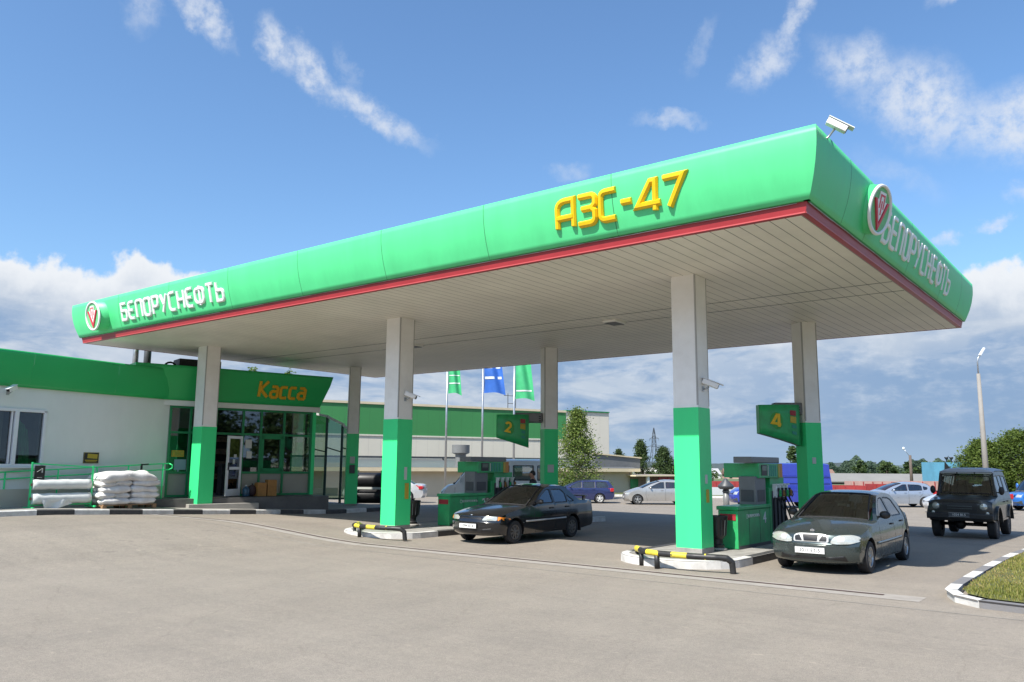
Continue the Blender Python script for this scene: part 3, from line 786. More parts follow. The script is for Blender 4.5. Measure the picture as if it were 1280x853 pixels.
def bumper(label, ox, oy, oz):
    t = thing('bumper_rail', label, 'bumper rail', (ox, oy, oz), group='striped rails before the pump islands')
    path = [Vector(p) for p in [(-1.05, -.60, .03), (-1.05, -.72, .20), (-.95, -.92, .27), (-.55, -1.42, .28), (-.2, -1.58, .28), (.2, -1.62, .28), (.6, -1.60, .28), (.95, -1.50, .28), (1.13, -1.40, .27), (1.2, -1.34, .20), (1.21, -1.32, .0)]]
    fine = [path[0]]
    for p, q in zip(path, path[1:]):
        for k in range(1, 13): fine.append(p.lerp(q, k / 12))
    b = MB(); b.tube(fine, .055, 14)
    bm = b.bm; s = 0
    o = b.build('rail', [M['blk_p'], M['yel_p']], t, recalc=True)
    for p in o.data.polygons:
        c = p.center; x = c.x
        u = (x + 1.02) / .30
        p.material_index = 1 if (int(math.floor(u)) % 2 == 0 and -1.02 < x < .80 and c.z > .2) else 0
    part('post', M['blk_p'], t, lambda b: b.tube([(-.16, -1.57, 0), (-.16, -1.58, .27)], .05, 12))
    part('post', M['blk_p'], t, lambda b: b.tube([(-.62, -1.33, 0), (-.62, -1.34, .26)], .045, 12))
bumper('yellow and black tube rail before the island of pump 4', 0, 0, 0)
bumper('yellow and black tube rail before the island of pump 2', -8.55, .32, .03)

# ------------------------------------------------------------------ dispensers
def pump(num, label, ox, oy):
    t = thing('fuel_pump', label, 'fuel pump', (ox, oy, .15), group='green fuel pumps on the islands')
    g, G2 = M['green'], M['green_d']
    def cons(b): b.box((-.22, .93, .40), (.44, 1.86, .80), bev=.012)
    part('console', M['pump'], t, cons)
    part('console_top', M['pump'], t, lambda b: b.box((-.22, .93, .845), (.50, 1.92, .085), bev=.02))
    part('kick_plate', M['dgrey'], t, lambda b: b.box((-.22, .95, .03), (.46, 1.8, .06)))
    part('red_stripe', M['red'], t, lambda b: b.box((-.22, -.006, .66), (.36, .014, .13)))
    for y in (.62, 1.24): part('seam', M['dgrey'], t, lambda b: b.box((.002, y, .40), (.006, .008, .74)))
    # hose tower and cabinet behind
    part('cabinet', M['pump'], t, lambda b: b.box((-.22, 2.42, .62), (.44, 1.08, 1.24), bev=.012))
    part('hose_panel', M['dgrey'], t, lambda b: b.box((.004, 2.46, .62), (.02, .9, 1.1)))
    part('tower', M['grey'], t, lambda b: b.box((-.22, 1.42, 1.18), (.40, .60, .66), bev=.015))
    part('tower_door', M['dgrey'], t, lambda b: b.box((-.22, 1.115, 1.08), (.30, .012, .26)))
    part('tower_door', M['dgrey'], t, lambda b: b.box((-.018, 1.42, 1.08), (.012, .42, .26)))
    part('head', M['pump'], t, lambda b: b.box((-.22, 1.95, 1.64), (.50, 1.46, .33), bev=.012))
    part('head_wing', M['pump'], t, lambda b: b.box((-.64, 1.45, 1.64), (.36, .42, .33), bev=.012))
    part('cap', M['grey'], t, lambda b: b.box((-.22, 1.75, 1.88), (.44, 1.7, .14), bev=.02))
    part('display', M['black'], t, lambda b: b.box((.034, 1.52, 1.65), (.012, .34, .24)))
    part('display_glass', M['lcd'], t, lambda b: b.box((.042, 1.52, 1.69), (.006, .26, .11)))
    part('price_label', M['ylab'], t, lambda b: b.box((.034, 2.46, 1.64), (.012, .10, .32)))
    part('price_label', M['amber'], t, lambda b: b.box((.036, 2.59, 1.64), (.012, .15, .33)))
    part('price_label', M['teal'], t, lambda b: [b.box((.034, y, 1.64), (.010, .07, .26)) for y in (1.86, 1.99, 2.12, 2.25)])
    part('price_label', M['sticker_w'], t, lambda b: b.box((.034, 1.77, 1.64), (.010, .04, .24)))
    part('back_panel', M['pump'], t, lambda b: b.box((-.22, 2.5, 1.32), (.36, .9, .34), bev=.01))
    # nozzles in white holsters with black hoses
    for k in range(4):
        y = 2.10 + k * .24
        hs = part('holster', M['white'], t, lambda b: (b.box((.05, y, 1.17), (.10, .045, .30), bev=.008), b.box((.07, y, 1.32), (.14, .05, .03), bev=.006), b.box((.02, y + .085, 1.2), (.06, .02, .26))))
        nz = MB(); nz.tube([(.14, y, 1.24), (.15, y, 1.12), (.13, y - .01, 1.02), (.16, y - .01, .95)], lambda q: .030 - .012 * q, 10)
        nz.mi = 1 if k % 2 else 2; nz.box((.17, y, 1.12), (.07, .045, .15), bev=.012)
        nz.mi = 0; nz.tube([(.20, y, 1.18), (.23, y, 1.08), (.19, y, 1.02)], .009, 6)
        nz.build('nozzle', [M['black'], M['cyl'], M['green_d']], t)
        hz = MB()
        pts = [Vector((.16, y, .95))]
        for q in range(1, 15):
            w = q / 14; pts.append(Vector((.16 + .22 * math.sin(w * math.pi) * .8, y + .10 * math.sin(w * 3.1) * (1 if k > 1 else .3), .95 - .86 * math.sin(w * math.pi / 2) + (.28 * max(0, w - .7)))))
        hz.tube(pts, .019, 8); hz.tube([(.03, y - .02, .25), (.03, y - .02, .95), (.06, y - .01, 1.06)], .016, 8); hz.build('hose', M['rubber'], t)
    text_mesh('number', str(num), .36, M['letter'], t, (.006, 1.52, .58), (R(90), 0, R(90)), .004)
    text_mesh('lettering', 'БЕЛОРУСНЕФТЬ', .085, M['letter'], t, (.006, .88, .66), (R(90), 0, R(90)), .003)
    def mark(b):
        n = 20
        A = [b.v((.006, .50 + .05 * math.cos(6.2832 * k / n), .66 + .05 * math.sin(6.2832 * k / n))) for k in range(n)]
        B = [b.v((.006, .50 + .04 * math.cos(6.2832 * k / n), .66 + .04 * math.sin(6.2832 * k / n))) for k in range(n)]
        for k in range(n): b.f([A[k], A[(k + 1) % n], B[(k + 1) % n], B[k]])
    part('emblem', M['letter'], t, mark)
    return t
pump(4, 'green pump with the white number 4 beside the dark green car', .20, 1.37)
pump(2, 'green pump behind the bonnet of the black sedan', -8.60, 1.97)

# ------------------------------------------------------------------ number boards on the rear columns
def board(num, label, x, y, ofs):
    """curved green board hung from the column, facing the forecourt"""
    t = thing('number_board', label, 'pump number sign', (x + .788 * ofs, y + .616 * ofs, 0), R(38), group='green number boards on the rear columns')
    # local: x to the right along the board towards the column, y into depth
    def top(a): return 3.56 - .0 * a
    def bot(a): return 2.80 - .34 * (a / 1.0) ** 1.0 * (1) - .02
    Lx = 1.10
    def face(d):
        return lambda u, v: ((-1.42 + u * Lx), d - .13 * math.sin(u * math.pi * .9), lerp(bot(u), top(u), v))
    b = MB(); g0 = b.grid(face(-.02), 14, 4); g1 = b.grid(face(.24), 14, 4)
    for j in range(4):
        for i, e in ((0, 0), (14, 1)): b.f([g0[i][j], g0[i][j + 1], g1[i][j + 1], g1[i][j]])
    b.mi = 1
    for i in range(14):
        b.f([g0[i][0], g1[i][0], g1[i + 1][0], g0[i + 1][0]]); b.f([g0[i][4], g0[i + 1][4], g1[i + 1][4], g1[i][4]])
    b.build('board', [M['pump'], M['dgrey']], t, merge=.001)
    fa = face(-.026)
    def wrap(u0, v0): return lambda a, c, d: (lambda p: (p[0], p[1] - d, p[2]))((face(-.028))((u0 + a / Lx), (v0 + c / .9)))
    def disc(b):
        w = wrap(.40, .52); n = 28
        b.f([b.v(w(.17 * math.cos(6.2832 * k / n), .23 * math.sin(6.2832 * k / n), 0)) for k in range(n)])
    part('disc', mat('number_disc', (.035, .30, .05), .5), t, disc)
    b = MB(); write(b, str(num), wrap(.30, .36), .30, w=.24, depth=.012, zstep=.001, ridge=.2); b.build('number', M['yellow'], t)
    part('red_label', M['red'], t, lambda b: b.prism([(0, 0), (.17, 0), (.17, .12), (0, .12)], wrap(.74, .72), .0, .01))
    part('yellow_label', M['ylab'], t, lambda b: b.prism([(0, 0), (.17, 0), (.17, .15), (0, .15)], wrap(.74, .53), .0, .01))
    for v in (.40, .24): part('teal_label', M['teal'], t, lambda b: b.prism([(.04, 0), (.17, 0), (.17, .07), (.04, .07)], wrap(.74, v), .0, .01))
    def brk(b):
        b.box((-.36 - ofs * .5, .14, 3.46), (.95, .30, .34), bev=.05)
    part('bracket', M['grey'], t, brk)
    for z in (3.36, 3.43, 3.50): part('vent', M['black'], t, lambda b: b.box((-.02 - ofs, -.020, z), (.07, .012, .03)))
    return t
board(4, 'green board with yellow 4 on the rear right column', -.30, 7.05, .30)
board(2, 'green board with yellow 2 on the rear middle column', -9.10, 7.05, -.08)

# ------------------------------------------------------------------ bins, cameras
def bin_(label, x, y):
    t = thing('litter_bin', label, 'litter bin', (x, y, .15), R(10), group='black litter bins beside the columns')
    def body(b): b.lathe([(0, .04), (.14, .04), (.15, .10), (.12, .13), (.12, .22), (.185, .30), (.215, .62), (.235, .66), (.235, .70), (.20, .70), (.18, .40), (0, .40)], n=20)
    part('bin', M['black'], t, body, sharp=35)
    part('slats', M['dgrey'], t, lambda b: [b.bar((.19 * math.cos(a), .19 * math.sin(a), .30), (.222 * math.cos(a), .222 * math.sin(a), .62), .022, .012) for a in [6.2832 * k / 14 for k in range(14)]])
    part('foot', M['conc'], t, lambda b: b.lathe([(0, 0), (.20, 0), (.20, .03), (.15, .05), (0, .05)], n=20))
bin_('black litter bin right behind the front right column', -.12, 1.02)
bin_('black litter bin right behind the front middle column', -9.45, 1.35)

def camera_dev(label, loc, az, tilt, arm):
    t = thing('surveillance_camera', label, 'security camera', loc, 0, group='white security cameras')
    m = Matrix.Rotation(az, 3, 'Z') @ Matrix.Rotation(tilt, 3, 'X')   # looks along local -Y
    a = Vector(arm)
    part('arm', M['steel'], t, lambda b: (b.tube([(0, 0, 0), a * .5 + Vector((0, 0, -.02)), a], .018, 8), b.box((0, 0, 0), (.03, .08, .10))))
    part('housing', M['white'], t, lambda b: b.box(a + m @ Vector((0, 0, .07)), (.12, .34, .11), rot=m, bev=.015))
    part('sun_shield', M['white_pl'], t, lambda b: b.box(a + m @ Vector((0, -.04, .135)), (.15, .44, .014), rot=m))
    part('lens', M['black'], t, lambda b: b.box(a + m @ Vector((0, -.172, .07)), (.09, .012, .08), rot=m))
camera_dev('white security camera on a bracket at the top corner of the canopy', (3.50, -2.62, 7.05), R(118), R(32), (.16, .13, .22))
camera_dev('white security camera on the front middle column', (-8.74, .25, 3.62), R(118), R(22), (.14, .03, .04))
camera_dev('white security camera on the front right column', (.005, .25, 3.47), R(118), R(22), (.12, .04, .04))
# ------------------------------------------------------------------ vehicles
def catmull(pts, sub):
    """interpolate tuples; a point flagged sharp (last value 1) breaks the curve"""
    out = []; n = len(pts)
    for i in range(n - 1):
        p1, p2 = pts[i], pts[i + 1]
        p0 = pts[i - 1] if i > 0 and not p1[-1] else p1
        p3 = pts[i + 2] if i < n - 2 and not p2[-1] else p2
        for k in range(sub):
            t = k / sub; q = []
            for a, b_, c, d in zip(p0[:-1], p1[:-1], p2[:-1], p3[:-1]):
                m1 = (c - a) / 2 * .9; m2 = (d - b_) / 2 * .9
                t2, t3 = t * t, t * t * t
                q.append((2 * t3 - 3 * t2 + 1) * b_ + (t3 - 2 * t2 + t) * m1 + (-2 * t3 + 3 * t2) * c + (t3 - t2) * m2)
            out.append((tuple(q), i + t))
    out.append((pts[-1][:-1], n - 1)); return out

def cdt(poly, holes=(), step=.07):
    """triangulated region with interior points; returns verts2d, tris"""
    vs = [Vector(p) for p in poly]; ed = [(i, (i + 1) % len(poly)) for i in range(len(poly))]
    for h in holes:
        k = len(vs); vs += [Vector(p) for p in h]; ed += [(k + i, k + (i + 1) % len(h)) for i in range(len(h))]
    def dist(p):
        m = 9
        for q in [poly] + list(holes):
            for i in range(len(q)):
                a, b_ = Vector(q[i]), Vector(q[(i + 1) % len(q)]); d = b_ - a; L2 = d.length_squared
                t = max(0, min(1, (p - a).dot(d) / L2)) if L2 else 0; m = min(m, (p - a - d * t).length)
        return m
    if step:
        x0 = min(p[0] for p in poly); x1 = max(p[0] for p in poly); y0 = min(p[1] for p in poly); y1 = max(p[1] for p in poly)
        i = 0; y = y0 + step / 2
        while y < y1:
            x = x0 + (step / 2 if i % 2 else step)
            while x < x1:
                p = Vector((x, y))
                if inside(p, poly) and not any(inside(p, h) for h in holes) and dist(p) > step * .4: vs.append(p)
                x += step
            y += step * .9; i += 1
    ov, oe, of, *_ = geometry.delaunay_2d_cdt(vs, ed, [], 0, 1e-6)
    tr = []
    for f in of:
        c = sum((ov[i] for i in f), Vector((0, 0))) / len(f)
        if inside(c, poly) and not any(inside(c, h) for h in holes): tr.append(tuple(f))
    return ov, tr

def rpoly(pts, r=.04, n=3):
    """round the corners of a polygon"""
    out = []; N_ = len(pts)
    for i in range(N_):
        a, b_, c = Vector(pts[i - 1]), Vector(pts[i]), Vector(pts[(i + 1) % N_])
        d1, d2 = (a - b_), (c - b_); rr = min(r, d1.length * .4, d2.length * .4)
        p, q = b_ + d1.normalized() * rr, b_ + d2.normalized() * rr
        for k in range(n + 1):
            t = k / n; out.append(tuple((p.lerp(b_, t)).lerp(b_.lerp(q, t), t)))
    return out
def offset_poly(pts, d):
    area = sum(pts[i][0] * pts[(i + 1) % len(pts)][1] - pts[(i + 1) % len(pts)][0] * pts[i][1] for i in range(len(pts)))
    s = 1 if area > 0 else -1; out = []
    n = len(pts)
    for i in range(n):
        a, b_, c = Vector(pts[i - 1]), Vector(pts[i]), Vector(pts[(i + 1) % n])
        d1 = (b_ - a).normalized() if (b_ - a).length > 1e-7 else Vector((1, 0)); d2 = (c - b_).normalized() if (c - b_).length > 1e-7 else d1
        t = d1 + d2; t = t.normalized() if t.length > 1e-6 else d1
        nn = Vector((-t.y, t.x)) * s; m = max(.5, nn.dot(Vector((-d1.y, d1.x)) * s))
        out.append(tuple(b_ + nn * (d / m)))
    return out

def wheel(parent, x, y, r, w, side, rim, spokes=5, rimr=.62, cap=False, name='wheel'):
    """side +1: outer face towards +x"""
    t = bpy.data.objects.new(name, None); COL.objects.link(t); t.parent = parent; t.location = (x, y, r)
    ax = (side, 0, 0); rr = r * rimr
    b = MB(); b.lathe([(rr, w * .42), (rr + .02, w * .5), (r * .93, w * .5), (r * .985, w * .40), (r, w * .2), (r, -w * .2), (r * .985, -w * .4), (r * .9, -w * .5), (rr, -w * .45)], axis=ax, n=36)
    b.build('tyre', M['rubber'], t, 35)
    b = MB(); b.lathe([(rr + .004, w * .46), (rr - .012, w * .47), (rr - .025, w * .36), (rr - .035, -w * .4)], axis=ax, n=32)
    if cap:
        b.lathe([(rr - .02, w * .40), (rr * .8, w * .44), (rr * .55, w * .40), (rr * .5, w * .36), (rr * .3, w * .40), (rr * .2, w * .50), (0, w * .51)], axis=ax, n=32)
    else:
        b.lathe([(rr * .26, w * .30), (rr * .25, w * .45), (rr * .2, w * .48), (0, w * .48)], axis=ax, n=16)
        for k in range(spokes):
            a = 2 * math.pi * k / spokes + .3
            c_, s_ = math.cos(a), math.sin(a)
            u = Vector((0, c_, s_)); q = Vector((0, -s_, c_)); o_ = Vector((side, 0, 0))
            h = .52 if spokes <= 6 else .3
            A = [u * rr * .18 + q * rr * h * .36 + o_ * w * .42, u * rr * .18 - q * rr * h * .36 + o_ * w * .42, u * (rr - .02) - q * rr * h * .5 + o_ * w * .39, u * (rr - .02) + q * rr * h * .5 + o_ * w * .39]
            va = [b.v(p) for p in A]; vb = [b.v(p - o_ * .03) for p in A]
            b.f(va); b.f(vb[::-1])
            for i in range(4): b.f([va[i], va[(i + 1) % 4], vb[(i + 1) % 4], vb[i]])
    b.build('rim', rim, t, 30)
    b = MB(); b.lathe([(rr - .03, w * .12), (0, w * .12)], axis=ax, n=24)
    if cap and True:
        for k in range(8):
            a = 2 * math.pi * k / 8; b.ellipsoid((side * w * .445, math.cos(a) * rr * .70, math.sin(a) * rr * .70), (.006, rr * .10, rr * .10), 8, 5)
    b.build('brake_disc', M['black'], t, 30)
    return t

def car(name, label, cat, P, loc, rz, group=None):
    """P: path of (yc, zc, ye, ze, sharp): centre and edge line from front bottom over the roof to rear bottom"""
    t = thing(name, label, cat, loc, rz, group)
    W0 = P['plan']; S0 = P['sect']
    def W(y, z): return interp(W0, y) + interp(S0, z - P.get('belt', lambda y: 0)(y) * 0) - (max(0, z - P['beltz']) * P['tumble'] if z > P['beltz'] else 0)
    path = catmull(P['path'], P.get('sub', 6))
    nt_ = 18
    ts = [math.copysign(abs(k / (nt_ / 2) - 1) ** P.get('tpow', .75), k / (nt_ / 2) - 1) for k in range(nt_ + 1)]
    pe, pz = P.get('pe', 2.4), P.get('pz', 3.2)
    def S(i, tt, off=0.):
        (yc, zc, ye, ze), _ = path[i]
        a = abs(tt)
        return Vector((tt * W(ye, ze), ye + (yc - ye) * (1 - a ** pe), ze + (zc - ze) * (1 - a ** pz)))
    g0, g1, g2, g3 = P['ws'][0], P['ws'][1], P['rw'][0], P['rw'][1]
    tw = P.get('tw', .90); twr = P.get('twr', tw)
    body = MB(); verts = [[body.v(S(i, tt)) for tt in ts] for i in range(len(path))]
    gl = []
    for i in range(len(path) - 1):
        s = (path[i][1] + path[i + 1][1]) / 2
        for j in range(nt_):
            tm = (ts[j] + ts[j + 1]) / 2
            isg = (g0 < s < g1 and abs(tm) < tw) or (g2 < s < g3 and abs(tm) < twr)
            if isg: gl.append((i, j, g0 < s < g1)); continue
            body.mi = 1 if any(a < s < c for a, c in P.get('dark', ())) else 0
            body.f([verts[i][j], verts[i + 1][j], verts[i + 1][j + 1], verts[i][j + 1]], True)
    body.mi = 0
    # side skins
    top = [(q[0][2], q[0][3]) for q in path]
    fy, ry = top[0], top[-1]
    Ra = P['arch']; wf, wr, wz = P['wf'], P['wr'], P['wz']; sill = P['sill']
    def arch(yw):
        zb = sill; h = max(-1, min(1, (zb - wz) / Ra)); a0 = math.asin(h)
        return [(yw + Ra * math.cos(a0 + (math.pi - 2 * a0) * k / 16), wz + Ra * math.sin(a0 + (math.pi - 2 * a0) * k / 16)) for k in range(17)]
    bot = [(ry[0], ry[1])] if False else []
    if P.get('rear_b'): bot += P['rear_b']
    bot += arch(wr) + arch(wf)
    if P.get('front_b'): bot += P['front_b']
    poly = top + bot
    # drop duplicates
    q = [poly[0]]
    for p in poly[1:]:
        if (Vector(p) - Vector(q[-1])).length > .004: q.append(p)
    poly = q
    wins = [rpoly(w_, .05, 3) for w_ in P['wins']]
    ov, tr = cdt(poly, wins, P.get('step', .09))
    for sgn in (1, -1):
        vv = [body.v((sgn * W(p.x, p.y), p.x, p.y)) for p in ov]
        for f in tr: body.f([vv[k] for k in f] if sgn > 0 else [vv[k] for k in f[::-1]], True)
    # arch lips and sill return
    body.mi = 1
    for sgn in (1, -1):
        for yw in (wr, wf):
            A = arch(yw); r1 = [body.v((sgn * W(a, c), a, c)) for a, c in A]; r2 = [body.v((sgn * (W(a, c) - .34), a, c)) for a, c in A]
            for k in range(16): body.f([r1[k], r1[k + 1], r2[k + 1], r2[k]])
            mid = [body.v((sgn * (W(a, c) - .34), a, c)) for a, c in A]
            body.f(mid)
    bo = body.build('body', [P['paint'], P.get('darkm', M['black'])], t, recalc=False, merge=.003)
    me = bo.data
    bm = bmesh.new(); bm.from_mesh(me); bmesh.ops.recalc_face_normals(bm, faces=bm.faces); bm.to_mesh(me)
    bvh = BVHTree.FromBMesh(bm); bm.free()
    for p in me.polygons: p.use_smooth = True
    me.set_sharp_from_angle(angle=R(P.get('sharp', 38)))
    # glass of the strip
    for front in (True, False):
        b = MB(); m = {}
        for i, j, fr in gl:
            if fr != front: continue
            ids = []
            for a, c in ((i, j), (i + 1, j), (i + 1, j + 1), (i, j + 1)):
                if (a, c) not in m: pt = S(a, ts[c]); m[(a, c)] = b.v((pt.x * .997, pt.y + (.006 if front else -.006), pt.z - .006))
                ids.append(m[(a, c)])
            b.f(ids, True)
        if m: b.build('windscreen' if front else 'rear_window', M['carglass'] if front else P.get('rglass', M['carglass_d']), t)
    # rubber frames round strip glass
    for s0, s1, w_ in ((g0, g1, tw), (g2, g3, twr)):
        b = MB()
        ids = [i for i in range(len(path)) if s0 - 1e-6 <= path[i][1] <= s1 + 1e-6]
        js = [j for j in range(nt_ + 1) if abs(ts[j]) <= w_ + .03]
        if len(ids) < 2 or not js: continue
        loop = [S(ids[0], ts[j]) for j in js] + [S(i, ts[js[-1]]) for i in ids[1:]] + [S(ids[-1], ts[j]) for j in js[::-1][1:]] + [S(i, ts[js[0]]) for i in ids[::-1][1:-1]]
        loop.append(loop[0])
        b.tube(loop, .014, 6, cap=False)
        b.build('window_rubber', M['rubber'], t)
    # side windows
    for wi, w_ in enumerate(wins):
        o2, t2 = cdt(w_, (), P.get('step', .09))
        for sgn in (1, -1):
            b = MB(); vv = [b.v((sgn * (W(p.x, p.y) - .012), p.x, p.y)) for p in o2]
            for f in t2: b.f([vv[k] for k in f], True)
            b.build('side_window', P.get('sglass', M['carglass_d']), t)
    for w_ in wins:
        inn = offset_poly(w_, .022); out = offset_poly(w_, -.004)
        for sgn in (1, -1):
            b = MB()
            A = [b.v((sgn * (W(*p) + .001), *p)) for p in out]; B = [b.v((sgn * (W(*p) - .006), *p)) for p in inn]
            for k in range(len(A)): b.f([A[k], A[(k + 1) % len(A)], B[(k + 1) % len(A)], B[k]], True)
            b.build('window_trim', M['black'], t)
    # seams / handles / mouldings on the sides
    def sline(b, pts, w, off, sgn):
        fine = [Vector(pts[0])]
        for a, c in zip(pts, pts[1:]):
            a, c = Vector(a), Vector(c); n = max(1, int((c - a).length / .08))
            for k in range(1, n + 1): fine.append(a.lerp(c, k / n))
        Lf, Rt = stroke_poly([tuple(p) for p in fine], w)
        A = [b.v((sgn * (W(*p) + off), *p)) for p in Lf]; B = [b.v((sgn * (W(*p) + off), *p)) for p in Rt]
        A2 = [b.v((sgn * (W(*p) + .0), *p)) for p in Lf]; B2 = [b.v((sgn * (W(*p) + .0), *p)) for p in Rt]
        for k in range(len(A) - 1):
            b.f([A[k], A[k + 1], B[k + 1], B[k]], True)
            if off > .004: b.f([A[k], A[k + 1], A2[k + 1], A2[k]]); b.f([B[k], B[k + 1], B2[k + 1], B2[k]])
        if off > .004: b.f([A[0], B[0], B2[0], A2[0]]); b.f([A[-1], B[-1], B2[-1], A2[-1]])
    for sgn in (1, -1):
        for sm in P.get('seams', ()):
            b = MB(); sline(b, sm, .009, .0018, sgn); b.build('door_gap', M['black'], t)
        for sm in P.get('mould', ()):
            b = MB(); sline(b, sm[:-1], sm[-1], .014, sgn); b.build('side_moulding', P.get('mouldm', M['black']), t)
        for (y, z) in P.get('handles', ()):
            b = MB(); b.box((sgn * (W(y, z) + .012), y, z), (.03, .16, .032), bev=.008); b.build('door_handle', P.get('handlem', M['black']), t)
    # things projected on the front / rear
    def proj(x, z, front):
        h = bvh.ray_cast(Vector((x, -9 if front else 9, z)), Vector((0, 1 if front else -1, 0)))
        return h[0] if h[0] else None
    def patch(pname, poly_, m, front=True, off=.008, bulge=0., step=.05, round_=.02, mirror=False, parent=None, depth=.03):
        r_ = []
        for sgn in ((1, -1) if mirror else (1,)):
            pl = rpoly([(sgn * a, c) for a, c in poly_], round_, 3)
            o2, t2 = cdt(pl, (), step); b = MB(); vv = []
            cx_ = sum(p[0] for p in pl) / len(pl); cz_ = sum(p[1] for p in pl) / len(pl)
            rm = max((Vector(p) - Vector((cx_, cz_))).length for p in pl); fy_ = -1 if front else 1; ok = True; last = None
            pts = []
            for p in o2:
                h = proj(p.x, p.y, front)
                if h is None:
                    for k_ in (.97, .93, .88):
                        h = proj(cx_ + (p.x - cx_) * k_, cz_ + (p.y - cz_) * k_, front)
                        if h: h = Vector((p.x, h.y - fy_ * .02, p.y)); break
                if h is None: h = Vector((p.x, pts[-1].y if pts else (P['path'][0][0] if front else P['path'][-1][0]), p.y))
                pts.append(h)
            for p, h in zip(o2, pts):
                k_ = 1 - ((Vector((p.x - cx_, p.y - cz_)).length / rm) ** 2)
                vv.append(b.v((p.x, h.y + fy_ * (off + bulge * max(0, k_)), p.y)))
            for f in t2: b.f([vv[k] for k in f], True)
            n = len(pl); bk = [b.v((v.co.x, v.co.y - fy_ * depth, v.co.z)) for v in vv[:n]]
            for k in range(n): b.f([vv[k], vv[(k + 1) % n], bk[(k + 1) % n], bk[k]])
            r_.append(b.build(pname, m, parent or t, 40))
        return r_
    for a in P.get('patches', ()): patch(*a[0], **a[1])
    # wheels
    tr_ = P['track']; r = P['r']; ww = P.get('ww', .19)
    for yw in (wf, wr):
        for sgn in (1, -1): wheel(t, sgn * tr_, yw, r, ww, sgn, P['rim'], P.get('spokes', 5), P.get('rimr', .62), P.get('cap', False))
    # underbody and cabin
    y0, y1 = wf - Ra * .6, wr + Ra * .6
    hw = min(tr_ - ww * .6, .62)
    b = MB(); b.box((0, (y0 + y1) / 2, P['floor'] + .09), (hw * 1.7, y1 - y0, .16)); b.box((0, (wf + Ra + wr - Ra) / 2, P['floor'] + .09), (tr_ * 2 - .02, (wr - Ra) - (wf + Ra), .14))
    b.build('underbody', M['black'], t)
    if P.get('cabin', True):
        ca0, ca1 = P['cab']; bz = P['beltz']
        b = MB(); b.box((0, ca0 + .12, bz - .16), (tr_ * 1.75, .44, .22), bev=.04); b.build('dashboard', M['int_mid'], t)
        for sx in (-.36, .36):
            for yy in ([ca0 + .85, ca0 + 1.65] if P.get('rows', 2) == 2 else [ca0 + .85]):
                b = MB(); b.box((sx, yy, bz - .32), (.48, .48, .16), bev=.05); b.box((sx, yy + .26, bz - .02), (.46, .15, .58), rot=Matrix.Rotation(R(-12), 3, 'X'), bev=.05)
                b.box((sx, yy + .34, bz + .34), (.24, .10, .15), bev=.04); b.bar((sx, yy + .31, bz + .22), (sx, yy + .34, bz + .36), .1, .03)
                b.build('seat', P.get('seatm', M['int_mid']), t)
        b = MB(); n = 20; c_ = Vector((.36, ca0 + .44, bz + .02)); mm = Matrix.Rotation(R(-62), 3, 'X')
        b.tube([c_ + mm @ Vector((.18 * math.cos(6.2832 * k / n), .18 * math.sin(6.2832 * k / n), 0)) for k in range(n + 1)], .014, 6, cap=False); b.bar(c_ + mm @ Vector((-.17, 0, 0)), c_ + mm @ Vector((.17, 0, 0)), .04, .02); b.bar(c_, c_ + Vector((0, -.25, -.12)), .04)
        b.build('steering_wheel', M['black'], t)
        part('floor_pan', M['interior'], t, lambda b: b.box((0, (ca0 + ca1) / 2, P['floor'] + .22), (tr_ * 1.9, ca1 - ca0, .04)))
        b = MB(); zr = path[len(path) // 2][0][1]; b.box((0, (ca0 + .62), zr - .16), (.24, .03, .07), bev=.01); b.build('rear_view_mirror', M['black'], t)
    for mx in P.get('mirrors', ()):
        y, z, dx, sz = mx
        for sgn in (1, -1):
            w_ = W(y, z); b = MB()
            b.ellipsoid((sgn * (w_ + dx), y, z + sz[2] * .4), sz, 14, 10, fn=lambda q: Vector((q.x, q.y if q.y < .02 else .02, q.z)))
            b.bar((sgn * (w_ - .02), y, z - .01), (sgn * (w_ + dx), y, z + .02), .05, .03)
            b.mi = 1; b.box((sgn * (w_ + dx), y + .026, z + sz[2] * .4), (sz[0] * 1.5, .006, sz[2] * 1.4))
            b.build('mirror', [P.get('mirm', M['black']), M['chrome']], t, 40)
    return t, W, patch, S, bvh

def paint(name, col, rough=.22, metal=.35, dirt=None):
    return mat(name, col, rough, metal, var=.05, scale=5, coat=.7, dirt=dirt)
M['p_green'] = mat('dark_green_metallic', (.050, .070, .070), .27, .6, var=.12, scale=3, coat=.7, dirt=(.075, .085, .085))
M['p_black'] = mat('black_car_paint', (.004, .005, .008), .16, .1, var=.2, scale=4, coat=.8, dirt=(.012, .012, .012))
M['p_jeep'] = mat('black_jeep_paint', (.012, .014, .014), .32, .1, var=.25, scale=4, coat=.4, dirt=(.06, .055, .05))
M['p_silver'] = paint('silver_paint', (.45, .44, .42), .3, .6)
M['p_silver2'] = paint('silver_blue_paint', (.40, .45, .52), .3, .6)
M['p_white'] = paint('pale_silver_paint', (.55, .56, .58), .3, .3)
M['p_blue'] = paint('dark_blue_paint', (.03, .04, .12), .25, .4)
M['p_van'] = paint('white_van_paint', (.80, .80, .80), .35, 0)
M['p_bvan'] = paint('blue_van_paint', (.022, .04, .30), .35, .1)
M['p_mini'] = paint('bright_blue_paint', (.02, .13, .42), .3, .1)
M['bumper_g'] = mat('grey_plastic', (.055, .065, .065), .45, var=.2, scale=6)
M['rim_s'] = mat('silver_wheel', (.42, .43, .43), .35, .8, var=.15, scale=12, dirt=(.1, .09, .08))
M['rim_d'] = mat('dusty_steel_wheel', (.13, .12, .11), .6, .4, var=.25, scale=12)
M['brightrim'] = mat('bright_trim', (.62, .62, .60), .35, .3)
M['rim_w'] = mat('bright_wheel', (.62, .62, .60), .4, .4, var=.1, scale=12)

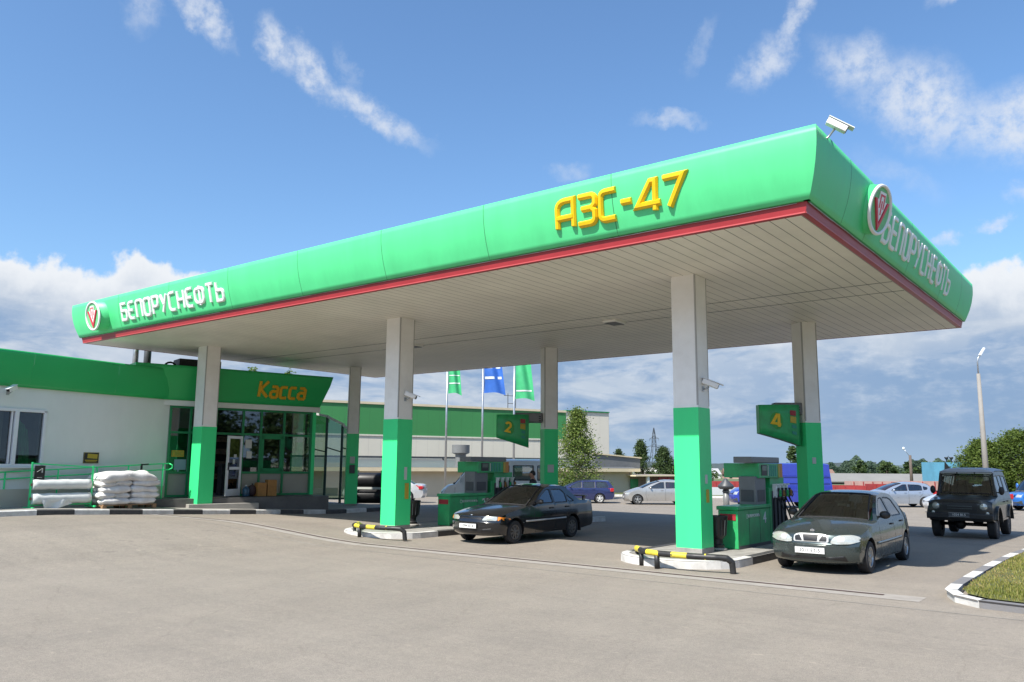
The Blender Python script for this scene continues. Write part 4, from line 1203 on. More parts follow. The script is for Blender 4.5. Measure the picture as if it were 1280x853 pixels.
def plate(t, y, z, txt, w=.52, yo=0, tilt=0, m=None):
    p = part('number_plate', m or M['plate'], t, lambda b: b.box((0, y, z), (w, .012, .112), bev=.002))
    text_mesh('plate_text', txt, .088, M['plate_txt'] if m is None else M['plate'], p, (.0, y - .0075, z - .002), (R(90), 0, 0), .001, sx=1.0)
    part('plate_rim', M['plate_txt'] if m is None else M['plate'], p, lambda b: [b.box((0, y - .0065, z + s * .053), (w - .006, .002, .004)) for s in (-1, 1)])

# ---- dark green three-box car
P = dict(paint=M['p_green'], beltz=.90, tumble=.46,
  plan=[(-2.12, .60), (-2.02, .72), (-1.80, .79), (-1.4, .83), (0, .84), (1.3, .83), (1.8, .79), (2.05, .70), (2.15, .60)],
  sect=[(.12, -.07), (.24, -.03), (.40, .0), (.62, .003), (.78, -.02), (.9, -.04), (1.0, -.045)],
  path=[(-1.98, .17, -1.62, .19, 0), (-2.10, .22, -1.78, .23, 0), (-2.14, .34, -1.86, .34, 0), (-2.15, .50, -1.88, .50, 1), (-2.10, .535, -1.86, .535, 0), (-2.08, .64, -1.82, .63, 0), (-2.00, .725, -1.72, .695, 0), (-1.55, .83, -1.42, .77, 0), (-1.18, .895, -1.10, .83, 0), (-.86, .935, -.72, .875, 1),
        (-.50, 1.14, -.34, 1.10, 0), (-.10, 1.325, .04, 1.29, 0), (.06, 1.375, .18, 1.335, 1), (.50, 1.425, .55, 1.375, 0), (1.0, 1.405, 1.02, 1.355, 0), (1.22, 1.37, 1.20, 1.32, 1), (1.48, 1.19, 1.46, 1.15, 0), (1.72, 1.01, 1.68, .97, 1),
        (1.90, .985, 1.84, .94, 0), (2.10, .955, 1.96, .90, 0), (2.16, .80, 1.98, .78, 0), (2.20, .56, 2.0, .56, 0), (2.20, .38, 1.99, .38, 0), (2.10, .24, 1.86, .25, 1)],
  ws=(9, 12), rw=(15, 17), tw=.88, arch=.335, wf=-1.32, wr=1.38, wz=.30, sill=.20, front_b=[], rear_b=[],
  wins=[[(-.50, .945), (-.02, 1.225), (.16, 1.285), (.40, 1.30), (.40, .93), (-.28, .93)], [(.48, .93), (.48, 1.30), (.90, 1.285), (1.08, 1.24), (1.24, .97), (1.22, .93)]],
  seams=[[(-.62, .86), (-.66, .60), (-.62, .28), (-.5, .23)], [(.44, 1.30), (.44, .6), (.42, .23)], [(1.30, .93), (1.22, .75), (1.02, .62), (.98, .48)], [(-.5, .225), (.9, .225)]],
  mould=[[(-.90, .50), (-.1, .505), (.98, .515), .045]], mouldm=M['p_green'],
  handles=[(.26, .80), (1.08, .82)], dark=((0, .0),), track=.725, r=.285, rim=M['rim_s'], spokes=6, floor=.17, cab=(-.72, 1.3), mirrors=[(-.42, .965, .11, (.10, .06, .075))], mirm=M['black'], sub=6, seatm=M['interior'])
P['patches'] = [
  (('front_intake', [(-.60, .235), (.60, .235), (.56, .335), (-.56, .335)], M['black']), dict(off=.006, depth=.01)),
    (('lower_lip', [(-.72, .185), (.72, .185), (.72, .222), (-.72, .222)], M['rim_s']), dict(off=.02, depth=.02)),
  (('bumper_seam', [(-.80, .522), (.80, .522), (.80, .531), (-.80, .531)], M['black']), dict(off=.003, depth=.01, round_=.002)),
  (('headlight', [(.335, .545), (.44, .535), (.66, .545), (.80, .595), (.785, .665), (.66, .70), (.46, .69), (.36, .62)], M['lens']), dict(off=.012, bulge=.02, mirror=True, round_=.05, step=.035)),
  (('headlight_bowl', [(.45, .57), (.58, .57), (.58, .665), (.45, .665)], M['brightrim']), dict(off=.028, bulge=.012, mirror=True, round_=.05, step=.03)),
  (('grille', [(-.315, .555), (.315, .555), (.30, .675), (.20, .705), (-.20, .705), (-.30, .675)], M['brightrim']), dict(off=.012, bulge=.008, round_=.04)),
  (('grille_mesh', [(-.115, .575), (.115, .575), (.14, .685), (-.14, .685)], M['black']), dict(off=.026, round_=.015)),
  (('grille_mesh', [(.15, .58), (.275, .578), (.285, .650), (.20, .680)], M['black']), dict(off=.024, round_=.015, mirror=True)),
]
t, W, patch, S_, bv = car('green_car', 'dark green car with a three-part chrome grille beside pump 4', 'car', P, (2.27, 1.75, 0), 0)
plate(t, -2.168, .415, '2011 ET-5')
part('badge', M['chrome'], t, lambda b: (b.box((0, -1.975, .745), (.07, .012, .012), rot=Matrix.Rotation(0, 3, 'X')), b.box((-.025, -1.965, .757), (.02, .01, .03), rot=Matrix.Rotation(R(35), 3, 'Y')), b.box((.025, -1.965, .757), (.02, .01, .03), rot=Matrix.Rotation(R(-35), 3, 'Y')), b.box((0, -1.965, .76), (.016, .01, .04))))
part('wiper', M['black'], t, lambda b: b.bar((-.52, -.78, .945), (.02, -.70, .965), .012))
part('wiper', M['black'], t, lambda b: b.bar((.05, -.80, .955), (.58, -.72, .94), .012))
part('badge', M['white_pl'], part('sun_visor_paper', M['sticker_w'], t, lambda b: b.box((-.02, -.02, 1.17), (.16, .01, .10))), lambda b: b.box((.10, -.03, 1.13), (.05, .01, .05)))

# ---- black four-door saloon
P = dict(paint=M['p_black'], beltz=.88, tumble=.42,
  plan=[(-2.14, .62), (-2.02, .73), (-1.7, .79), (-1.2, .815), (0, .825), (1.3, .815), (1.8, .80), (2.1, .775), (2.22, .745)],
  sect=[(.12, -.06), (.26, -.02), (.42, .0), (.66, .0), (.78, -.015), (.88, -.03), (1.0, -.035)],
  path=[(-2.02, .20, -1.72, .22, 0), (-2.13, .26, -1.84, .27, 0), (-2.16, .36, -1.88, .36, 0), (-2.17, .50, -1.90, .50, 1), (-2.14, .52, -1.88, .52, 0), (-2.10, .60, -1.86, .60, 0), (-2.04, .69, -1.80, .675, 0), (-1.60, .79, -1.50, .755, 0), (-1.16, .865, -1.10, .82, 0), (-.84, .905, -.72, .865, 1),
        (-.50, 1.10, -.36, 1.06, 0), (-.12, 1.29, .0, 1.25, 0), (.04, 1.34, .14, 1.30, 1), (.45, 1.39, .48, 1.345, 0), (.86, 1.375, .86, 1.33, 0), (1.04, 1.345, 1.02, 1.30, 1), (1.30, 1.17, 1.27, 1.13, 0), (1.52, 1.01, 1.48, .965, 1),
        (1.80, .985, 1.76, .945, 0), (2.14, .97, 2.10, .93, 1), (2.17, .94, 2.13, .91, 0), (2.17, .62, 2.13, .62, 0), (2.22, .52, 2.17, .52, 1), (2.22, .34, 2.16, .34, 0), (2.12, .26, 2.05, .27, 1)],
  ws=(9, 12), rw=(15, 17), tw=.88, arch=.325, wf=-1.34, wr=1.13, wz=.29, sill=.21,
  wins=[[(-.50, .93), (-.02, 1.20), (.12, 1.255), (.26, 1.265), (.26, .915), (-.30, .915)], [(.33, .915), (.33, 1.265), (.78, 1.255), (.92, 1.16), (.92, .915)], [(.98, 1.12), (1.24, .96), (1.20, .93), (.98, .925)]],
  seams=[[(-.60, .84), (-.62, .55), (-.55, .24)], [(.295, 1.26), (.295, .6), (.30, .24)], [(1.03, .92), (1.0, .75), (.82, .62), (.80, .45)], [(-1.0, .80), (-.66, .86)], [(-.55, .235), (.8, .235)]],
  mould=[[(-.95, .515), (-.1, .52), (.78, .53), .04]], mouldm=M['steel'],
  handles=[(.14, .80), (.86, .81)], track=.70, r=.275, rim=M['rim_d'], spokes=8, floor=.19, cab=(-.72, 1.25), mirrors=[(-.42, .94, .10, (.09, .05, .06))], sub=6, cap=False, ww=.175, seatm=M['interior'])
P['patches'] = [
  (('grille', [(-.34, .575), (.34, .575), (.32, .63), (-.32, .63)], M['black']), dict(off=.006)),
  (('bumper_strip', [(-.84, .475), (.84, .475), (.84, .50), (-.84, .50)], M['bumper_g']), dict(off=.014, round_=.005)),
  (('front_intake', [(-.62, .29), (.62, .29), (.60, .38), (-.60, .38)], M['black']), dict(off=.006)),
  (('lower_lip', [(-.72, .205), (.72, .205), (.72, .245), (-.72, .245)], M['bumper_g']), dict(off=.03, round_=.01)),
  (('headlight', [(.36, .565), (.69, .56), (.69, .655), (.44, .665), (.38, .62)], M['lens']), dict(off=.012, bulge=.012, mirror=True, round_=.03, step=.035)),
  (('indicator', [(.70, .56), (.80, .57), (.79, .635), (.70, .655)], M['lens_o']), dict(off=.010, bulge=.008, mirror=True, round_=.02, step=.03)),
]
t, W, patch, S_, bv = car('black_sedan', 'black four-door sedan in front of the green pump 2', 'car', P, (-5.78, 1.72, 0), 0)
plate(t, -2.19, .43, '1094 EE-4')
part('badge', M['chrome'], t, lambda b: b.ellipsoid((0, -2.06, .675), (.035, .01, .018), 12, 8))
part('wiper', M['black'], t, lambda b: b.bar((-.52, -.76, .925), (.02, -.68, .945), .012))
part('mud_flap', M['black'], t, lambda b: b.box((.72, 1.47, .27), (.20, .012, .22)))
part('mud_flap', M['black'], t, lambda b: b.box((-.72, 1.47, .27), (.20, .012, .22)))
part('rear_wing', M['p_black'], t, lambda b: (b.box((0, 2.06, 1.045), (1.24, .15, .025), bev=.01), b.box((-.54, 2.06, 1.0), (.05, .10, .08)), b.box((.54, 2.06, 1.0), (.05, .10, .08))))

# ---- black off-road car
P = dict(paint=M['p_jeep'], beltz=1.20, tumble=.20, pz=6., pe=5., tpow=.6, sharp=30,
  plan=[(-2.0, .74), (-1.9, .80), (-1.4, .84), (-.8, .84), (0, .84), (1.8, .84), (1.95, .82)],
  sect=[(.3, -.03), (.5, 0), (1.0, 0), (1.15, -.03), (1.25, -.045)],
  path=[(-1.90, .52, -1.86, .55, 0), (-1.93, .60, -1.88, .62, 1), (-1.93, .80, -1.90, .80, 0), (-1.93, 1.00, -1.88, .96, 0), (-1.88, 1.11, -1.80, 1.04, 1), (-1.40, 1.17, -1.34, 1.11, 0), (-.92, 1.20, -.90, 1.16, 0), (-.72, 1.21, -.72, 1.20, 1),
        (-.62, 1.50, -.62, 1.49, 0), (-.52, 1.82, -.52, 1.80, 1), (-.44, 1.90, -.42, 1.86, 0), (0, 1.97, 0, 1.89, 0), (1.0, 1.98, 1.0, 1.90, 0), (1.75, 1.94, 1.72, 1.87, 1), (1.86, 1.60, 1.84, 1.58, 0), (1.92, 1.25, 1.90, 1.24, 1), (1.95, .90, 1.93, .90, 0), (1.95, .56, 1.93, .58, 1)],
  ws=(7.02, 8.98), rw=(13.2, 14.6), tw=.90, arch=.44, wf=-1.24, wr=1.14, wz=.40, sill=.50,
  wins=[[(-.52, 1.27), (-.42, 1.76), (.22, 1.78), (.22, 1.27)], [(.32, 1.27), (.32, 1.78), (.92, 1.78), (.92, 1.27)], [(1.02, 1.27), (1.02, 1.77), (1.66, 1.75), (1.74, 1.27)]],
  seams=[[(-.62, 1.18), (-.62, .56)], [(.27, 1.78), (.27, .56)], [(.97, 1.78), (.97, 1.0), (.80, .72)], [(-.62, .55), (.66, .55)], [(-.7, 1.08), (1.9, 1.08)]],
  handles=[(.14, 1.02), (.84, 1.02)], track=.70, r=.405, ww=.22, rim=M['rim_d'], spokes=6, rimr=.5, floor=.52, cab=(-.66, 1.5), mirrors=[(-.66, 1.30, .12, (.075, .035, .12))], sub=4, step=.12, seatm=M['interior'])
P['patches'] = [
  (('grille', [(-.44, .80), (.44, .80), (.44, 1.02), (-.44, 1.02)], M['black']), dict(off=.008, round_=.04)),
  (('headlight_ring', [(.60 + .115 * math.cos(a), .93 + .115 * math.sin(a)) for a in [6.2832 * k / 14 for k in range(14)]], M['bumper_g']), dict(off=.02, mirror=True, round_=.002)),
  (('headlight', [(.60 + .09 * math.cos(a), .93 + .09 * math.sin(a)) for a in [6.2832 * k / 14 for k in range(14)]], M['lens']), dict(off=.03, bulge=.03, mirror=True, round_=.002, step=.04)),
  (('indicator', [(.68 + .045 * math.cos(a), .74 + .045 * math.sin(a)) for a in [6.2832 * k / 10 for k in range(10)]], M['lens']), dict(off=.02, bulge=.01, mirror=True, round_=.002, step=.04)),
]
t, W, patch, S_, bv = car('jeep', 'black boxy off-road car with round headlights waiting in the lane', 'off-road car', P, (2.85, 12.62, gz(2.85, 12.6)), 0)
M['rooftarp'] = mat('grey_roof_cover', (.42, .42, .44), .6, var=.1, scale=4)
def fend(b):
    for s in (-1, 1):
        A = [(-1.24 + .50 * math.cos(R(a)), .42 + .52 * math.sin(R(a))) for a in range(8, 173, 11)]
        for (y0, z0), (y1, z1) in zip(A, A[1:]):
            b.prism([(y0, z0), (y1, z1), (y1 * .0 + y1 - (y1 + 1.24) * .07, z1 - .03), (y0 - (y0 + 1.24) * .07, z0 - .03)], lambda a, c, d: (s * d, a, c), .66, .90)
part('front_fender', M['p_jeep'], t, fend)
def rfend(b):
    for s in (-1, 1):
        A = [(1.14 + .48 * math.cos(R(a)), .42 + .50 * math.sin(R(a))) for a in range(8, 173, 11)]
        for (y0, z0), (y1, z1) in zip(A, A[1:]):
            b.prism([(y0, z0), (y1, z1), (y1 - (y1 - 1.14) * .07, z1 - .03), (y0 - (y0 - 1.14) * .07, z0 - .03)], lambda a, c, d: (s * d, a, c), .80, .89)
part('rear_fender', M['p_jeep'], t, rfend)
part('front_bumper', M['black'], t, lambda b: b.box((0, -2.05, .66), (1.66, .10, .15), bev=.03))
part('grille_bar', M['bumper_g'], t, lambda b: b.box((0, -1.952, .93), (.62, .015, .03)))
part('grille_bar', M['bumper_g'], t, lambda b: b.box((0, -1.952, .865), (.62, .015, .02)))
part('axle', M['black'], t, lambda b: (b.tube([(-.62, -1.24, .40), (.62, -1.24, .40)], .05, 10), b.ellipsoid((-.12, -1.24, .40), (.15, .15, .15), 12, 8)))
part('axle', M['black'], t, lambda b: (b.tube([(-.62, 1.14, .40), (.62, 1.14, .40)], .05, 10), b.ellipsoid((-.02, 1.14, .40), (.16, .16, .16), 12, 8)))
part('roof_skin', M['rooftarp'], t, lambda b: b.grid(lambda u, v: ((v * 2 - 1) * .70, -.50 + u * 2.26, 2.005 - .085 * abs(v * 2 - 1) ** 3.5 - (.035 * (1 - u * 6) if u < 1 / 6 else 0)), 12, 12))
part('roof_lip', M['rooftarp'], t, lambda b: b.grid(lambda u, v: ((v * 2 - 1) * .71, -.50 - .05 * u, 1.972 - .085 * abs(v * 2 - 1) ** 3.5 - .11 * u), 3, 12))
part('sun_strip', M['sticker_w'], t, lambda b: [b.box((x, -.58, 1.835 + .012), (.42, .02, .025)) for x in (-.46, 0, .46)])
part('windscreen_frame', M['p_jeep'], t, lambda b: (b.bar((-.74, -.75, 1.2), (-.68, -.55, 1.84), .05), b.bar((.74, -.75, 1.2), (.68, -.55, 1.84), .05), b.bar((-.68, -.55, 1.85), (.68, -.55, 1.85), .05)))
plate(t, -2.105, .70, '1024 BI-5', m=M['dgrey'])
part('bonnet_edge', M['black'], t, lambda b: b.box((0, -1.945, 1.055), (.96, .012, .010)))

# ---- background cars, all standing across the yard
A52 = R(-52)
def side_car(name, label, kind, pt, loc, length=None, rim='rim_w', **kw):
    s = kw.pop('scale', 1.)
    if kind == 'hatch':
        P = dict(path=[(-2.02, .18, -1.74, .2, 0), (-2.13, .36, -1.88, .36, 0), (-2.12, .56, -1.88, .56, 0), (-2.02, .74, -1.78, .70, 0), (-1.5, .93, -1.38, .86, 0), (-1.15, 1.03, -1.0, .96, 1), (-.6, 1.27, -.45, 1.22, 0), (-.05, 1.43, .06, 1.38, 1), (.5, 1.50, .55, 1.44, 0), (1.2, 1.46, 1.2, 1.40, 0), (1.62, 1.39, 1.58, 1.33, 1), (1.85, 1.20, 1.80, 1.14, 0), (2.02, 1.0, 1.92, .96, 1), (2.12, .76, 1.98, .74, 0), (2.14, .45, 2.0, .45, 0), (2.02, .22, 1.88, .23, 1)],
          ws=(5, 7), rw=(10, 12), wins=[[(-.70, .99), (-.1, 1.27), (.06, 1.34), (.30, 1.35), (.30, .97), (-.45, .96)], [(.38, .97), (.38, 1.35), (1.05, 1.33), (1.20, 1.26), (1.20, 1.00)], [(1.27, 1.02), (1.27, 1.25), (1.55, 1.18), (1.50, 1.05)]],
          seams=[[(-.80, .9), (-.85, .6), (-.75, .25)], [(.34, 1.34), (.34, .25)], [(1.23, 1.0), (1.18, .8), (.98, .6)]], handles=[(.14, .86), (.98, .88)], wf=-1.34, wr=1.30)
    elif kind == 'wagon':
        P = dict(path=[(-2.1, .2, -1.84, .22, 0), (-2.22, .38, -1.98, .38, 0), (-2.20, .58, -1.96, .58, 0), (-2.1, .72, -1.88, .69, 0), (-1.6, .86, -1.5, .80, 0), (-1.12, .95, -1.0, .89, 1), (-.65, 1.18, -.5, 1.13, 0), (-.2, 1.36, -.08, 1.31, 1), (.4, 1.43, .45, 1.38, 0), (1.3, 1.43, 1.3, 1.38, 0), (1.86, 1.38, 1.84, 1.33, 1), (2.04, 1.18, 2.0, 1.14, 0), (2.18, .95, 2.1, .93, 1), (2.22, .7, 2.12, .7, 0), (2.25, .45, 2.15, .45, 0), (2.15, .25, 2.05, .26, 1)],
          ws=(5, 7), rw=(10, 12), wins=[[(-.72, .95), (-.22, 1.22), (-.06, 1.30), (.16, 1.31), (.16, .94)], [(.24, .94), (.24, 1.31), (.98, 1.31), (.98, .94)], [(1.06, .94), (1.06, 1.31), (1.66, 1.29), (1.84, .98)]],
          seams=[[(-.8, .9), (-.82, .6), (-.72, .26)], [(.20, 1.3), (.20, .26)], [(1.02, .95), (.98, .7), (.86, .6)]], handles=[(.02, .84), (.86, .85)], wf=-1.38, wr=1.26)
    elif kind == 'sedan':
        P = dict(path=[(-2.1, .2, -1.84, .22, 0), (-2.24, .38, -2.0, .38, 0), (-2.22, .58, -1.98, .58, 0), (-2.1, .70, -1.88, .67, 0), (-1.6, .84, -1.5, .79, 0), (-1.05, .93, -.95, .87, 1), (-.6, 1.15, -.46, 1.10, 0), (-.1, 1.35, .0, 1.30, 1), (.4, 1.41, .45, 1.36, 0), (.9, 1.39, .9, 1.34, 0), (1.1, 1.35, 1.08, 1.31, 1), (1.4, 1.18, 1.36, 1.13, 0), (1.72, 1.0, 1.66, .95, 1), (2.2, .95, 2.1, .90, 0), (2.28, .72, 2.16, .70, 0), (2.30, .42, 2.18, .42, 0), (2.2, .24, 2.06, .25, 1)],
          ws=(5, 7), rw=(10, 12), wins=[[(-.68, .93), (-.18, 1.20), (.0, 1.28), (.22, 1.29), (.22, .92)], [(.30, .92), (.30, 1.29), (.86, 1.28), (1.10, 1.16), (1.30, .96), (1.24, .92)]],
          seams=[[(-.75, .88), (-.76, .55), (-.7, .26)], [(.26, 1.29), (.26, .26)], [(1.28, .92), (1.2, .7), (1.05, .6)]], handles=[(.10, .82), (1.04, .84)], wf=-1.36, wr=1.34)
    else:
        P = kind
    P = dict(P)
    base = dict(paint=pt, beltz=.94, tumble=.40, plan=[(-2.3, .66), (-2.1, .76), (-1.6, .83), (0, .85), (1.6, .83), (2.1, .78), (2.35, .70)], sect=[(.12, -.06), (.3, -.02), (.6, 0), (.8, -.01), (.95, -.04)],
      tw=.88, arch=.345, wz=.30, sill=.22, track=.74, r=.30, rim=M[rim], spokes=5, floor=.2, cab=(-.9, 1.3), sub=4, step=.16, rimr=.66, cabin=True, mirrors=[(-.55, .98, .10, (.09, .05, .06))], mirm=pt, handlem=pt)
    for k in base: P.setdefault(k, base[k])
    P['patches'] = kw.get('patches', [
      (('headlight', [(.42, .60), (.76, .62), (.78, .70), (.50, .70)], M['lens']), dict(off=.01, bulge=.01, mirror=True, step=.08)),
      (('grille', [(-.36, .55), (.36, .55), (.34, .65), (-.34, .65)], M['black']), dict(off=.006, step=.08)),
      (('number_plate', [(-.26, .38), (.26, .38), (.26, .49), (-.26, .49)], M['plate']), dict(off=.012, step=.2, round_=.004)),
      (('tail_light', [(.58, .74), (.78, .72), (.78, .92), (.62, .94)], M['lens_r']), dict(off=.012, bulge=.01, mirror=True, front=False, step=.08)),
      (('number_plate', [(-.26, .62), (.26, .62), (.26, .73), (-.26, .73)], M['plate']), dict(off=.012, step=.2, round_=.004, front=False)),
    ])
    return car(name, label, kw.get('cat', 'car'), P, (loc[0], loc[1], gz(loc[0], loc[1])), kw.get('rz', A52))[0]
def side_tail(t, y, z, x, h=.2):
    for s in (1, -1): part('tail_light', M['lens_r'], t, lambda b: b.box((s * x, y, z), (.06, .22, h), bev=.03))
t = side_car('silver_hatchback', 'silver hatchback parked facing left behind the front right column', 'hatch', M['p_silver'], (-16.87, 30.0), rim='rim_s')
t = side_car('blue_wagon', 'dark blue estate car with bright wheels parked behind the black sedan', 'wagon', M['p_blue'], (-21.35, 28.0)); side_tail(t, 2.03, .82, .80, .22)
t = side_car('silver_hatchback', 'pale blue-silver hatchback parked facing left beyond the dark green car', 'hatch', M['p_silver2'], (-5.1, 38.2)); side_tail(t, 1.92, .88, .80, .24)
t = side_car('pale_sedan', 'pale silver sedan parked facing left beyond the front middle column', 'sedan', M['p_white'], (-25.75, 15.6)); side_tail(t, 2.05, .78, .79, .18)
t = side_car('white_hatchback', 'white hatchback with red tail lights at the right edge beside the blue minibus', 'hatch', M['p_white'], (-.7, 33.8)); side_tail(t, 1.94, .90, .80, .26)

def van_kind(Lh, H, nose=1.0, belt=1.15, wins=(), bonnet=1.15, wr=1.3):
    f = -Lh / 2
    return dict(path=[(f + .1, .28, f + .3, .3, 0), (f, .45, f + .2, .45, 0), (f, .70, f + .2, .70, 0), (f + .15, .92, f + .3, .88, 0), (f + nose * .6, bonnet - .04, f + nose * .6 + .1, bonnet - .08, 0), (f + nose, bonnet, f + nose + .1, bonnet - .04, 1), (f + nose + .40, 1.62, f + nose + .48, 1.58, 0), (f + nose + .78, H - .14, f + nose + .84, H - .2, 1), (f + nose + 1.2, H - .02, f + nose + 1.2, H - .1, 0), (0.4, H, .4, H - .08, 0), (Lh / 2 - .3, H, Lh / 2 - .3, H - .08, 0), (Lh / 2 - .12, H - .08, Lh / 2 - .12, H - .16, 1), (Lh / 2 - .03, 1.5, Lh / 2 - .04, 1.5, 0), (Lh / 2, 1.1, Lh / 2 - .01, 1.1, 1), (Lh / 2, .7, Lh / 2 - .01, .7, 0), (Lh / 2, .4, Lh / 2 - .02, .4, 1)],
      ws=(5, 7), rw=(11.3, 12.8), wins=list(wins), beltz=belt, tumble=.10, pz=5., pe=3.5, plan=[(f, .78), (f + .3, .88), (f + 1., .95), (Lh / 2, .95)], sect=[(.2, -.04), (.5, 0), (1.1, 0), (1.6, -.02)], arch=.40, wz=.34, sill=.36, track=.82, r=.34, floor=.36, wf=f + .95, wr=Lh / 2 - wr, cab=(f + nose + .1, f + nose + 1.9), rows=1,
      seams=[[(f + nose + .1, 1.0), (f + nose + .1, .4)], [(f + nose + 1.1, H - .3), (f + nose + 1.1, .4)]], handles=[(f + nose + .95, 1.05)], mirrors=[(f + nose + .35, 1.28, .16, (.11, .05, .16))])
vp = [(('headlight', [(.48, .74), (.80, .74), (.80, .92), (.50, .90)], M['lens']), dict(off=.01, bulge=.01, mirror=True, step=.08)),
      (('grille', [(-.42, .74), (.42, .74), (.40, .88), (-.40, .88)], M['black']), dict(off=.006, step=.08)),
      (('front_bumper', [(-.84, .36), (.84, .36), (.84, .56), (-.84, .56)], M['bumper_g']), dict(off=.03, step=.2)),
      (('tail_light', [(.78, .9), (.88, .9), (.88, 1.2), (.78, 1.2)], M['lens_r']), dict(off=.012, mirror=True, front=False, step=.08))]
f = -2.5
K = van_kind(5.0, 2.22, nose=.62, belt=1.25, bonnet=1.14, wins=[[(f + 1.14, 1.28), (f + 1.52, 1.90), (f + 1.95, 1.94), (f + 1.95, 1.25)], [(f + 2.15, 1.3), (f + 2.15, 1.95), (f + 3.05, 1.95), (f + 3.05, 1.3)], [(f + 3.2, 1.3), (f + 3.2, 1.95), (f + 4.1, 1.95), (f + 4.1, 1.3)], [(f + 4.25, 1.3), (f + 4.25, 1.95), (f + 4.75, 1.95), (f + 4.75, 1.3)]])
side_car('white_minibus', 'white minibus with dark side windows behind the green pump 2', K, M['p_van'], (-15.6, 12.75), cat='minibus', patches=vp)
f = -2.8
K = van_kind(5.6, 2.55, nose=.9, bonnet=1.16, belt=1.3, wins=[[(f + 1.52, 1.30), (f + 1.86, 2.0), (f + 2.25, 2.05), (f + 2.25, 1.28)]])
t = side_car('blue_panel_van', 'blue panel van with a ribbed windowless side behind the rear right column', K, M['p_bvan'], (-10.0, 31.8), cat='van', patches=vp)
for s in (1, -1):
    for z in (1.0, 1.42, 1.84): part('side_rib', M['p_bvan'], t, lambda b: b.box((s * .955, .9, z), (.03, 3.5, .05), bev=.012))
f = -2.4
K = van_kind(4.8, 1.95, nose=.8, bonnet=1.05, belt=1.15, wins=[[(f + 1.34, 1.18), (f + 1.66, 1.66), (f + 2.1, 1.72), (f + 2.1, 1.15)], [(f + 2.25, 1.18), (f + 2.25, 1.72), (f + 3.1, 1.72), (f + 3.1, 1.18)], [(f + 3.25, 1.18), (f + 3.25, 1.72), (f + 4.4, 1.70), (f + 4.5, 1.18)]])
side_car('blue_minibus', 'bright blue minibus cut by the right edge of the yard', K, M['p_mini'], (2.6, 40.3), cat='minibus', patches=vp)
# ------------------------------------------------------------------ station building (left wing)
M['glass_c'] = glass_mat('clear_window_glass', (.75, .80, .77), .0)
PZ = lambda y: gz(-17, y) + .148
def lprof(z0, z1, outs):
    return lambda t: (interpl(outs, t), lerp(z0, z1, t))
st = thing('station_building', 'grey rendered station building with a plain green fascia and a white window', 'building', (-19.77, -.36, 0), math.atan2(.986, -.165))
SX = -13.5
def wall(b):
    # front wall with a window opening; local -y is outwards
    w0, w1, z0, z1 = -7.05, -4.42, 1.70, 3.38
    b.box(((SX + w0) / 2, .15, 2.55), (w0 - SX, .3, 3.0)); b.box(((w1 - .02) / 2, .15, 2.55), (-.02 - w1, .3, 3.0))
    b.box(((w0 + w1) / 2, .15, (1.05 + z0) / 2), (w1 - w0, .3, z0 - 1.05)); b.box(((w0 + w1) / 2, .15, (z1 + 4.05) / 2), (w1 - w0, .3, 4.05 - z1))
    b.box((SX + .15, 4.3, 2.55), (.3, 8, 3.0)); b.box((-.15, 4.3, 2.55), (.3, 8, 3.0))
part('wall', M['wallgrey'], st, wall)
part('plinth', M['wallbase'], st, lambda b: b.box(((SX) / 2 - .02, .12, .62), (-SX - .04, .34, .87)))
part('interior_room', M['interior'], st, lambda b: (b.box((-6, 3.0, 2.6), (9, .1, 3)), b.box((-6, 1.6, 1.2), (9, 3, .1)), b.box((-6, 1.6, 4.0), (9, 3, .1))))
wf_ = part('window', M['white_pl'], st, lambda b: [b.box(c, d, bev=.008) for c, d in (((-5.735, .02, 1.735), (2.66, .12, .09)), ((-5.735, .02, 3.345), (2.66, .12, .09)), ((-7.02, .02, 2.54), (.09, .12, 1.66)), ((-4.45, .02, 2.54), (.09, .12, 1.66)), ((-5.30, .0, 2.54), (.12, .10, 1.56)), ((-5.42, .03, 2.54), (.05, .08, 1.52)))])
part('sill', M['white_pl'], wf_, lambda b: b.box((-5.735, -.05, 1.675), (2.7, .16, .03)))
part('pane', M['glass_c'], wf_, lambda b: b.box((-6.2, .05, 2.54), (1.52, .008, 1.5)))
part('pane', M['glass_c'], wf_, lambda b: b.box((-4.87, .03, 2.54), (.80, .008, 1.5)))
part('curtain', mat('green_curtain', (.03, .30, .10), .8, var=.2, scale=2), wf_, lambda b: b.grid(lambda u, v: (-4.95 + .30 * u - .22 * v * v * (1 - .5 * u), .30 + .03 * math.sin(u * 16), 1.75 + v * 1.5 * (1 - .3 * u)), 16, 10))
part('curtain', mat('grey_net_curtain', (.16, .16, .14), .9, var=.3, scale=3, stretch=(9, 1, .3)), wf_, lambda b: b.grid(lambda u, v: (-7.0 + 1.5 * u, .28 + .03 * math.sin(u * 40), 1.72 + v * 1.6), 60, 2))
def prof_run(b, s0, s1, z0, z1, outs, e0=0., e1=0., n=10):
    rows = []
    for k in range(n + 1):
        t = k / n; o = interpl(outs, t); z = lerp(z0, z1, t); rows.append([b.v((s0 + e0 * o, -o, z)), b.v((s1 + e1 * o, -o, z))])
    for p, q in zip(rows, rows[1:]): b.f([p[0], p[1], q[1], q[0]], True)
    return rows
def fs(b):
    outs = [(0, .08), (.3, .17), (.7, .24), (1, .25)]
    for a in range(5):
        x0, x1 = lerp(SX, .55, a / 5) + .0008, lerp(SX, .55, (a + 1) / 5) - .0008
        rows = prof_run(b, x0, x1, 4.02, 5.06, outs)
        t = [b.v((p.co.x, .25, p.co.z)) for p in rows[-1]]; b.f([rows[-1][0], rows[-1][1], t[1], t[0]])
        u = [b.v((p.co.x, .1, p.co.z)) for p in rows[0]]; b.f([rows[0][0], rows[0][1], u[1], u[0]])
part('fascia', M['green_d'], st, fs)
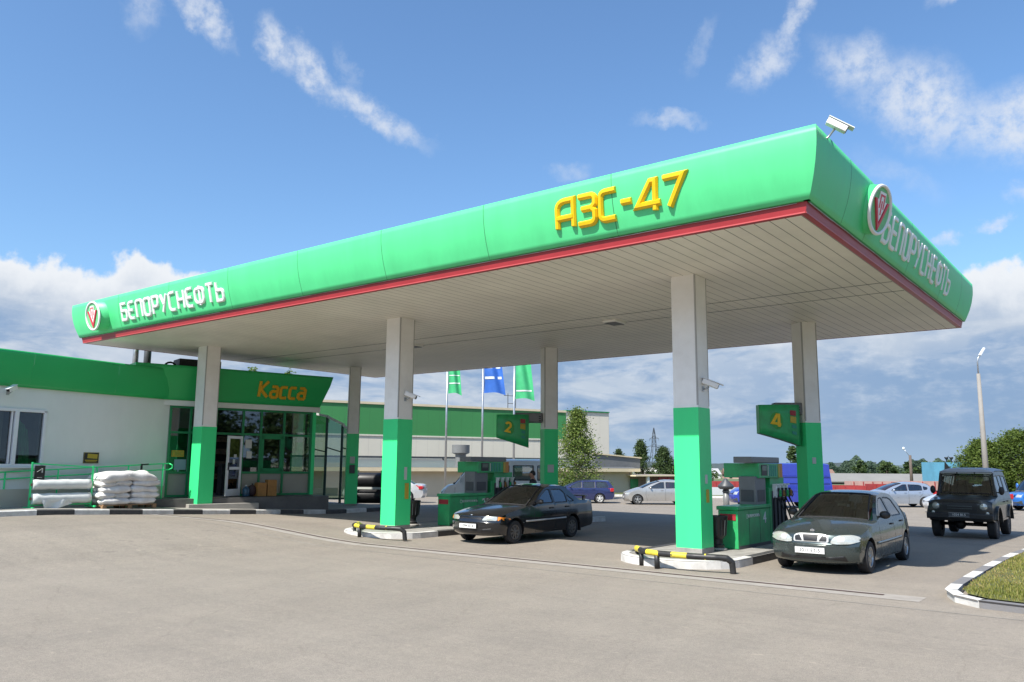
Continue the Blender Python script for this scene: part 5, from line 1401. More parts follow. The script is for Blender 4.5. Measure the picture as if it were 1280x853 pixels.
part('roof', M['roofgrey'], st, lambda b: b.box((SX / 2, 4.2, 4.6), (-SX, 8.2, .2)))
part('flue', M['steel'], st, lambda b: b.tube([(.1, 2.2, 4.6), (.1, 2.2, 6.9)], .10, 12))
part('flue', M['dgrey'], st, lambda b: b.tube([(.75, 2.4, 4.6), (.75, 2.4, 6.9)], .13, 12))
part('vent_pipe', M['black'], st, lambda b: b.tube([(-5.6, 1.2, 4.6), (-5.6, 1.2, 5.45)], .06, 10))
def wsign(b): b.box((-2.84, -.01, 1.98), (.52, .02, .34))
ws_ = part('wall_sign', M['blk_p'], st, wsign)
part('picture', M['sticker_y'], ws_, lambda b: (b.box((-2.80, -.022, 2.03), (.34, .006, .14), rot=Matrix.Rotation(.06, 3, 'Y')), b.box((-2.84, -.022, 1.90), (.42, .006, .035)), b.box((-2.84, -.022, 1.855), (.36, .006, .02))))
part('frame', M['sticker_y'], ws_, lambda b: (b.box((-2.84, -.021, 2.145), (.50, .006, .008)), b.box((-2.84, -.021, 1.815), (.50, .006, .008)), b.box((-3.095, -.021, 1.98), (.008, .006, .32)), b.box((-2.585, -.021, 1.98), (.008, .006, .32))))
camera_dev('white security camera under the green fascia of the grey building', (-18.70, -5.95, 3.80), R(35), R(22), (.22, .03, .06))

# ------------------------------------------------------------------ cash desk pavilion
ka = thing('cash_desk_pavilion', 'glazed cash desk pavilion with a green fascia reading Касса', 'building', (-19.77, -.36, 0), math.atan2(.97, .24))
FZ, KL = .66, 5.35
G_ = mat('window_frame_green', (.012, .20, .07), .4, var=.08, scale=2)
part('floor', M['conc'], ka, lambda b: b.box((KL / 2, 2.4, FZ - .12), (KL + .1, 5, .22)))
part('back_wall', M['interior'], ka, lambda b: (b.box((KL / 2, 4.0, 2.3), (KL, .1, 3.3)), b.box((KL - .04, 2.9, 2.3), (.06, 2.2, 3.3)), b.box((KL / 2, 2.0, 3.86), (KL, 4, .06))))
def counter(b): b.box((3.7, 1.6, FZ + .55), (2.6, .5, 1.1)); b.box((3.7, 1.5, FZ + 1.13), (2.7, .8, .05))
part('counter', M['int_mid'], ka, counter)
part('shelf', mat('shelf_goods', (.22, .16, .12), .7, var=.6, scale=9), ka, lambda b: [b.box((4.0, 3.8, z), (2.4, .3, .22)) for z in (1.3, 1.8, 2.3, 2.8)])
fr = MB()
VX = [.03, .72, 1.45, 1.62, 2.62, 3.30, 4.20, 5.30]
for x in VX:
    if x in (1.45,): continue
    fr.box((x, 0, (FZ + 3.82) / 2), (.075, .10, 3.82 - FZ), bev=.006)
for a, c, z in ((.03, 1.62, .70), (2.62, 5.30, .70), (.03, 1.62, 1.50), (2.62, 5.30, 1.50), (.03, 5.30, 2.90), (.03, 5.30, 3.79)): fr.box(((a + c) / 2, .003, z), (c - a - .07, .085, .075))
fr.build('window_frame', G_, ka)
part('corner_post', M['green'], ka, lambda b: b.box((KL + .05, .02, (FZ + 3.82) / 2), (.14, .16, 3.82 - FZ), bev=.01))
def pane(x0, x1, z0, z1, m='glass_d', y=.012): part('pane', M[m] if isinstance(m, str) else m, ka, lambda b: b.box(((x0 + x1) / 2, y, (z0 + z1) / 2), (x1 - x0, .01, z1 - z0)))
for a, c in zip([.03, .72, 1.62, 2.62, 3.30, 4.20], [.72, 1.62, 2.62, 3.30, 4.20, 5.30]):
    pane(a, c, 2.93, 3.76)
pg = mat('ground_reflection_panel', (.30, .285, .235), .25, var=.08, scale=1)  # sunlit ground reflected in the lower panes, put into an opaque pale colour
for a, c in ((.03, .72), (.72, 1.62), (2.62, 3.30), (3.30, 4.20), (4.20, 5.30)):
    pane(a, c, 1.53, 2.87); part('reflection_panel', pg, ka, lambda b: b.box(((a + c) / 2, .014, 1.10), (c - a - .07, .02, .74)))
cw = part('cash_window', G_, ka, lambda b: [b.box(c, d, bev=.005) for c, d in (((3.75, -.03, 2.80), (.86, .08, .12)), ((3.75, -.03, 1.60), (.86, .08, .12)), ((3.37, -.03, 2.2), (.11, .08, 1.3)), ((4.13, -.03, 2.2), (.11, .08, 1.3)))])
part('grey_blind', M['grey'], cw, lambda b: b.box((3.75, .03, 2.6), (.62, .01, .26)))
# open glazed door
dr = bpy.data.objects.new('door', None); COL.objects.link(dr); dr.parent = ka; dr.location = (2.60, -.06, FZ + .02); dr.rotation_euler = (0, 0, R(180 + 32))
part('door_frame', M['white_pl'], dr, lambda b: [b.box(c, d, bev=.006) for c, d in (((.05, 0, 1.07), (.10, .06, 2.14)), ((.75, 0, 1.07), (.10, .06, 2.14)), ((.40, 0, 2.09), (.60, .055, .10)), ((.40, 0, .12), (.60, .055, .24)), ((.40, 0, .98), (.60, .055, .10)))])
part('door_glass', M['glass_d'], dr, lambda b: (b.box((.40, 0, 1.53), (.62, .01, 1.02)), b.box((.40, 0, .58), (.62, .01, .72))))
part('door_notice', M['sticker_w'], dr, lambda b: (b.box((.36, .012, 1.42), (.14, .004, .12)), b.box((.42, .012, 1.22), (.12, .004, .17))))
part('door_handle', M['black'], dr, lambda b: b.box((.74, .05, 1.05), (.03, .05, .26), bev=.008))
part('notice', M['sticker_w'], ka, lambda b: (b.box((2.86, -.004, 2.55), (.24, .004, .32)), b.box((2.90, -.004, 2.15), (.20, .004, .26))))
part('notice', M['sticker_y'], ka, lambda b: b.box((.36, -.004, 2.16), (.42, .004, .22)))
text_mesh('notice_text', 'ПВС', .19, mat('lime_text', (.04, .28, .04), .5), ka, (.36, -.010, 2.15), (R(90), 0, 0), .001)
part('notice', mat('pale_blue_paper', (.22, .36, .36), .5), ka, lambda b: (b.box((.46, -.004, 1.78), (.40, .004, .36)), b.box((.40, -.004, 1.68), (.06, .006, .30))))
part('soffit_band', M['wallgrey'], ka, lambda b: b.box((KL / 2 - .2, .06, 3.93), (KL + .9, .34, .20)))
ko = [(0, .14), (.15, .20), (.4, .30), (.7, .42), (1, .50)]
def kf(b):
    cuts = [-1.35, 1.0, 3.2, 5.42]
    for a, c in zip(cuts, cuts[1:]):
        rows = prof_run(b, a + .0008, c - .0008, 4.02, 5.21, ko, e0=0, e1=(1. if c == cuts[-1] else 0))
        t = [b.v((p.co.x, .2, p.co.z)) for p in rows[-1]]; b.f([rows[-1][0], rows[-1][1], t[1], t[0]])
        u = [b.v((p.co.x, .1, p.co.z)) for p in rows[0]]; b.f([rows[0][0], rows[0][1], u[1], u[0]])
    # end return
    n = 10; A = [b.v((5.42 - .0008 + interpl(ko, k / n), -interpl(ko, k / n), lerp(4.02, 5.21, k / n))) for k in range(n + 1)]
    B = [b.v((5.42 - .0008 + interpl(ko, k / n), 4.4, lerp(4.02, 5.21, k / n))) for k in range(n + 1)]
    for k in range(n): b.f([A[k], B[k], B[k + 1], A[k + 1]], True)
    A = [b.v((-1.35 , -interpl(ko, k / n), lerp(4.02, 5.21, k / n))) for k in range(n + 1)]
    A += [b.v((-1.35, .3, 5.21)), b.v((-1.35, .3, 4.02))]; b.f(A)
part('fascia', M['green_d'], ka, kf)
part('roof', M['roofgrey'], ka, lambda b: b.box((2.2, 2.3, 4.9), (6.4, 4.2, .16)))
kfn = lambda a, c, d: (3.05 + a, -interpl(ko, (4.30 + c - 4.02) / 1.19) - d, 4.30 + c)
b = MB(); write(b, 'Касса', kfn, .56, w=.20, gap=.22, ridge=.4, depth=.05); b.build('lettering', M['orange'], ka)
part('roof_unit', M['black'], ka, lambda b: b.box((1.1, .9, 5.3), (1.5, .8, .56), bev=.02))
part('roof_pipe', M['black'], ka, lambda b: b.tube([(-.1, .8, 4.9)] + [(.12 - .22 * math.cos(a), .8, 5.22 + .22 * math.sin(a)) for a in [math.pi * k / 8 for k in range(9)]], .035, 8))
# porch and steps
def porch(b):
    b.box((2.35, -.60, (FZ - .02 + .0) / 2 + .02), (6.5, 1.16, FZ - .04), bev=.01)
ph = part('porch', mat('porch_tiles', (.10, .095, .09), .6, var=.2, scale=3), ka, porch)
part('porch_step', M['pave'], ka, lambda b: b.box((-1.15, -.75, .28), (.52, 1.3, .50), bev=.01))
part('porch_step', M['pave'], ka, lambda b: b.box((-1.65, -.80, .22), (.50, 1.4, .38), bev=.01))
part('porch_step', M['pave'], ka, lambda b: b.box((1.6, -1.34, .24), (2.4, .32, .46), bev=.01))

def boxy(name, label, cat, s, o, z, dims, m, rz=0.):
    x, y = -19.77 + .24 * s + .97 * o, -.36 + .97 * s - .24 * o
    t = thing(name, label, cat, (x, y, z), math.atan2(.97, .24) + rz)
    return t
bz_ = FZ - .002
t = boxy('carton', 'tall orange-brown carton on the porch right of its twin', 'carton', 3.62, .45, bz_, 0, 0)
part('carton_body', M['cyl'], t, lambda b: b.box((0, 0, .29), (.34, .3, .58), bev=.01)); part('carton_flap', M['wood'], t, lambda b: b.box((0, 0, .585), (.30, .26, .012)))
t = boxy('carton', 'lower orange-brown carton on the porch between the dark bag and the tall carton', 'carton', 3.22, .48, bz_, 0, 0, rz=.1)
part('carton_body', M['cyl'], t, lambda b: b.box((0, 0, .24), (.34, .3, .48), bev=.01)); part('carton_flap', M['wood'], t, lambda b: b.box((0, 0, .485), (.30, .26, .012)))
t = boxy('bag', 'dark maroon bag on the porch beside the cartons', 'bag', 2.92, .42, bz_, 0, 0)
part('bag_body', mat('maroon_bag', (.035, .018, .02), .7), t, lambda b: b.ellipsoid((0, 0, .2), (.17, .15, .21), 14, 10)); part('bag_knot', M['black'], t, lambda b: b.tube([(0, 0, .36), (.02, 0, .46)], .03, 8))
t = boxy('bottle', 'dark blue plastic bottle standing left of the bag on the porch', 'bottle', 2.68, .5, bz_, 0, 0)
part('bottle_body', M['bottle'], t, lambda b: b.lathe([(0, 0), (.12, 0), (.13, .03), (.13, .24), (.10, .30), (.035, .35), (.035, .38)], n=18)); part('bottle_cap', M['sticker_w'], t, lambda b: b.lathe([(.04, .37), (.04, .41), (0, .41)], n=12))

# glass screen right of the pavilion
gs = thing('glass_screen', 'dark framed glass screen curving away right of the cash desk', 'glass screen', (0, 0, 0))
gp = [Vector((-21.9, 7.2, 0)), Vector((-21.3, 7.85, 0)), Vector((-20.85, 8.35, 0)), Vector((-20.45, 8.85, 0))]; gh = [4.05, 3.85, 3.5, 3.0]
DG = mat('dark_green_frame', (.012, .06, .035), .5)
for k, p in enumerate(gp): part('post', DG, gs, lambda b: b.box((p.x, p.y, gh[k] / 2 + .05), (.08, .08, gh[k] + .05)))
GT = glass_mat('tree_reflection_glass', (.30, .40, .32), .10)  # green tint stands in for trees reflected in the panes
for k in range(3):
    a, c = gp[k], gp[k + 1]
    def pn(b): b.poly([(a.x, a.y, .3), (c.x, c.y, .3), (c.x, c.y, gh[k + 1]), (a.x, a.y, gh[k])])
    part('pane', GT, gs, pn)
    part('rail', DG, gs, lambda b: b.bar((a.x, a.y, 2.55), (c.x, c.y, 2.35), .05)); part('rail', DG, gs, lambda b: b.bar((a.x, a.y, .35), (c.x, c.y, .35), .05))
    part('roof_edge', M['white_pl'], gs, lambda b: b.bar((a.x, a.y, gh[k] + .04), (c.x + .05, c.y + .06, gh[k + 1] + .04), .10))
# dark tank rack seen behind it
tr_ = thing('tank_rack', 'dark rack holding two black tanks one above the other beside the pale sedan', 'tank rack', (-21.76, 10.88, -.06), A52)
for z in (.42, 1.15): part('tank', M['black'], tr_, lambda b: b.lathe([(0, -.9), (.18, -.88), (.30, -.78), (.34, -.6), (.34, .6), (.30, .78), (.18, .88), (0, .9)], c=(0, 0, z), axis=(0, 1, 0), n=24))
part('frame', DG, tr_, lambda b: [b.bar(p, q, .05) for p, q in (((.38, -.6, 0), (.38, -.6, 1.6)), ((.38, .6, 0), (.38, .6, 1.6)), ((-.38, -.6, 0), (-.38, -.6, 1.6)), ((-.38, .6, 0), (-.38, .6, 1.6)), ((.38, -.95, .78), (.38, .95, .78)), ((-.38, -.95, .78), (-.38, .95, .78)), ((.38, -.9, .04), (.38, .9, .04)))])
part('label_strip', M['sticker_w'], tr_, lambda b: b.box((.42, 0, .79), (.01, 1.7, .10)))

# ------------------------------------------------------------------ pallet with sacks, roll rack, ramp railing
py0, py1, px0, px1 = -3.52, -1.80, -18.50, -17.55
pz0 = PZ(-2.6)
pl = thing('pallet', 'worn wooden pallet under the stack of white sacks', 'pallet', ((px0 + px1) / 2, (py0 + py1) / 2, pz0))
for k in range(6): part('board', M['wood'], pl, lambda b: b.box((-.42 + .168 * k, 0, .125), (.11, 1.66, .022)))
for y in (-.78, 0, .78): part('bearer', M['wood'], pl, lambda b: [b.box((x, y, .057), (.12, .12, .11)) for x in (-.4, 0, .4)] and b.box((0, y, .104), (.94, .11, .018)))
def sack_mesh(seed):
    rnd = random.Random(seed); b = MB()
    ph_ = [rnd.uniform(0, 6) for _ in range(4)]
    def fn(u, v):
        x = (u * 2 - 1); a = v * 2 * math.pi
        w = (1 - abs(x) ** 5) ** .5 if abs(x) < 1 else 0
        w2 = max(.0, 1 - abs(x) ** 6) ** .45
        r_ = abs(math.cos(a)) ** .8 * (1 if math.cos(a) > 0 else -1)
        h = math.sin(a); h = (abs(h) ** .85) * (1 if h > 0 else -1)
        bulge = 1 + .06 * math.sin(x * 5 + ph_[0]) + .05 * math.sin(a * 3 + ph_[1] + x * 2)
        return (r_ * (.25 * (.88 + .12 * w2)) * bulge, x * (.435 + .015 * math.sin(a * 4 + ph_[3])), h * .122 * (w2 * .93 + .07 * (1 - abs(x) ** 8)) * bulge)
    b.grid(fn, 22, 24); b.mi = 0
    return b.build('sack', M['sack'], None, merge=.001)
protos = [sack_mesh(s) for s in (1, 2, 3)]
lay = ['bottom layer', 'second layer from the bottom', 'middle layer', 'fourth layer from the bottom', 'top layer']
first = set()
for L_ in range(5):
    for j in range(2):
        for i in range(2):
            k = (L_ + j * 2 + i) % 3; o = protos[k]
            if k in first: o = protos[k].copy(); COL.objects.link(o)
            first.add(k); rnd = random.Random(L_ * 10 + j * 3 + i)
            odd = (L_ % 2 == 1) and j == 0
            yy = (-.43 if j == 0 else .43) + rnd.uniform(-.03, .03) + (.06 if L_ % 2 else -.03) - (0.04 if L_ == 4 else 0)
            xx = (.24 if i == 0 else -.24) + rnd.uniform(-.02, .02)
            o.location = ((px0 + px1) / 2 + xx, (py0 + py1) / 2 + yy, pz0 + .135 + .10 + L_ * .178 + (.02 if L_ == 4 else 0))
            o.rotation_euler = (rnd.uniform(-.05, .05), rnd.uniform(-.06, .06), rnd.uniform(-.09, .09) + (math.pi if rnd.random() < .5 else 0)); 
            if odd:
                o.location = ((px0 + px1) / 2 + rnd.uniform(.0, .03), (py0 + py1) / 2 + (-.68 if i == 0 else -.22) + rnd.uniform(-.02, .02), pz0 + .235 + L_ * .178)
                o.rotation_euler = (rnd.uniform(-.07, .07), rnd.uniform(-.05, .05), math.pi / 2 + rnd.uniform(-.08, .08))
            if L_ == 4: o.scale = (1.10, 1.16, 1.3); o.rotation_euler[0] = .10 if j == 0 else -.13; o.location.z -= .01; o.location.y += .10 if j == 0 else -.02
            tag(o, 'white woven sack, %s of the pallet stack, %s %s' % (lay[L_], ('kerb side' if i == 0 else 'wall side') if not odd else ('laid crosswise, outer' if i == 0 else 'laid crosswise, inner'), 'left' if j == 0 else 'right'), 'sack', 'white sacks stacked on the pallet')

rk = thing('pipe_rack', 'green pipe rack holding two plastic film rolls before the grey wall', 'rack', (-18.05, -4.5, 0))
gl_ = M['green']
zb = PZ(-4.5)
for y in (-.86, .86): part('upright', gl_, rk, lambda b: (b.bar((0, y, zb), (0, y, 1.84 if y < 0 else 1.74), .045), b.bar((-.32, y, zb + .03), (.32, y, zb + .03), .05)))
part('cross_bar', gl_, rk, lambda b: b.bar((0, -.86, 1.80), (0, .86, 1.70), .035))
part('cross_bar', gl_, rk, lambda b: b.bar((.0, -.86, zb + .10), (0, .86, zb + .10), .035))
sg = part('rack_sign', M['blk_p'], rk, lambda b: b.box((.03, -.66, 1.52), (.012, .28, .44)))
part('sign_text', M['sticker_w'], sg, lambda b: (b.bar((.04, -.74, 1.56), (.04, -.60, 1.66), .03, .01), b.bar((.04, -.60, 1.66), (.04, -.60, 1.54), .03, .01), b.bar((.04, -.72, 1.40), (.04, -.60, 1.40), .05, .01)))
def froll(label, z, r, dx):
    t = thing('film_roll', label, 'film roll', (-18.05 + dx, -4.5, z), 0, 'plastic film rolls on the pipe rack')
    part('roll', M['roll'], t, lambda b: b.tube([(0, -.83 + 1.62 * k / 14, .006 * math.sin(k * 1.9)) for k in range(15)], lambda q: r * (1 + .012 * math.sin(q * 23)), 22))
    part('core', M['wood'], t, lambda b: (b.tube([(0, -.87, 0), (0, .84, 0)], .04, 12)))
    return t
froll('upper roll of clear white film on the green pipe rack', 1.20, .145, .02)
t2 = froll('lower roll of film with a loose hanging sheet on the green pipe rack', .80, .155, .06)
part('loose_sheet', M['roll'], t2, lambda b: b.grid(lambda u, v: (.14 + .03 * math.sin(u * 9 + v * 3), -.62 + .75 * u + .12 * v, -.02 - v * (.34 - .20 * u)), 14, 8))

rail = thing('ramp_railing', 'low green two-bar railing along the grey wall behind the sacks', 'railing', (-18.85, 0, 0))
RY = [-7.3, -5.75, -4.3, -3.15, -2.15, -.98]
zt = lambda y: 1.54 + (y + 5.9) / 4.9 * .27
for y in RY: part('post', gl_, rail, lambda b: b.tube([(0, y, PZ(y) - .02), (0, y, zt(y))], .024, 10))
for dz in (0, -.20): part('rail', gl_, rail, lambda b: b.tube([(0, y, zt(y) + dz) for y in RY] + [(.06, -.80, zt(-.9) + dz)], .021, 10))
part('rail_end', gl_, rail, lambda b: b.tube([(.06, -.80, zt(-.9)), (.12, -.72, zt(-.9) - .05), (.12, -.72, zt(-.9) - .15), (.06, -.80, zt(-.9) - .2)], .02, 8))
part('clamp', M['black'], rail, lambda b: (b.box((.0, -1.72, zt(-1.7) - .10), (.05, .05, .26)), b.bar((.02, -1.75, zt(-1.7)), (.02, -1.5, zt(-1.7) + .02), .04)))

# ------------------------------------------------------------------ warehouse and annex
WA, WB = Vector((-42.75, 24.21, 0)), Vector((-31.95, 49.28, 0)); wd = (WB - WA).normalized()
wh = thing('warehouse', 'long cream warehouse with a wide green band under its roof', 'warehouse', (WB.x, WB.y, 0), math.atan2(wd.y, wd.x))
WL = -48.
part('wall', M['cream'], wh, lambda b: (b.box((WL / 2, 7.5, 1.6), (-WL, 15, 5.0)), b.box((-2.35, 7.5, 5.35), (4.7, 15, 2.5))))
part('green_band', M['wgreen'], wh, lambda b: b.box((WL / 2 - 2.35, 7.5, 5.28), (-WL - 4.7, 15.04, 2.36)))
part('band_trim', M['cream'], wh, lambda b: b.box((WL / 2 - 2.35, 7.5, 4.04), (-WL - 4.7, 15.12, .12)))
part('roof_trim', M['creamtrim'], wh, lambda b: b.box((WL / 2 - 2.35, 7.5, 6.56), (-WL - 4.7 , 15.2, .18)))
part('roof_trim', G_, wh, lambda b: b.box((-2.35, 7.5, 6.66), (4.72, 15.2, .10)))
part('roof_antenna', M['dgrey'], wh, lambda b: [b.bar(p, q, .05) for p, q in (((-9, 3, 6.6), (-9, 3, 8.2)), ((-8.2, 3, 6.6), (-8.2, 3, 8.2)), ((-9.4, 3, 8.0), (-7.8, 3, 8.0)), ((-9, 3, 7.3), (-8.2, 3, 7.3)))])
part('roof_vent', M['grey'], wh, lambda b: b.lathe([(.35, 0), (.35, .8), (.6, 1.0), (.3, 1.5), (0, 1.55)], c=(-28, 3, 6.6), n=16))
AA, AB = Vector((-35.36, 21.95, 0)), Vector((-26.6, 44.0, 0)); ad = (AB - AA).normalized()
an = thing('annex', 'low cream annex with a pale roof edge standing before the warehouse', 'building', (AB.x, AB.y, 0), math.atan2(ad.y, ad.x))
AL = -34.
part('wall', M['creamwall'], an, lambda b: b.box((AL / 2, 2.5, .45), (-AL, 5, 2.1)))
part('roof_edge', M['creamtrim'], an, lambda b: b.box((AL / 2, 2.3, 1.46), (-AL + .8, 5.8, .26)))
part('roof', M['steel'], an, lambda b: b.poly([(AL - .2, -.4, 1.60), (.3, -.4, 1.60), (.3, 4.6, 2.28), (AL - .2, 4.6, 2.28)]))
part('roof_beam', M['dgrey'], an, lambda b: b.box((AL / 2, 3.8, 2.32), (-AL, .2, .14)))
part('parapet', M['grey'], an, lambda b: b.prism([(-3.4, 1.6), (1.2, 1.6), (1.2, 2.40), (-3.4, 2.72)], lambda a, c, d: (a, d, c), .4, .7))
part('parapet_cap', M['creamtrim'], an, lambda b: b.bar((-3.5, .5, 2.78), (1.3, .5, 2.46), .4, .10))
for k in range(9): part('bracket', M['black'], an, lambda b: b.bar((AL + 3.5 * k + 1, 3.66, 2.28), (AL + 3.5 * k + 1, 3.3, 2.0), .08))
part('ventilator', M['grey'], an, lambda b: b.lathe([(.40, 1.7), (.40, 2.55), (.52, 2.60), (.66, 2.66), (.66, 3.25), (0, 3.26)], c=(-15.4, .8, 0), n=24), sharp=30)
part('gutter', M['white_pl'], an, lambda b: b.box((-14.2, -.5, 1.95), (1.4, .3, .12)))
hb = thing('brick_annex', 'small grey brick hut with a porch roof and red frames under it', 'hut', (-25.6, 46.2, -.48), math.atan2(ad.y, ad.x))
part('wall', M['brick'], hb, lambda b: b.box((.2, 1.5, .78), (5.6, 3, 1.56)))
part('porch_roof', M['creamtrim'], hb, lambda b: b.box((-.4, -.3, 1.50), (5.2, 1.6, .10)))
part('pillar', M['white'], hb, lambda b: b.box((-1.6, -.9, .72), (.22, .22, 1.46)))
for x in (-.4, .5, 1.2): part('red_frame', M['tred'], hb, lambda b: (b.bar((x, -.95, 0), (x, -.95, 1.35), .14), b.bar((x, -.95, .62), (x + .8, -.95, .62), .12), b.bar((x, -.95, 1.3), (x + .8, -.95, 1.3), .10)))
part('door', G_, hb, lambda b: b.box((-2.3, -.03, .62), (.8, .05, 1.2)))
part('planter', M['tred'], hb, lambda b: b.box((.4, -1.1, .25), (3.0, .4, .36), bev=.03))

# ------------------------------------------------------------------ flags and poles
def flagpole(label, x, y, ztop, m, zb_, flabel, w, logo=None):
    t = thing('flagpole', label, 'flagpole', (x, y, gz(x, y)), A52 + math.pi / 2, 'flagpoles behind the canopy')
    h = ztop - gz(x, y)
    part('pole', M['steel'], t, lambda b: b.tube([(0, 0, 0), (0, 0, h)], .075, 12, r2=.05))
    part('finial', M['steel'], t, lambda b: b.ellipsoid((0, 0, h + .04), (.08, .08, .08), 10, 8))
    z0 = zb_ - gz(x, y); z1 = h - .15
    fl = part('flag', m, t, lambda b: b.grid(lambda u, v: (.08 + u * w * (1 - .28 * v) , .14 * math.sin(u * 9 + v * 2.5) * u + .05 * math.sin(v * 7 + u * 4), lerp(z0 + .16 * math.sin(u * 3 + 1) * u, z1, v)), 24, 24), label=flabel)
    def band(v0, v1): part('flag_stripe', M['flag_w'], fl, lambda b: b.grid(lambda u, v: (.12 + u * (w * .86) * (1 - .28 * lerp(v0, v1, v)), -.012 + .14 * math.sin((.05 + u * .86) * 9 + lerp(v0, v1, v) * 2.5) * (.05 + u * .86) + .05 * math.sin(lerp(v0, v1, v) * 7 + (.05 + u * .86) * 4), lerp(z0, z1, lerp(v0, v1, v))), 16, 1))
    if logo: [band(*q) for q in logo]
    return t
flagpole('left flagpole with a green flag between the canopy and the warehouse', -27.1, 21.9, 9.0, M['flag_g'], 6.2, 'hanging green flag', .85, [(.23, .26), (.42, .44)])
flagpole('middle flagpole with a blue flag with white stripes', -25.35, 23.3, 9.0, M['flag_b'], 6.25, 'hanging blue flag', 1.35, [(.34, .40), (.60, .63)])
flagpole('right flagpole with a green flag beside the rear middle column', -23.8, 24.5, 9.0, M['flag_g'], 5.9, 'hanging green flag', 1.20, [(.16, .19)])

t = thing('lamp_post', 'tall concrete lamp post with a steel arm right of the jeep', 'lamp post', (.45, 33.0, gz(.45, 33)), 0)
part('pole', M['pole_c'], t, lambda b: b.tube([(0, 0, 0), (0, 0, 7.25)], .17, 16, r2=.09))
part('arm', M['steel'], t, lambda b: b.tube([(0, 0, 7.2), (0, 0, 7.9), (.05, .02, 8.1), (.16, .12, 8.25)], .035, 8))
part('lamp_head', M['white_pl'], t, lambda b: b.bar((.12, .06, 8.22), (.32, .28, 8.62), .13, .07))
t = thing('utility_pole', 'short timber pole with a small lamp standing before the low grey roof', 'pole', (-12.7, 78, -.48), 0)
part('pole', M['pole_w'], t, lambda b: b.tube([(0, 0, 0), (0, 0, 3.6)], .17, 10, r2=.13)); part('lamp_bracket', M['steel'], t, lambda b: b.tube([(0, 0, 3.4), (-.3, -.1, 3.9), (-.5, -.15, 4.2)], .03, 6)); part('lamp', M['white_pl'], t, lambda b: b.ellipsoid((-.55, -.16, 4.3), (.13, .13, .16), 10, 8))
t = thing('vent_pipe', 'grey mushroom-capped vent pipe behind pump 4', 'vent pipe', (-7.8, 19.3, gz(-7.8, 19.3)), 0)
part('pipe', M['grey'], t, lambda b: b.tube([(0, 0, 0), (0, 0, 1.12)], .135, 18)); part('collar', M['grey'], t, lambda b: b.lathe([(.135, 1.0), (.16, 1.0), (.16, 1.06), (.135, 1.06)], n=18))
part('cap', M['dgrey'], t, lambda b: b.lathe([(0, 1.13), (.26, 1.13), (.36, 1.22), (.34, 1.30), (.10, 1.52), (.07, 1.60), (0, 1.61)], n=22))
# pylon
def pylon():
    t = thing('power_pylon', 'distant lattice power pylon above the dark trees', 'pylon', (-259, 483, 0), R(-38))
    H = 27.
    def w(z): return interpl([(0, 3.0), (14, 1.2), (22, .8), (27, .1)], z)
    def leg(sx, sy):
        def f(b):
            zs = [0, 5, 9, 13, 16, 19, 22, 24.5, 27]
            for a, c in zip(zs, zs[1:]): b.bar((sx * w(a), sy * w(a), a), (sx * w(c), sy * w(c), c), .26)
        return f
    for sx in (-1, 1):
        for sy in (-1, 1): part('leg', M['dgrey'], t, leg(sx, sy))
    def lat(b):
        zs = [0, 5, 9, 13, 16, 19, 22, 24.5]
        for a, c in zip(zs, zs[1:]):
            for sy in (-1, 1):
                b.bar((-w(a), sy * w(a), a), (w(c), sy * w(c), c), .14); b.bar((w(a), sy * w(a), a), (-w(c), sy * w(c), c), .14); b.bar((-w(c), sy * w(c), c), (w(c), sy * w(c), c), .14)
    part('lattice', M['dgrey'], t, lat)
    for z, l in ((14.2, 10.5), (19.5, 7.5)):
        for s in (-1, 1): part('arm', M['dgrey'], t, lambda b: (b.bar((0, 0, z), (s * l, 0, z), .22), b.bar((0, 0, z + 1.8), (s * l, 0, z + .1), .16), b.bar((s * l, 0, z), (s * l, 0, z - 1.4), .12)))
pylon()
t = thing('antenna_mast', 'small square-topped antenna mast right of the warehouse', 'mast', (-35.5, 62.0, -.48), R(-38))
part('mast', M['dgrey'], t, lambda b: b.bar((0, 0, 0), (0, 0, 3.6), .14))
part('frame', M['dgrey'], t, lambda b: [b.bar(p, q, .09) for p, q in (((-.5, 0, 3.3), (.5, 0, 3.3)), ((-.5, 0, 3.3), (-.5, 0, 4.1)), ((.5, 0, 3.3), (.5, 0, 4.1)), ((-.5, 0, 3.3), (0, 0, 2.6)), ((.5, 0, 3.3), (0, 0, 2.6)), ((-.5, 0, 3.7), (.5, 0, 3.7)))])

# low buildings beyond
lb = thing('low_shed', 'long low shed with a pale grey roof in the far yard', 'shed', (-14.5, 108, -.9), R(38))
part('wall', M['roofgrey'], lb, lambda b: b.box((0, 2.5, .35), (44, 6, .9)))
part('roof', mat('pale_roofing', (.20, .195, .18), .8, var=.1, scale=.3), lb, lambda b: (b.poly([(-22.5, -1.0, .85), (22.5, -1.0, .85), (22.5, 3, 1.86), (-22.5, 3, 1.86)]), b.poly([(-22.5, -1.0, .70), (22.5, -1.0, .70), (22.5, -1.0, .85), (-22.5, -1.0, .85)]), b.poly([(-22.5, 3, 1.86), (22.5, 3, 1.86), (22.5, 7, .85), (-22.5, 7, .85)])))
bh = thing('blue_hut', 'light blue flat-roofed hut with dark roof vents behind the jeep', 'hut', (-12.0, 97.5, -.9), R(38))
part('wall', M['lblue'], bh, lambda b: b.box((0, 1.5, 1.7), (4.9, 3, 3.4)))
part('gable', M['black'], bh, lambda b: b.prism([(-1.2, 2.4), (-.2, 2.4), (-1.1, 3.5)], lambda a, c, d: (a, d, c), -.05, -.02))
for x in (-.3, .3, 1.5, 2.0, 2.5): part('roof_vent', M['black'], bh, lambda b: b.lathe([(.06, 3.4), (.08, 3.7), (.24, 3.95), (.24, 4.05), (0, 4.06)], c=(x, 1, 0), n=10))
pw = thing('pale_wall', 'low pale concrete wall in the yard behind the vent pipe', 'wall', (-17.6, 45.6, -.48), R(38))
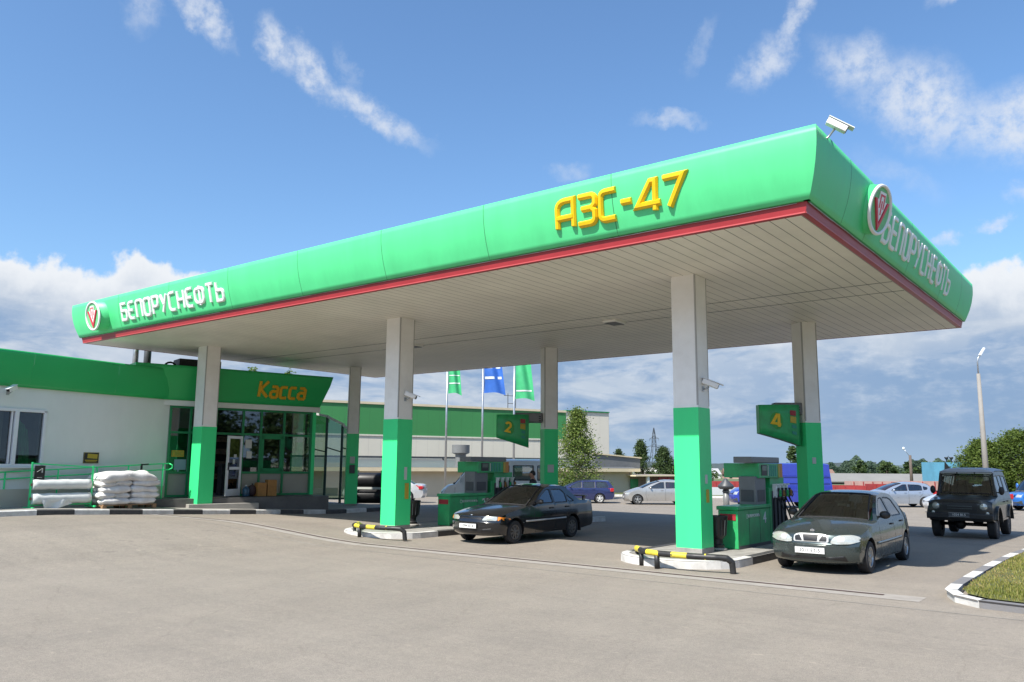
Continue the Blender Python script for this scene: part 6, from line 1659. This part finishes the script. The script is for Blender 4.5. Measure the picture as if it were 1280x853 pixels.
part('panel', M['palewall'], pw, lambda b: [b.box((-4 + 2.02 * k, 0, .36), (1.98, .14, .72)) for k in range(5)] and None)
def trailer(x, y, label, L_=4.0, pink=False, h=.75):
    t = thing('farm_trailer', label, 'farm trailer', (x, y, -.48), R(38), 'red farm machinery in the far yard')
    h = h * .75
    part('side_board', M['tpink' if pink else 'tred'], t, lambda b: (b.box((0, -.9, .30 + h / 2), (L_, .06, h)), b.box((0, .9, .30 + h / 2), (L_, .06, h)), b.box((-L_ / 2, 0, .3 + h / 2), (.06, 1.8, h)), b.box((L_ / 2, 0, .3 + h / 2), (.06, 1.8, h))))
    part('bed', M['black'], t, lambda b: b.box((0, 0, .30), (L_ - .1, 1.8, .1)))
    for k in range(6): part('rib', M['tred'], t, lambda b: b.box((-L_ / 2 + .1 + (L_ - .2) * k / 5, -.95, .30 + h / 2), (.07, .06, h - .04)))
    for s in (-1, 1):
        for sy in (-.8, .8): part('tyre', M['rubber'], t, lambda b: b.lathe([(.1, -.1), (.28, -.1), (.3, 0), (.28, .1), (.1, .1)], c=(s * L_ * .3, sy, .28), axis=(0, 1, 0), n=16))
for i, (x, y, lb_, L_, pk, h) in enumerate([(-22.9, 56.5, 'red trailer behind the pale wall left of the vent pipe', 4.4, False, .85), (-18.6, 59.9, 'red trailer behind the pale wall right of the vent pipe', 4.0, False, .7), (-14.4, 57.5, 'long red trailer nearest the blue van', 4.6, False, .62),
        (-10.4, 60.6, 'second red trailer between the blue van and the pale hatchback', 4.2, False, .8), (-8.2, 66.0, 'faded pink trailer behind the pale blue hatchback', 5.6, True, 1.1), (-3.4, 56.5, 'red trailer just left of the jeep roof', 3.4, False, 1.25), (-13.6, 66.5, 'faded pink trailer with low sides behind the red trailers', 4.6, True, .95)]):
    trailer(x, y, lb_, L_, pk, h)
hw_ = [mat('house_wall_cream', (.52, .47, .38), .8), mat('house_wall_white', (.6, .6, .58), .8), mat('house_wall_pink', (.5, .32, .28), .8)]
rm_ = [mat('roof_grey_sheet', (.35, .35, .36), .7), mat('roof_pale', (.6, .58, .52), .7), mat('roof_brown', (.20, .12, .09), .8)]
for i, (x, y, q) in enumerate([(-62, 122, 0), (-57.5, 126, 1), (-53.5, 129, 2), (-49.2, 132, 1), (-45.2, 136, 0), (-41.0, 139, 1), (-66.5, 119, 1)]):
    t = thing('house', ['cream cottage with a grey sheet roof, second from the left under the far hill', 'white cottage with a pale roof, third from the left under the far hill', 'pink cottage with a brown roof in the middle of the row under the far hill', 'white cottage right of the pink one under the far hill', 'cream cottage third from the right under the far hill', 'white cottage at the right end of the row under the far hill', 'white cottage at the left end of the row under the far hill'][i], 'house', (x, y, -1.2), R(38) + .1 * math.sin(i * 2.), 'distant cottages under the hill')
    part('wall', hw_[q], t, lambda b: b.box((0, 0, .9), (3.8, 3.5, 1.2)))
    part('roof', rm_[(i * 2 + 1) % 3], t, lambda b: b.prism([(-1.95, 1.5), (1.95, 1.5), (0, 2.55)], lambda a, c, d: (d, a, c), -2.1, 2.1))
    part('window', M['black'], t, lambda b: [b.box((x_, -1.76, 1.05), (.5, .02, .5)) for x_ in (-1, 1)])

def hills(name, m, dist, a0, a1, h, seed, depth=200):
    b = MB(); rnd = random.Random(seed); n = 220; rows = []
    for i in range(n + 1):
        a = R(lerp(a0, a1, i / n)); hh = h * (.8 + .16 * math.sin(i * .045 + seed) + .05 * math.sin(i * .21) + .03 * rnd.uniform(-1, 1)); 
        r = []
        for k, (q, f_) in enumerate(((0, -.2), (.10, .45), (.25, .8), (.45, 1.), (.8, .9), (1.4, .4))):
            d = dist + depth * q; r.append(b.v((7.2 + math.sin(a) * d, -15.4 + math.cos(a) * d, -1 + (hh + 1) * f_ + (rnd.uniform(-.25, .25) * h * .07))))
        rows.append(r)
    for p, q in zip(rows, rows[1:]):
        for k in range(5): b.f([p[k], q[k], q[k + 1], p[k + 1]], False)
    o = b.build(name, m); tag(o, kind='structure'); return o
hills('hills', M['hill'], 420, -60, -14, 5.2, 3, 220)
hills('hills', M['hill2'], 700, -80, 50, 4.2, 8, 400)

# ------------------------------------------------------------------ trees
def tree(name, label, x, y, H, Wd, lm, n, leaf=.08, z0=None, shape='cone', seed=1, trunk_h=.15, group='trees around the yard', clumps=60, cat='tree', dens=.5):
    rnd = random.Random(seed); z0 = gz(x, y) if z0 is None else z0
    t = thing(name, label, cat, (x, y, z0), 0, group)
    def rad(f):
        if shape == 'cone': return Wd / 2 * (1.05 * (1 - f) ** .75) * (.75 + .35 * min(1, f * 5))
        if shape == 'oval': return Wd / 2 * max(0, math.sin(math.pi * min(1, .12 + f * .88))) ** .6
        return Wd / 2 * max(0, 1 - (2 * f - .8) ** 2 / 1.5) ** .5
    tb = MB(); lean = (rnd.uniform(-.03, .03), rnd.uniform(-.03, .03))
    tb.tube([(lean[0] * H * k / 8 + .02 * H * math.sin(k) * .2, lean[1] * H * k / 8, H * .93 * k / 8) for k in range(9)], lambda q: max(.012, H * .017 * (1 - q) ** .8), 9)
    cl = []
    for i in range(clumps):
        f = rnd.uniform(.0, .98) ** .9; a = rnd.uniform(0, 6.283); rr = rad(f) * rnd.uniform(.35, 1.05)
        c = Vector((math.cos(a) * rr, math.sin(a) * rr, H * (trunk_h + (1 - trunk_h) * f)))
        cl.append((c, rnd.uniform(.5, 1.2) * Wd * .10 * (1.2 - f * .6), rnd.uniform(0, 1)))
        b0 = Vector((lean[0] * c.z, lean[1] * c.z, max(.05 * H, c.z - rr * .7))); mid = b0.lerp(c, .5) + Vector((0, 0, -.05 * rr))
        if i % 2 == 0: tb.tube([b0, mid, c], lambda q: max(.005, H * .005 * (1 - q * .8)), 5, cap=False)
    tb.build('trunk', M['bark'], t)
    vs_, fs_, sh = [], [], []
    for i in range(n):
        c, r, s = cl[rnd.randrange(len(cl))]
        p = c + Vector((rnd.gauss(0, r), rnd.gauss(0, r), rnd.gauss(0, r * .8)))
        d = Vector((rnd.gauss(0, 1), rnd.gauss(0, 1), rnd.gauss(0, .8))).normalized(); u, v = ortho(d); l = leaf * rnd.uniform(.6, 1.35)
        k = len(vs_); vs_ += [p - u * l, p - v * l * .6, p + u * l, p + v * l * .6]; fs_.append((k, k + 1, k + 2, k + 3))
        sh.append(max(0, min(1, .25 + .4 * s + rnd.gauss(0, .16))))
    me = bpy.data.meshes.new('crown'); me.from_pydata([tuple(q) for q in vs_], [], fs_); me.materials.append(lm)
    at = me.attributes.new('shade', 'FLOAT', 'FACE'); at.data.foreach_set('value', sh)
    o = bpy.data.objects.new('crown', me); COL.objects.link(o); o.parent = t
    return t
tree('birch_tree', 'young birch with loose pale foliage before the warehouse end', -24.0, 31.9, 6.1, 3.7, M['leafA'], 17000, .062, shape='cone', seed=4, clumps=240, trunk_h=.0)
tree('dark_tree', 'dark conical tree, leftmost of the group behind the brick hut', -36.9, 59.4, 4.0, 2.2, M['leafB'], 8000, .075, seed=5, trunk_h=.0, group='trees behind the brick hut', clumps=120)
tree('dark_tree', 'tallest dark tree of the group behind the brick hut', -35.4, 61.4, 5.0, 2.6, M['leafB'], 11000, .075, seed=6, trunk_h=.0, group='trees behind the brick hut', clumps=160)
tree('dark_tree', 'broad dark tree below the power pylon', -33.4, 62.6, 4.2, 3.4, M['leafB'], 11000, .08, shape='cone', seed=7, trunk_h=.0, group='trees behind the brick hut', clumps=160)
tree('dark_tree', 'low dark bush at the right end of the group behind the brick hut', -30.6, 64.8, 2.6, 3.6, M['leafB'], 4000, .12, shape='oval', seed=8, trunk_h=.0, group='trees behind the brick hut', clumps=60)
tree('spruce_tree', 'dark spruce rising behind the low shed beside the blue van', -42.5, 128.5, 6.6, 3.6, M['leafB'], 4500, .2, z0=-1.4, seed=9, trunk_h=.0, clumps=90)
for i, (az_, d, H, Wd, sh_) in enumerate([(-14.9, 150, 4.2, 2.6, 'oval'), (-13.4, 160, 4.0, 3.6, 'oval'), (-12.2, 150, 4.2, 2.0, 'cone'), (-11.2, 170, 4.2, 4.2, 'oval'), (-9.9, 165, 4.7, 4.6, 'oval'), (-8.9, 150, 4.6, 2.2, 'cone'), (-7.6, 170, 3.9, 5, 'oval'), (-6.0, 175, 4.1, 5, 'oval')]):
    tree('far_tree', 'small far tree behind the low shed, %s from the left' % ['first', 'second', 'third', 'fourth', 'fifth', 'sixth', 'seventh', 'eighth'][i], 7.2 + math.sin(R(az_)) * d, -15.4 + math.cos(R(az_)) * d, H, Wd, M['leafB'], 1500, .22, z0=-1.4, shape=sh_, seed=20 + i, trunk_h=.0, clumps=40, group='far trees behind the low shed')
tree('broad_tree', 'broad bright green tree behind the lamp post', -2.6, 53.6, 4.3, 3.6, M['leafC'], 22000, .07, z0=-.48, shape='oval', seed=31, trunk_h=.0, group='bright green trees at the right edge', clumps=260)
tree('broad_tree', 'taller bright green tree right of the lamp post', -.3, 54.4, 5.0, 4.4, M['leafC'], 26000, .07, z0=-.48, shape='oval', seed=32, trunk_h=.0, group='bright green trees at the right edge', clumps=320)
tree('broad_tree', 'bright green tree cut by the right edge above the blue minibus', 2.6, 57.4, 6.6, 5.4, M['leafC'], 26000, .075, z0=-.48, shape='oval', seed=33, trunk_h=.0, group='bright green trees at the right edge', clumps=320)
tree('bare_tree', 'thin sparse shrub top showing above the head of pump 4', -17.6, 62.5, 3.6, 1.4, M['leafB'], 160, .08, z0=-.48, seed=34, trunk_h=.3, clumps=26)
tree('poplar_tree', 'pale leafy tree rising behind the roof of the cash desk left of the sign', -31.6, 11.0, 7.0, 1.9, M['leafA'], 5000, .07, z0=0, shape='oval', seed=35, trunk_h=.5, group='trees behind the cash desk', clumps=70)
tree('poplar_tree', 'thin leafy tree rising behind the roof above the orange Касса sign', -30.1, 12.2, 6.9, 2.0, M['leafA'], 3500, .07, z0=0, shape='oval', seed=36, trunk_h=.5, group='trees behind the cash desk', clumps=60)

# ------------------------------------------------------------------ the man at the pump
def person():
    t = thing('person', 'dark-haired man in dark clothes standing at the pump behind the black sedan', 'person', (-8.05, 5.22, .15), R(-60)); t.scale = (.93, .93, .93)
    def skin_body(name, joints, edges, m, root=0, sub=2):
        me = bpy.data.meshes.new(name); me.from_pydata([j[0] for j in joints], edges, []); o = bpy.data.objects.new(name, me); COL.objects.link(o)
        md = o.modifiers.new('s', 'SKIN'); md.use_smooth_shade = True
        sv = me.skin_vertices[0].data
        for i, j in enumerate(joints): r = j[1]; sv[i].radius = (r, r) if not isinstance(r, tuple) else r; sv[i].use_root = (i == root)
        o.modifiers.new('u', 'SUBSURF').levels = sub
        o.modifiers['u'].render_levels = sub
        dg = bpy.context.evaluated_depsgraph_get(); m2 = bpy.data.meshes.new_from_object(o.evaluated_get(dg))
        bpy.data.objects.remove(o); bpy.data.meshes.remove(me)
        m2.name = name; m2.materials.clear(); m2.materials.append(m)
        for p in m2.polygons: p.use_smooth = True
        return m2
    # front is local -y
    J = [((0, 0, .90), (.14, .10)), ((0, .005, 1.08), (.135, .095)), ((0, .0, 1.24), (.165, .11)), ((0, .0, 1.36), (.12, .08)), ((0, -.01, 1.43), (.055, .055)), ((0, -.02, 1.50), (.06, .07)),
         ((-.10, 0, .84), .085), ((-.11, -.02, .47), .058), ((-.12, .02, .09), .040), ((-.12, -.10, .05), .038), ((.10, 0, .84), .085), ((.12, .0, .47), .058), ((.13, .03, .09), .040), ((.14, -.09, .05), .038),
         ((-.18, 0, 1.34), .055), ((-.24, .01, 1.08), .042), ((-.24, -.12, .86), .030), ((-.235, -.16, .80), (.030, .018)), ((.18, 0, 1.34), .055), ((.25, -.02, 1.08), .042), ((.22, -.22, 1.0), .030), ((.21, -.28, .99), (.030, .018))]
    E = [(0, 1), (1, 2), (2, 3), (3, 4), (4, 5), (0, 6), (6, 7), (7, 8), (8, 9), (0, 10), (10, 11), (11, 12), (12, 13), (3, 14), (14, 15), (15, 16), (16, 17), (3, 18), (18, 19), (19, 20), (20, 21)]
    me = skin_body('body', J, E, M['skin'])
    body = bpy.data.objects.new('body', me); COL.objects.link(body); body.parent = t
    hd = MB()
    def face(q):
        f = q.copy()
        if q.y < 0:
            f.y *= 1.0 + .06 * math.exp(-((q.z + .02) ** 2 + q.x ** 2) / .0012)      # nose
            if abs(q.z - .012) < .02 and .015 < abs(q.x) < .05: f.y *= .94
            f.x *= 1 - .16 * max(0, -q.z / .12)
        return f
    hd.ellipsoid((0, -.03, 1.535), (.075, .095, .115), 24, 20, fn=face)
    hd.ellipsoid((0, -.128, 1.525), (.014, .02, .022), 10, 8)
    for s in (-1, 1): hd.ellipsoid((s * .076, -.02, 1.53), (.012, .022, .032), 8, 6)
    hd.build('head', M['skin'], body)
    part('eyes', M['black'], body, lambda b: [b.ellipsoid((s * .03, -.116, 1.548), (.012, .008, .006), 8, 6) for s in (-1, 1)])
    part('mouth', mat('lips', (.30, .10, .08), .5), body, lambda b: b.ellipsoid((0, -.119, 1.482), (.025, .008, .006), 8, 6))
    part('hair', M['hair'], body, lambda b: b.ellipsoid((0, -.012, 1.558), (.086, .100, .112), 20, 14, fn=lambda q: Vector((q.x, q.y if q.z > .02 else max(q.y, -.01), max(q.z, -.05)))))
    for sx, base, dr_ in ((-1, Vector((-.235, -.16, .80)), Vector((0, -.25, -.97))), (1, Vector((.21, -.28, .99)), Vector((-.05, -.97, -.2)))):
        for k in range(5):
            u = (k - 2) * .017; lt = [.07, .08, .085, .078, .05][k] if k < 4 else .055
            side = Vector((.8, 0, 0)) if k < 4 else Vector((-sx, 0, 0))
            p0 = base + Vector((u if k < 4 else -sx * .03, 0, 0)); p1 = p0 + dr_ * lt * .55 + (Vector((-sx * .02, 0, 0)) if k == 4 else Vector()); p2 = p1 + dr_ * lt * .35 + Vector((0, -.012, -.02)); p3 = p2 + dr_ * lt * .2 + Vector((0, .008, -.02))
            part('finger', M['skin'], body, lambda b: b.tube([p0 - dr_ * .02, p0, p1, p2, p3], lambda q: .0095 - .003 * q, 8))
    JJ = [(p, (r[0] * 1.13 + .012, r[1] * 1.13 + .012) if isinstance(r, tuple) else r * 1.15 + .012) for p, r in J]
    top = [0, 1, 2, 3, 14, 15, 16, 18, 19, 20]; mp = {a: i for i, a in enumerate(top)}
    me = skin_body('jacket', [JJ[i] for i in top], [(mp[a], mp[c]) for a, c in E if a in mp and c in mp], M['cloth_d'])
    o = bpy.data.objects.new('jacket', me); COL.objects.link(o); o.parent = body
    low = [0, 6, 7, 8, 10, 11, 12]; mp = {a: i for i, a in enumerate(low)}
    me = skin_body('trousers', [JJ[i] for i in low], [(mp[a], mp[c]) for a, c in E if a in mp and c in mp], M['cloth_j'])
    o = bpy.data.objects.new('trousers', me); COL.objects.link(o); o.parent = body
    for s, y in ((-.12, -.04), (.135, -.02)): part('shoe', M['black'], body, lambda b: b.ellipsoid((s, y, .045), (.052, .145, .055), 14, 8, fn=lambda q: Vector((q.x, q.y, max(q.z, -.044)))))
person()
# trees across the road on the right, outside the frame; the shop glass mirrors them
for i, (x, y, H, Wd) in enumerate([(34, -14, 8.5, 7), (37, -5, 9.5, 8), (35, 4, 8, 7), (39, 13, 9.5, 8), (36, 22, 8.5, 7)]):
    tree('roadside_tree', 'large leafy roadside tree right of the forecourt, %s from the camera side' % ['first', 'second', 'third', 'fourth', 'fifth'][i], x, y, H, Wd, M['leafB'], 5000, .26, z0=0, shape='oval', seed=60 + i, trunk_h=.12, group='roadside trees right of the forecourt', clumps=90)

def belt():
    rnd = random.Random(77); vs_, fs_, sh = [], [], []
    for i in range(30000):
        a = R(rnd.uniform(-17.5, 2)); d = 190 + rnd.uniform(0, 18); top = 3.0 + .7 * math.sin(a * 90) + .5 * math.sin(a * 210 + 1) + .4 * math.sin(a * 470)
        p = Vector((7.2 + math.sin(a) * d, -15.4 + math.cos(a) * d, -1.2 + (top + 1.0) * rnd.random() ** .6)); n_ = Vector((rnd.gauss(0, 1), rnd.gauss(0, 1), rnd.gauss(0, 1))).normalized(); u, v = ortho(n_); l = rnd.uniform(.12, .32)
        k = len(vs_); vs_ += [p - u * l, p - v * l * .7, p + u * l, p + v * l * .7]; fs_.append((k, k + 1, k + 2, k + 3)); sh.append(max(0, min(1, .35 + .2 * math.sin(a * 160) + rnd.gauss(0, .12))))
    me = bpy.data.meshes.new('far_woodland'); me.from_pydata([tuple(q) for q in vs_], [], fs_); me.materials.append(M['leafD'])
    at = me.attributes.new('shade', 'FLOAT', 'FACE'); at.data.foreach_set('value', sh)
    o = bpy.data.objects.new('far_woodland', me); COL.objects.link(o); tag(o, 'low continuous belt of far woodland behind the grey shed roof', 'woodland', kind='stuff')
M['leafD'] = leaf_mat('leaf_far', [(.04, .07, .05), (.07, .11, .07), (.11, .16, .10), (.15, .20, .13)])
belt()
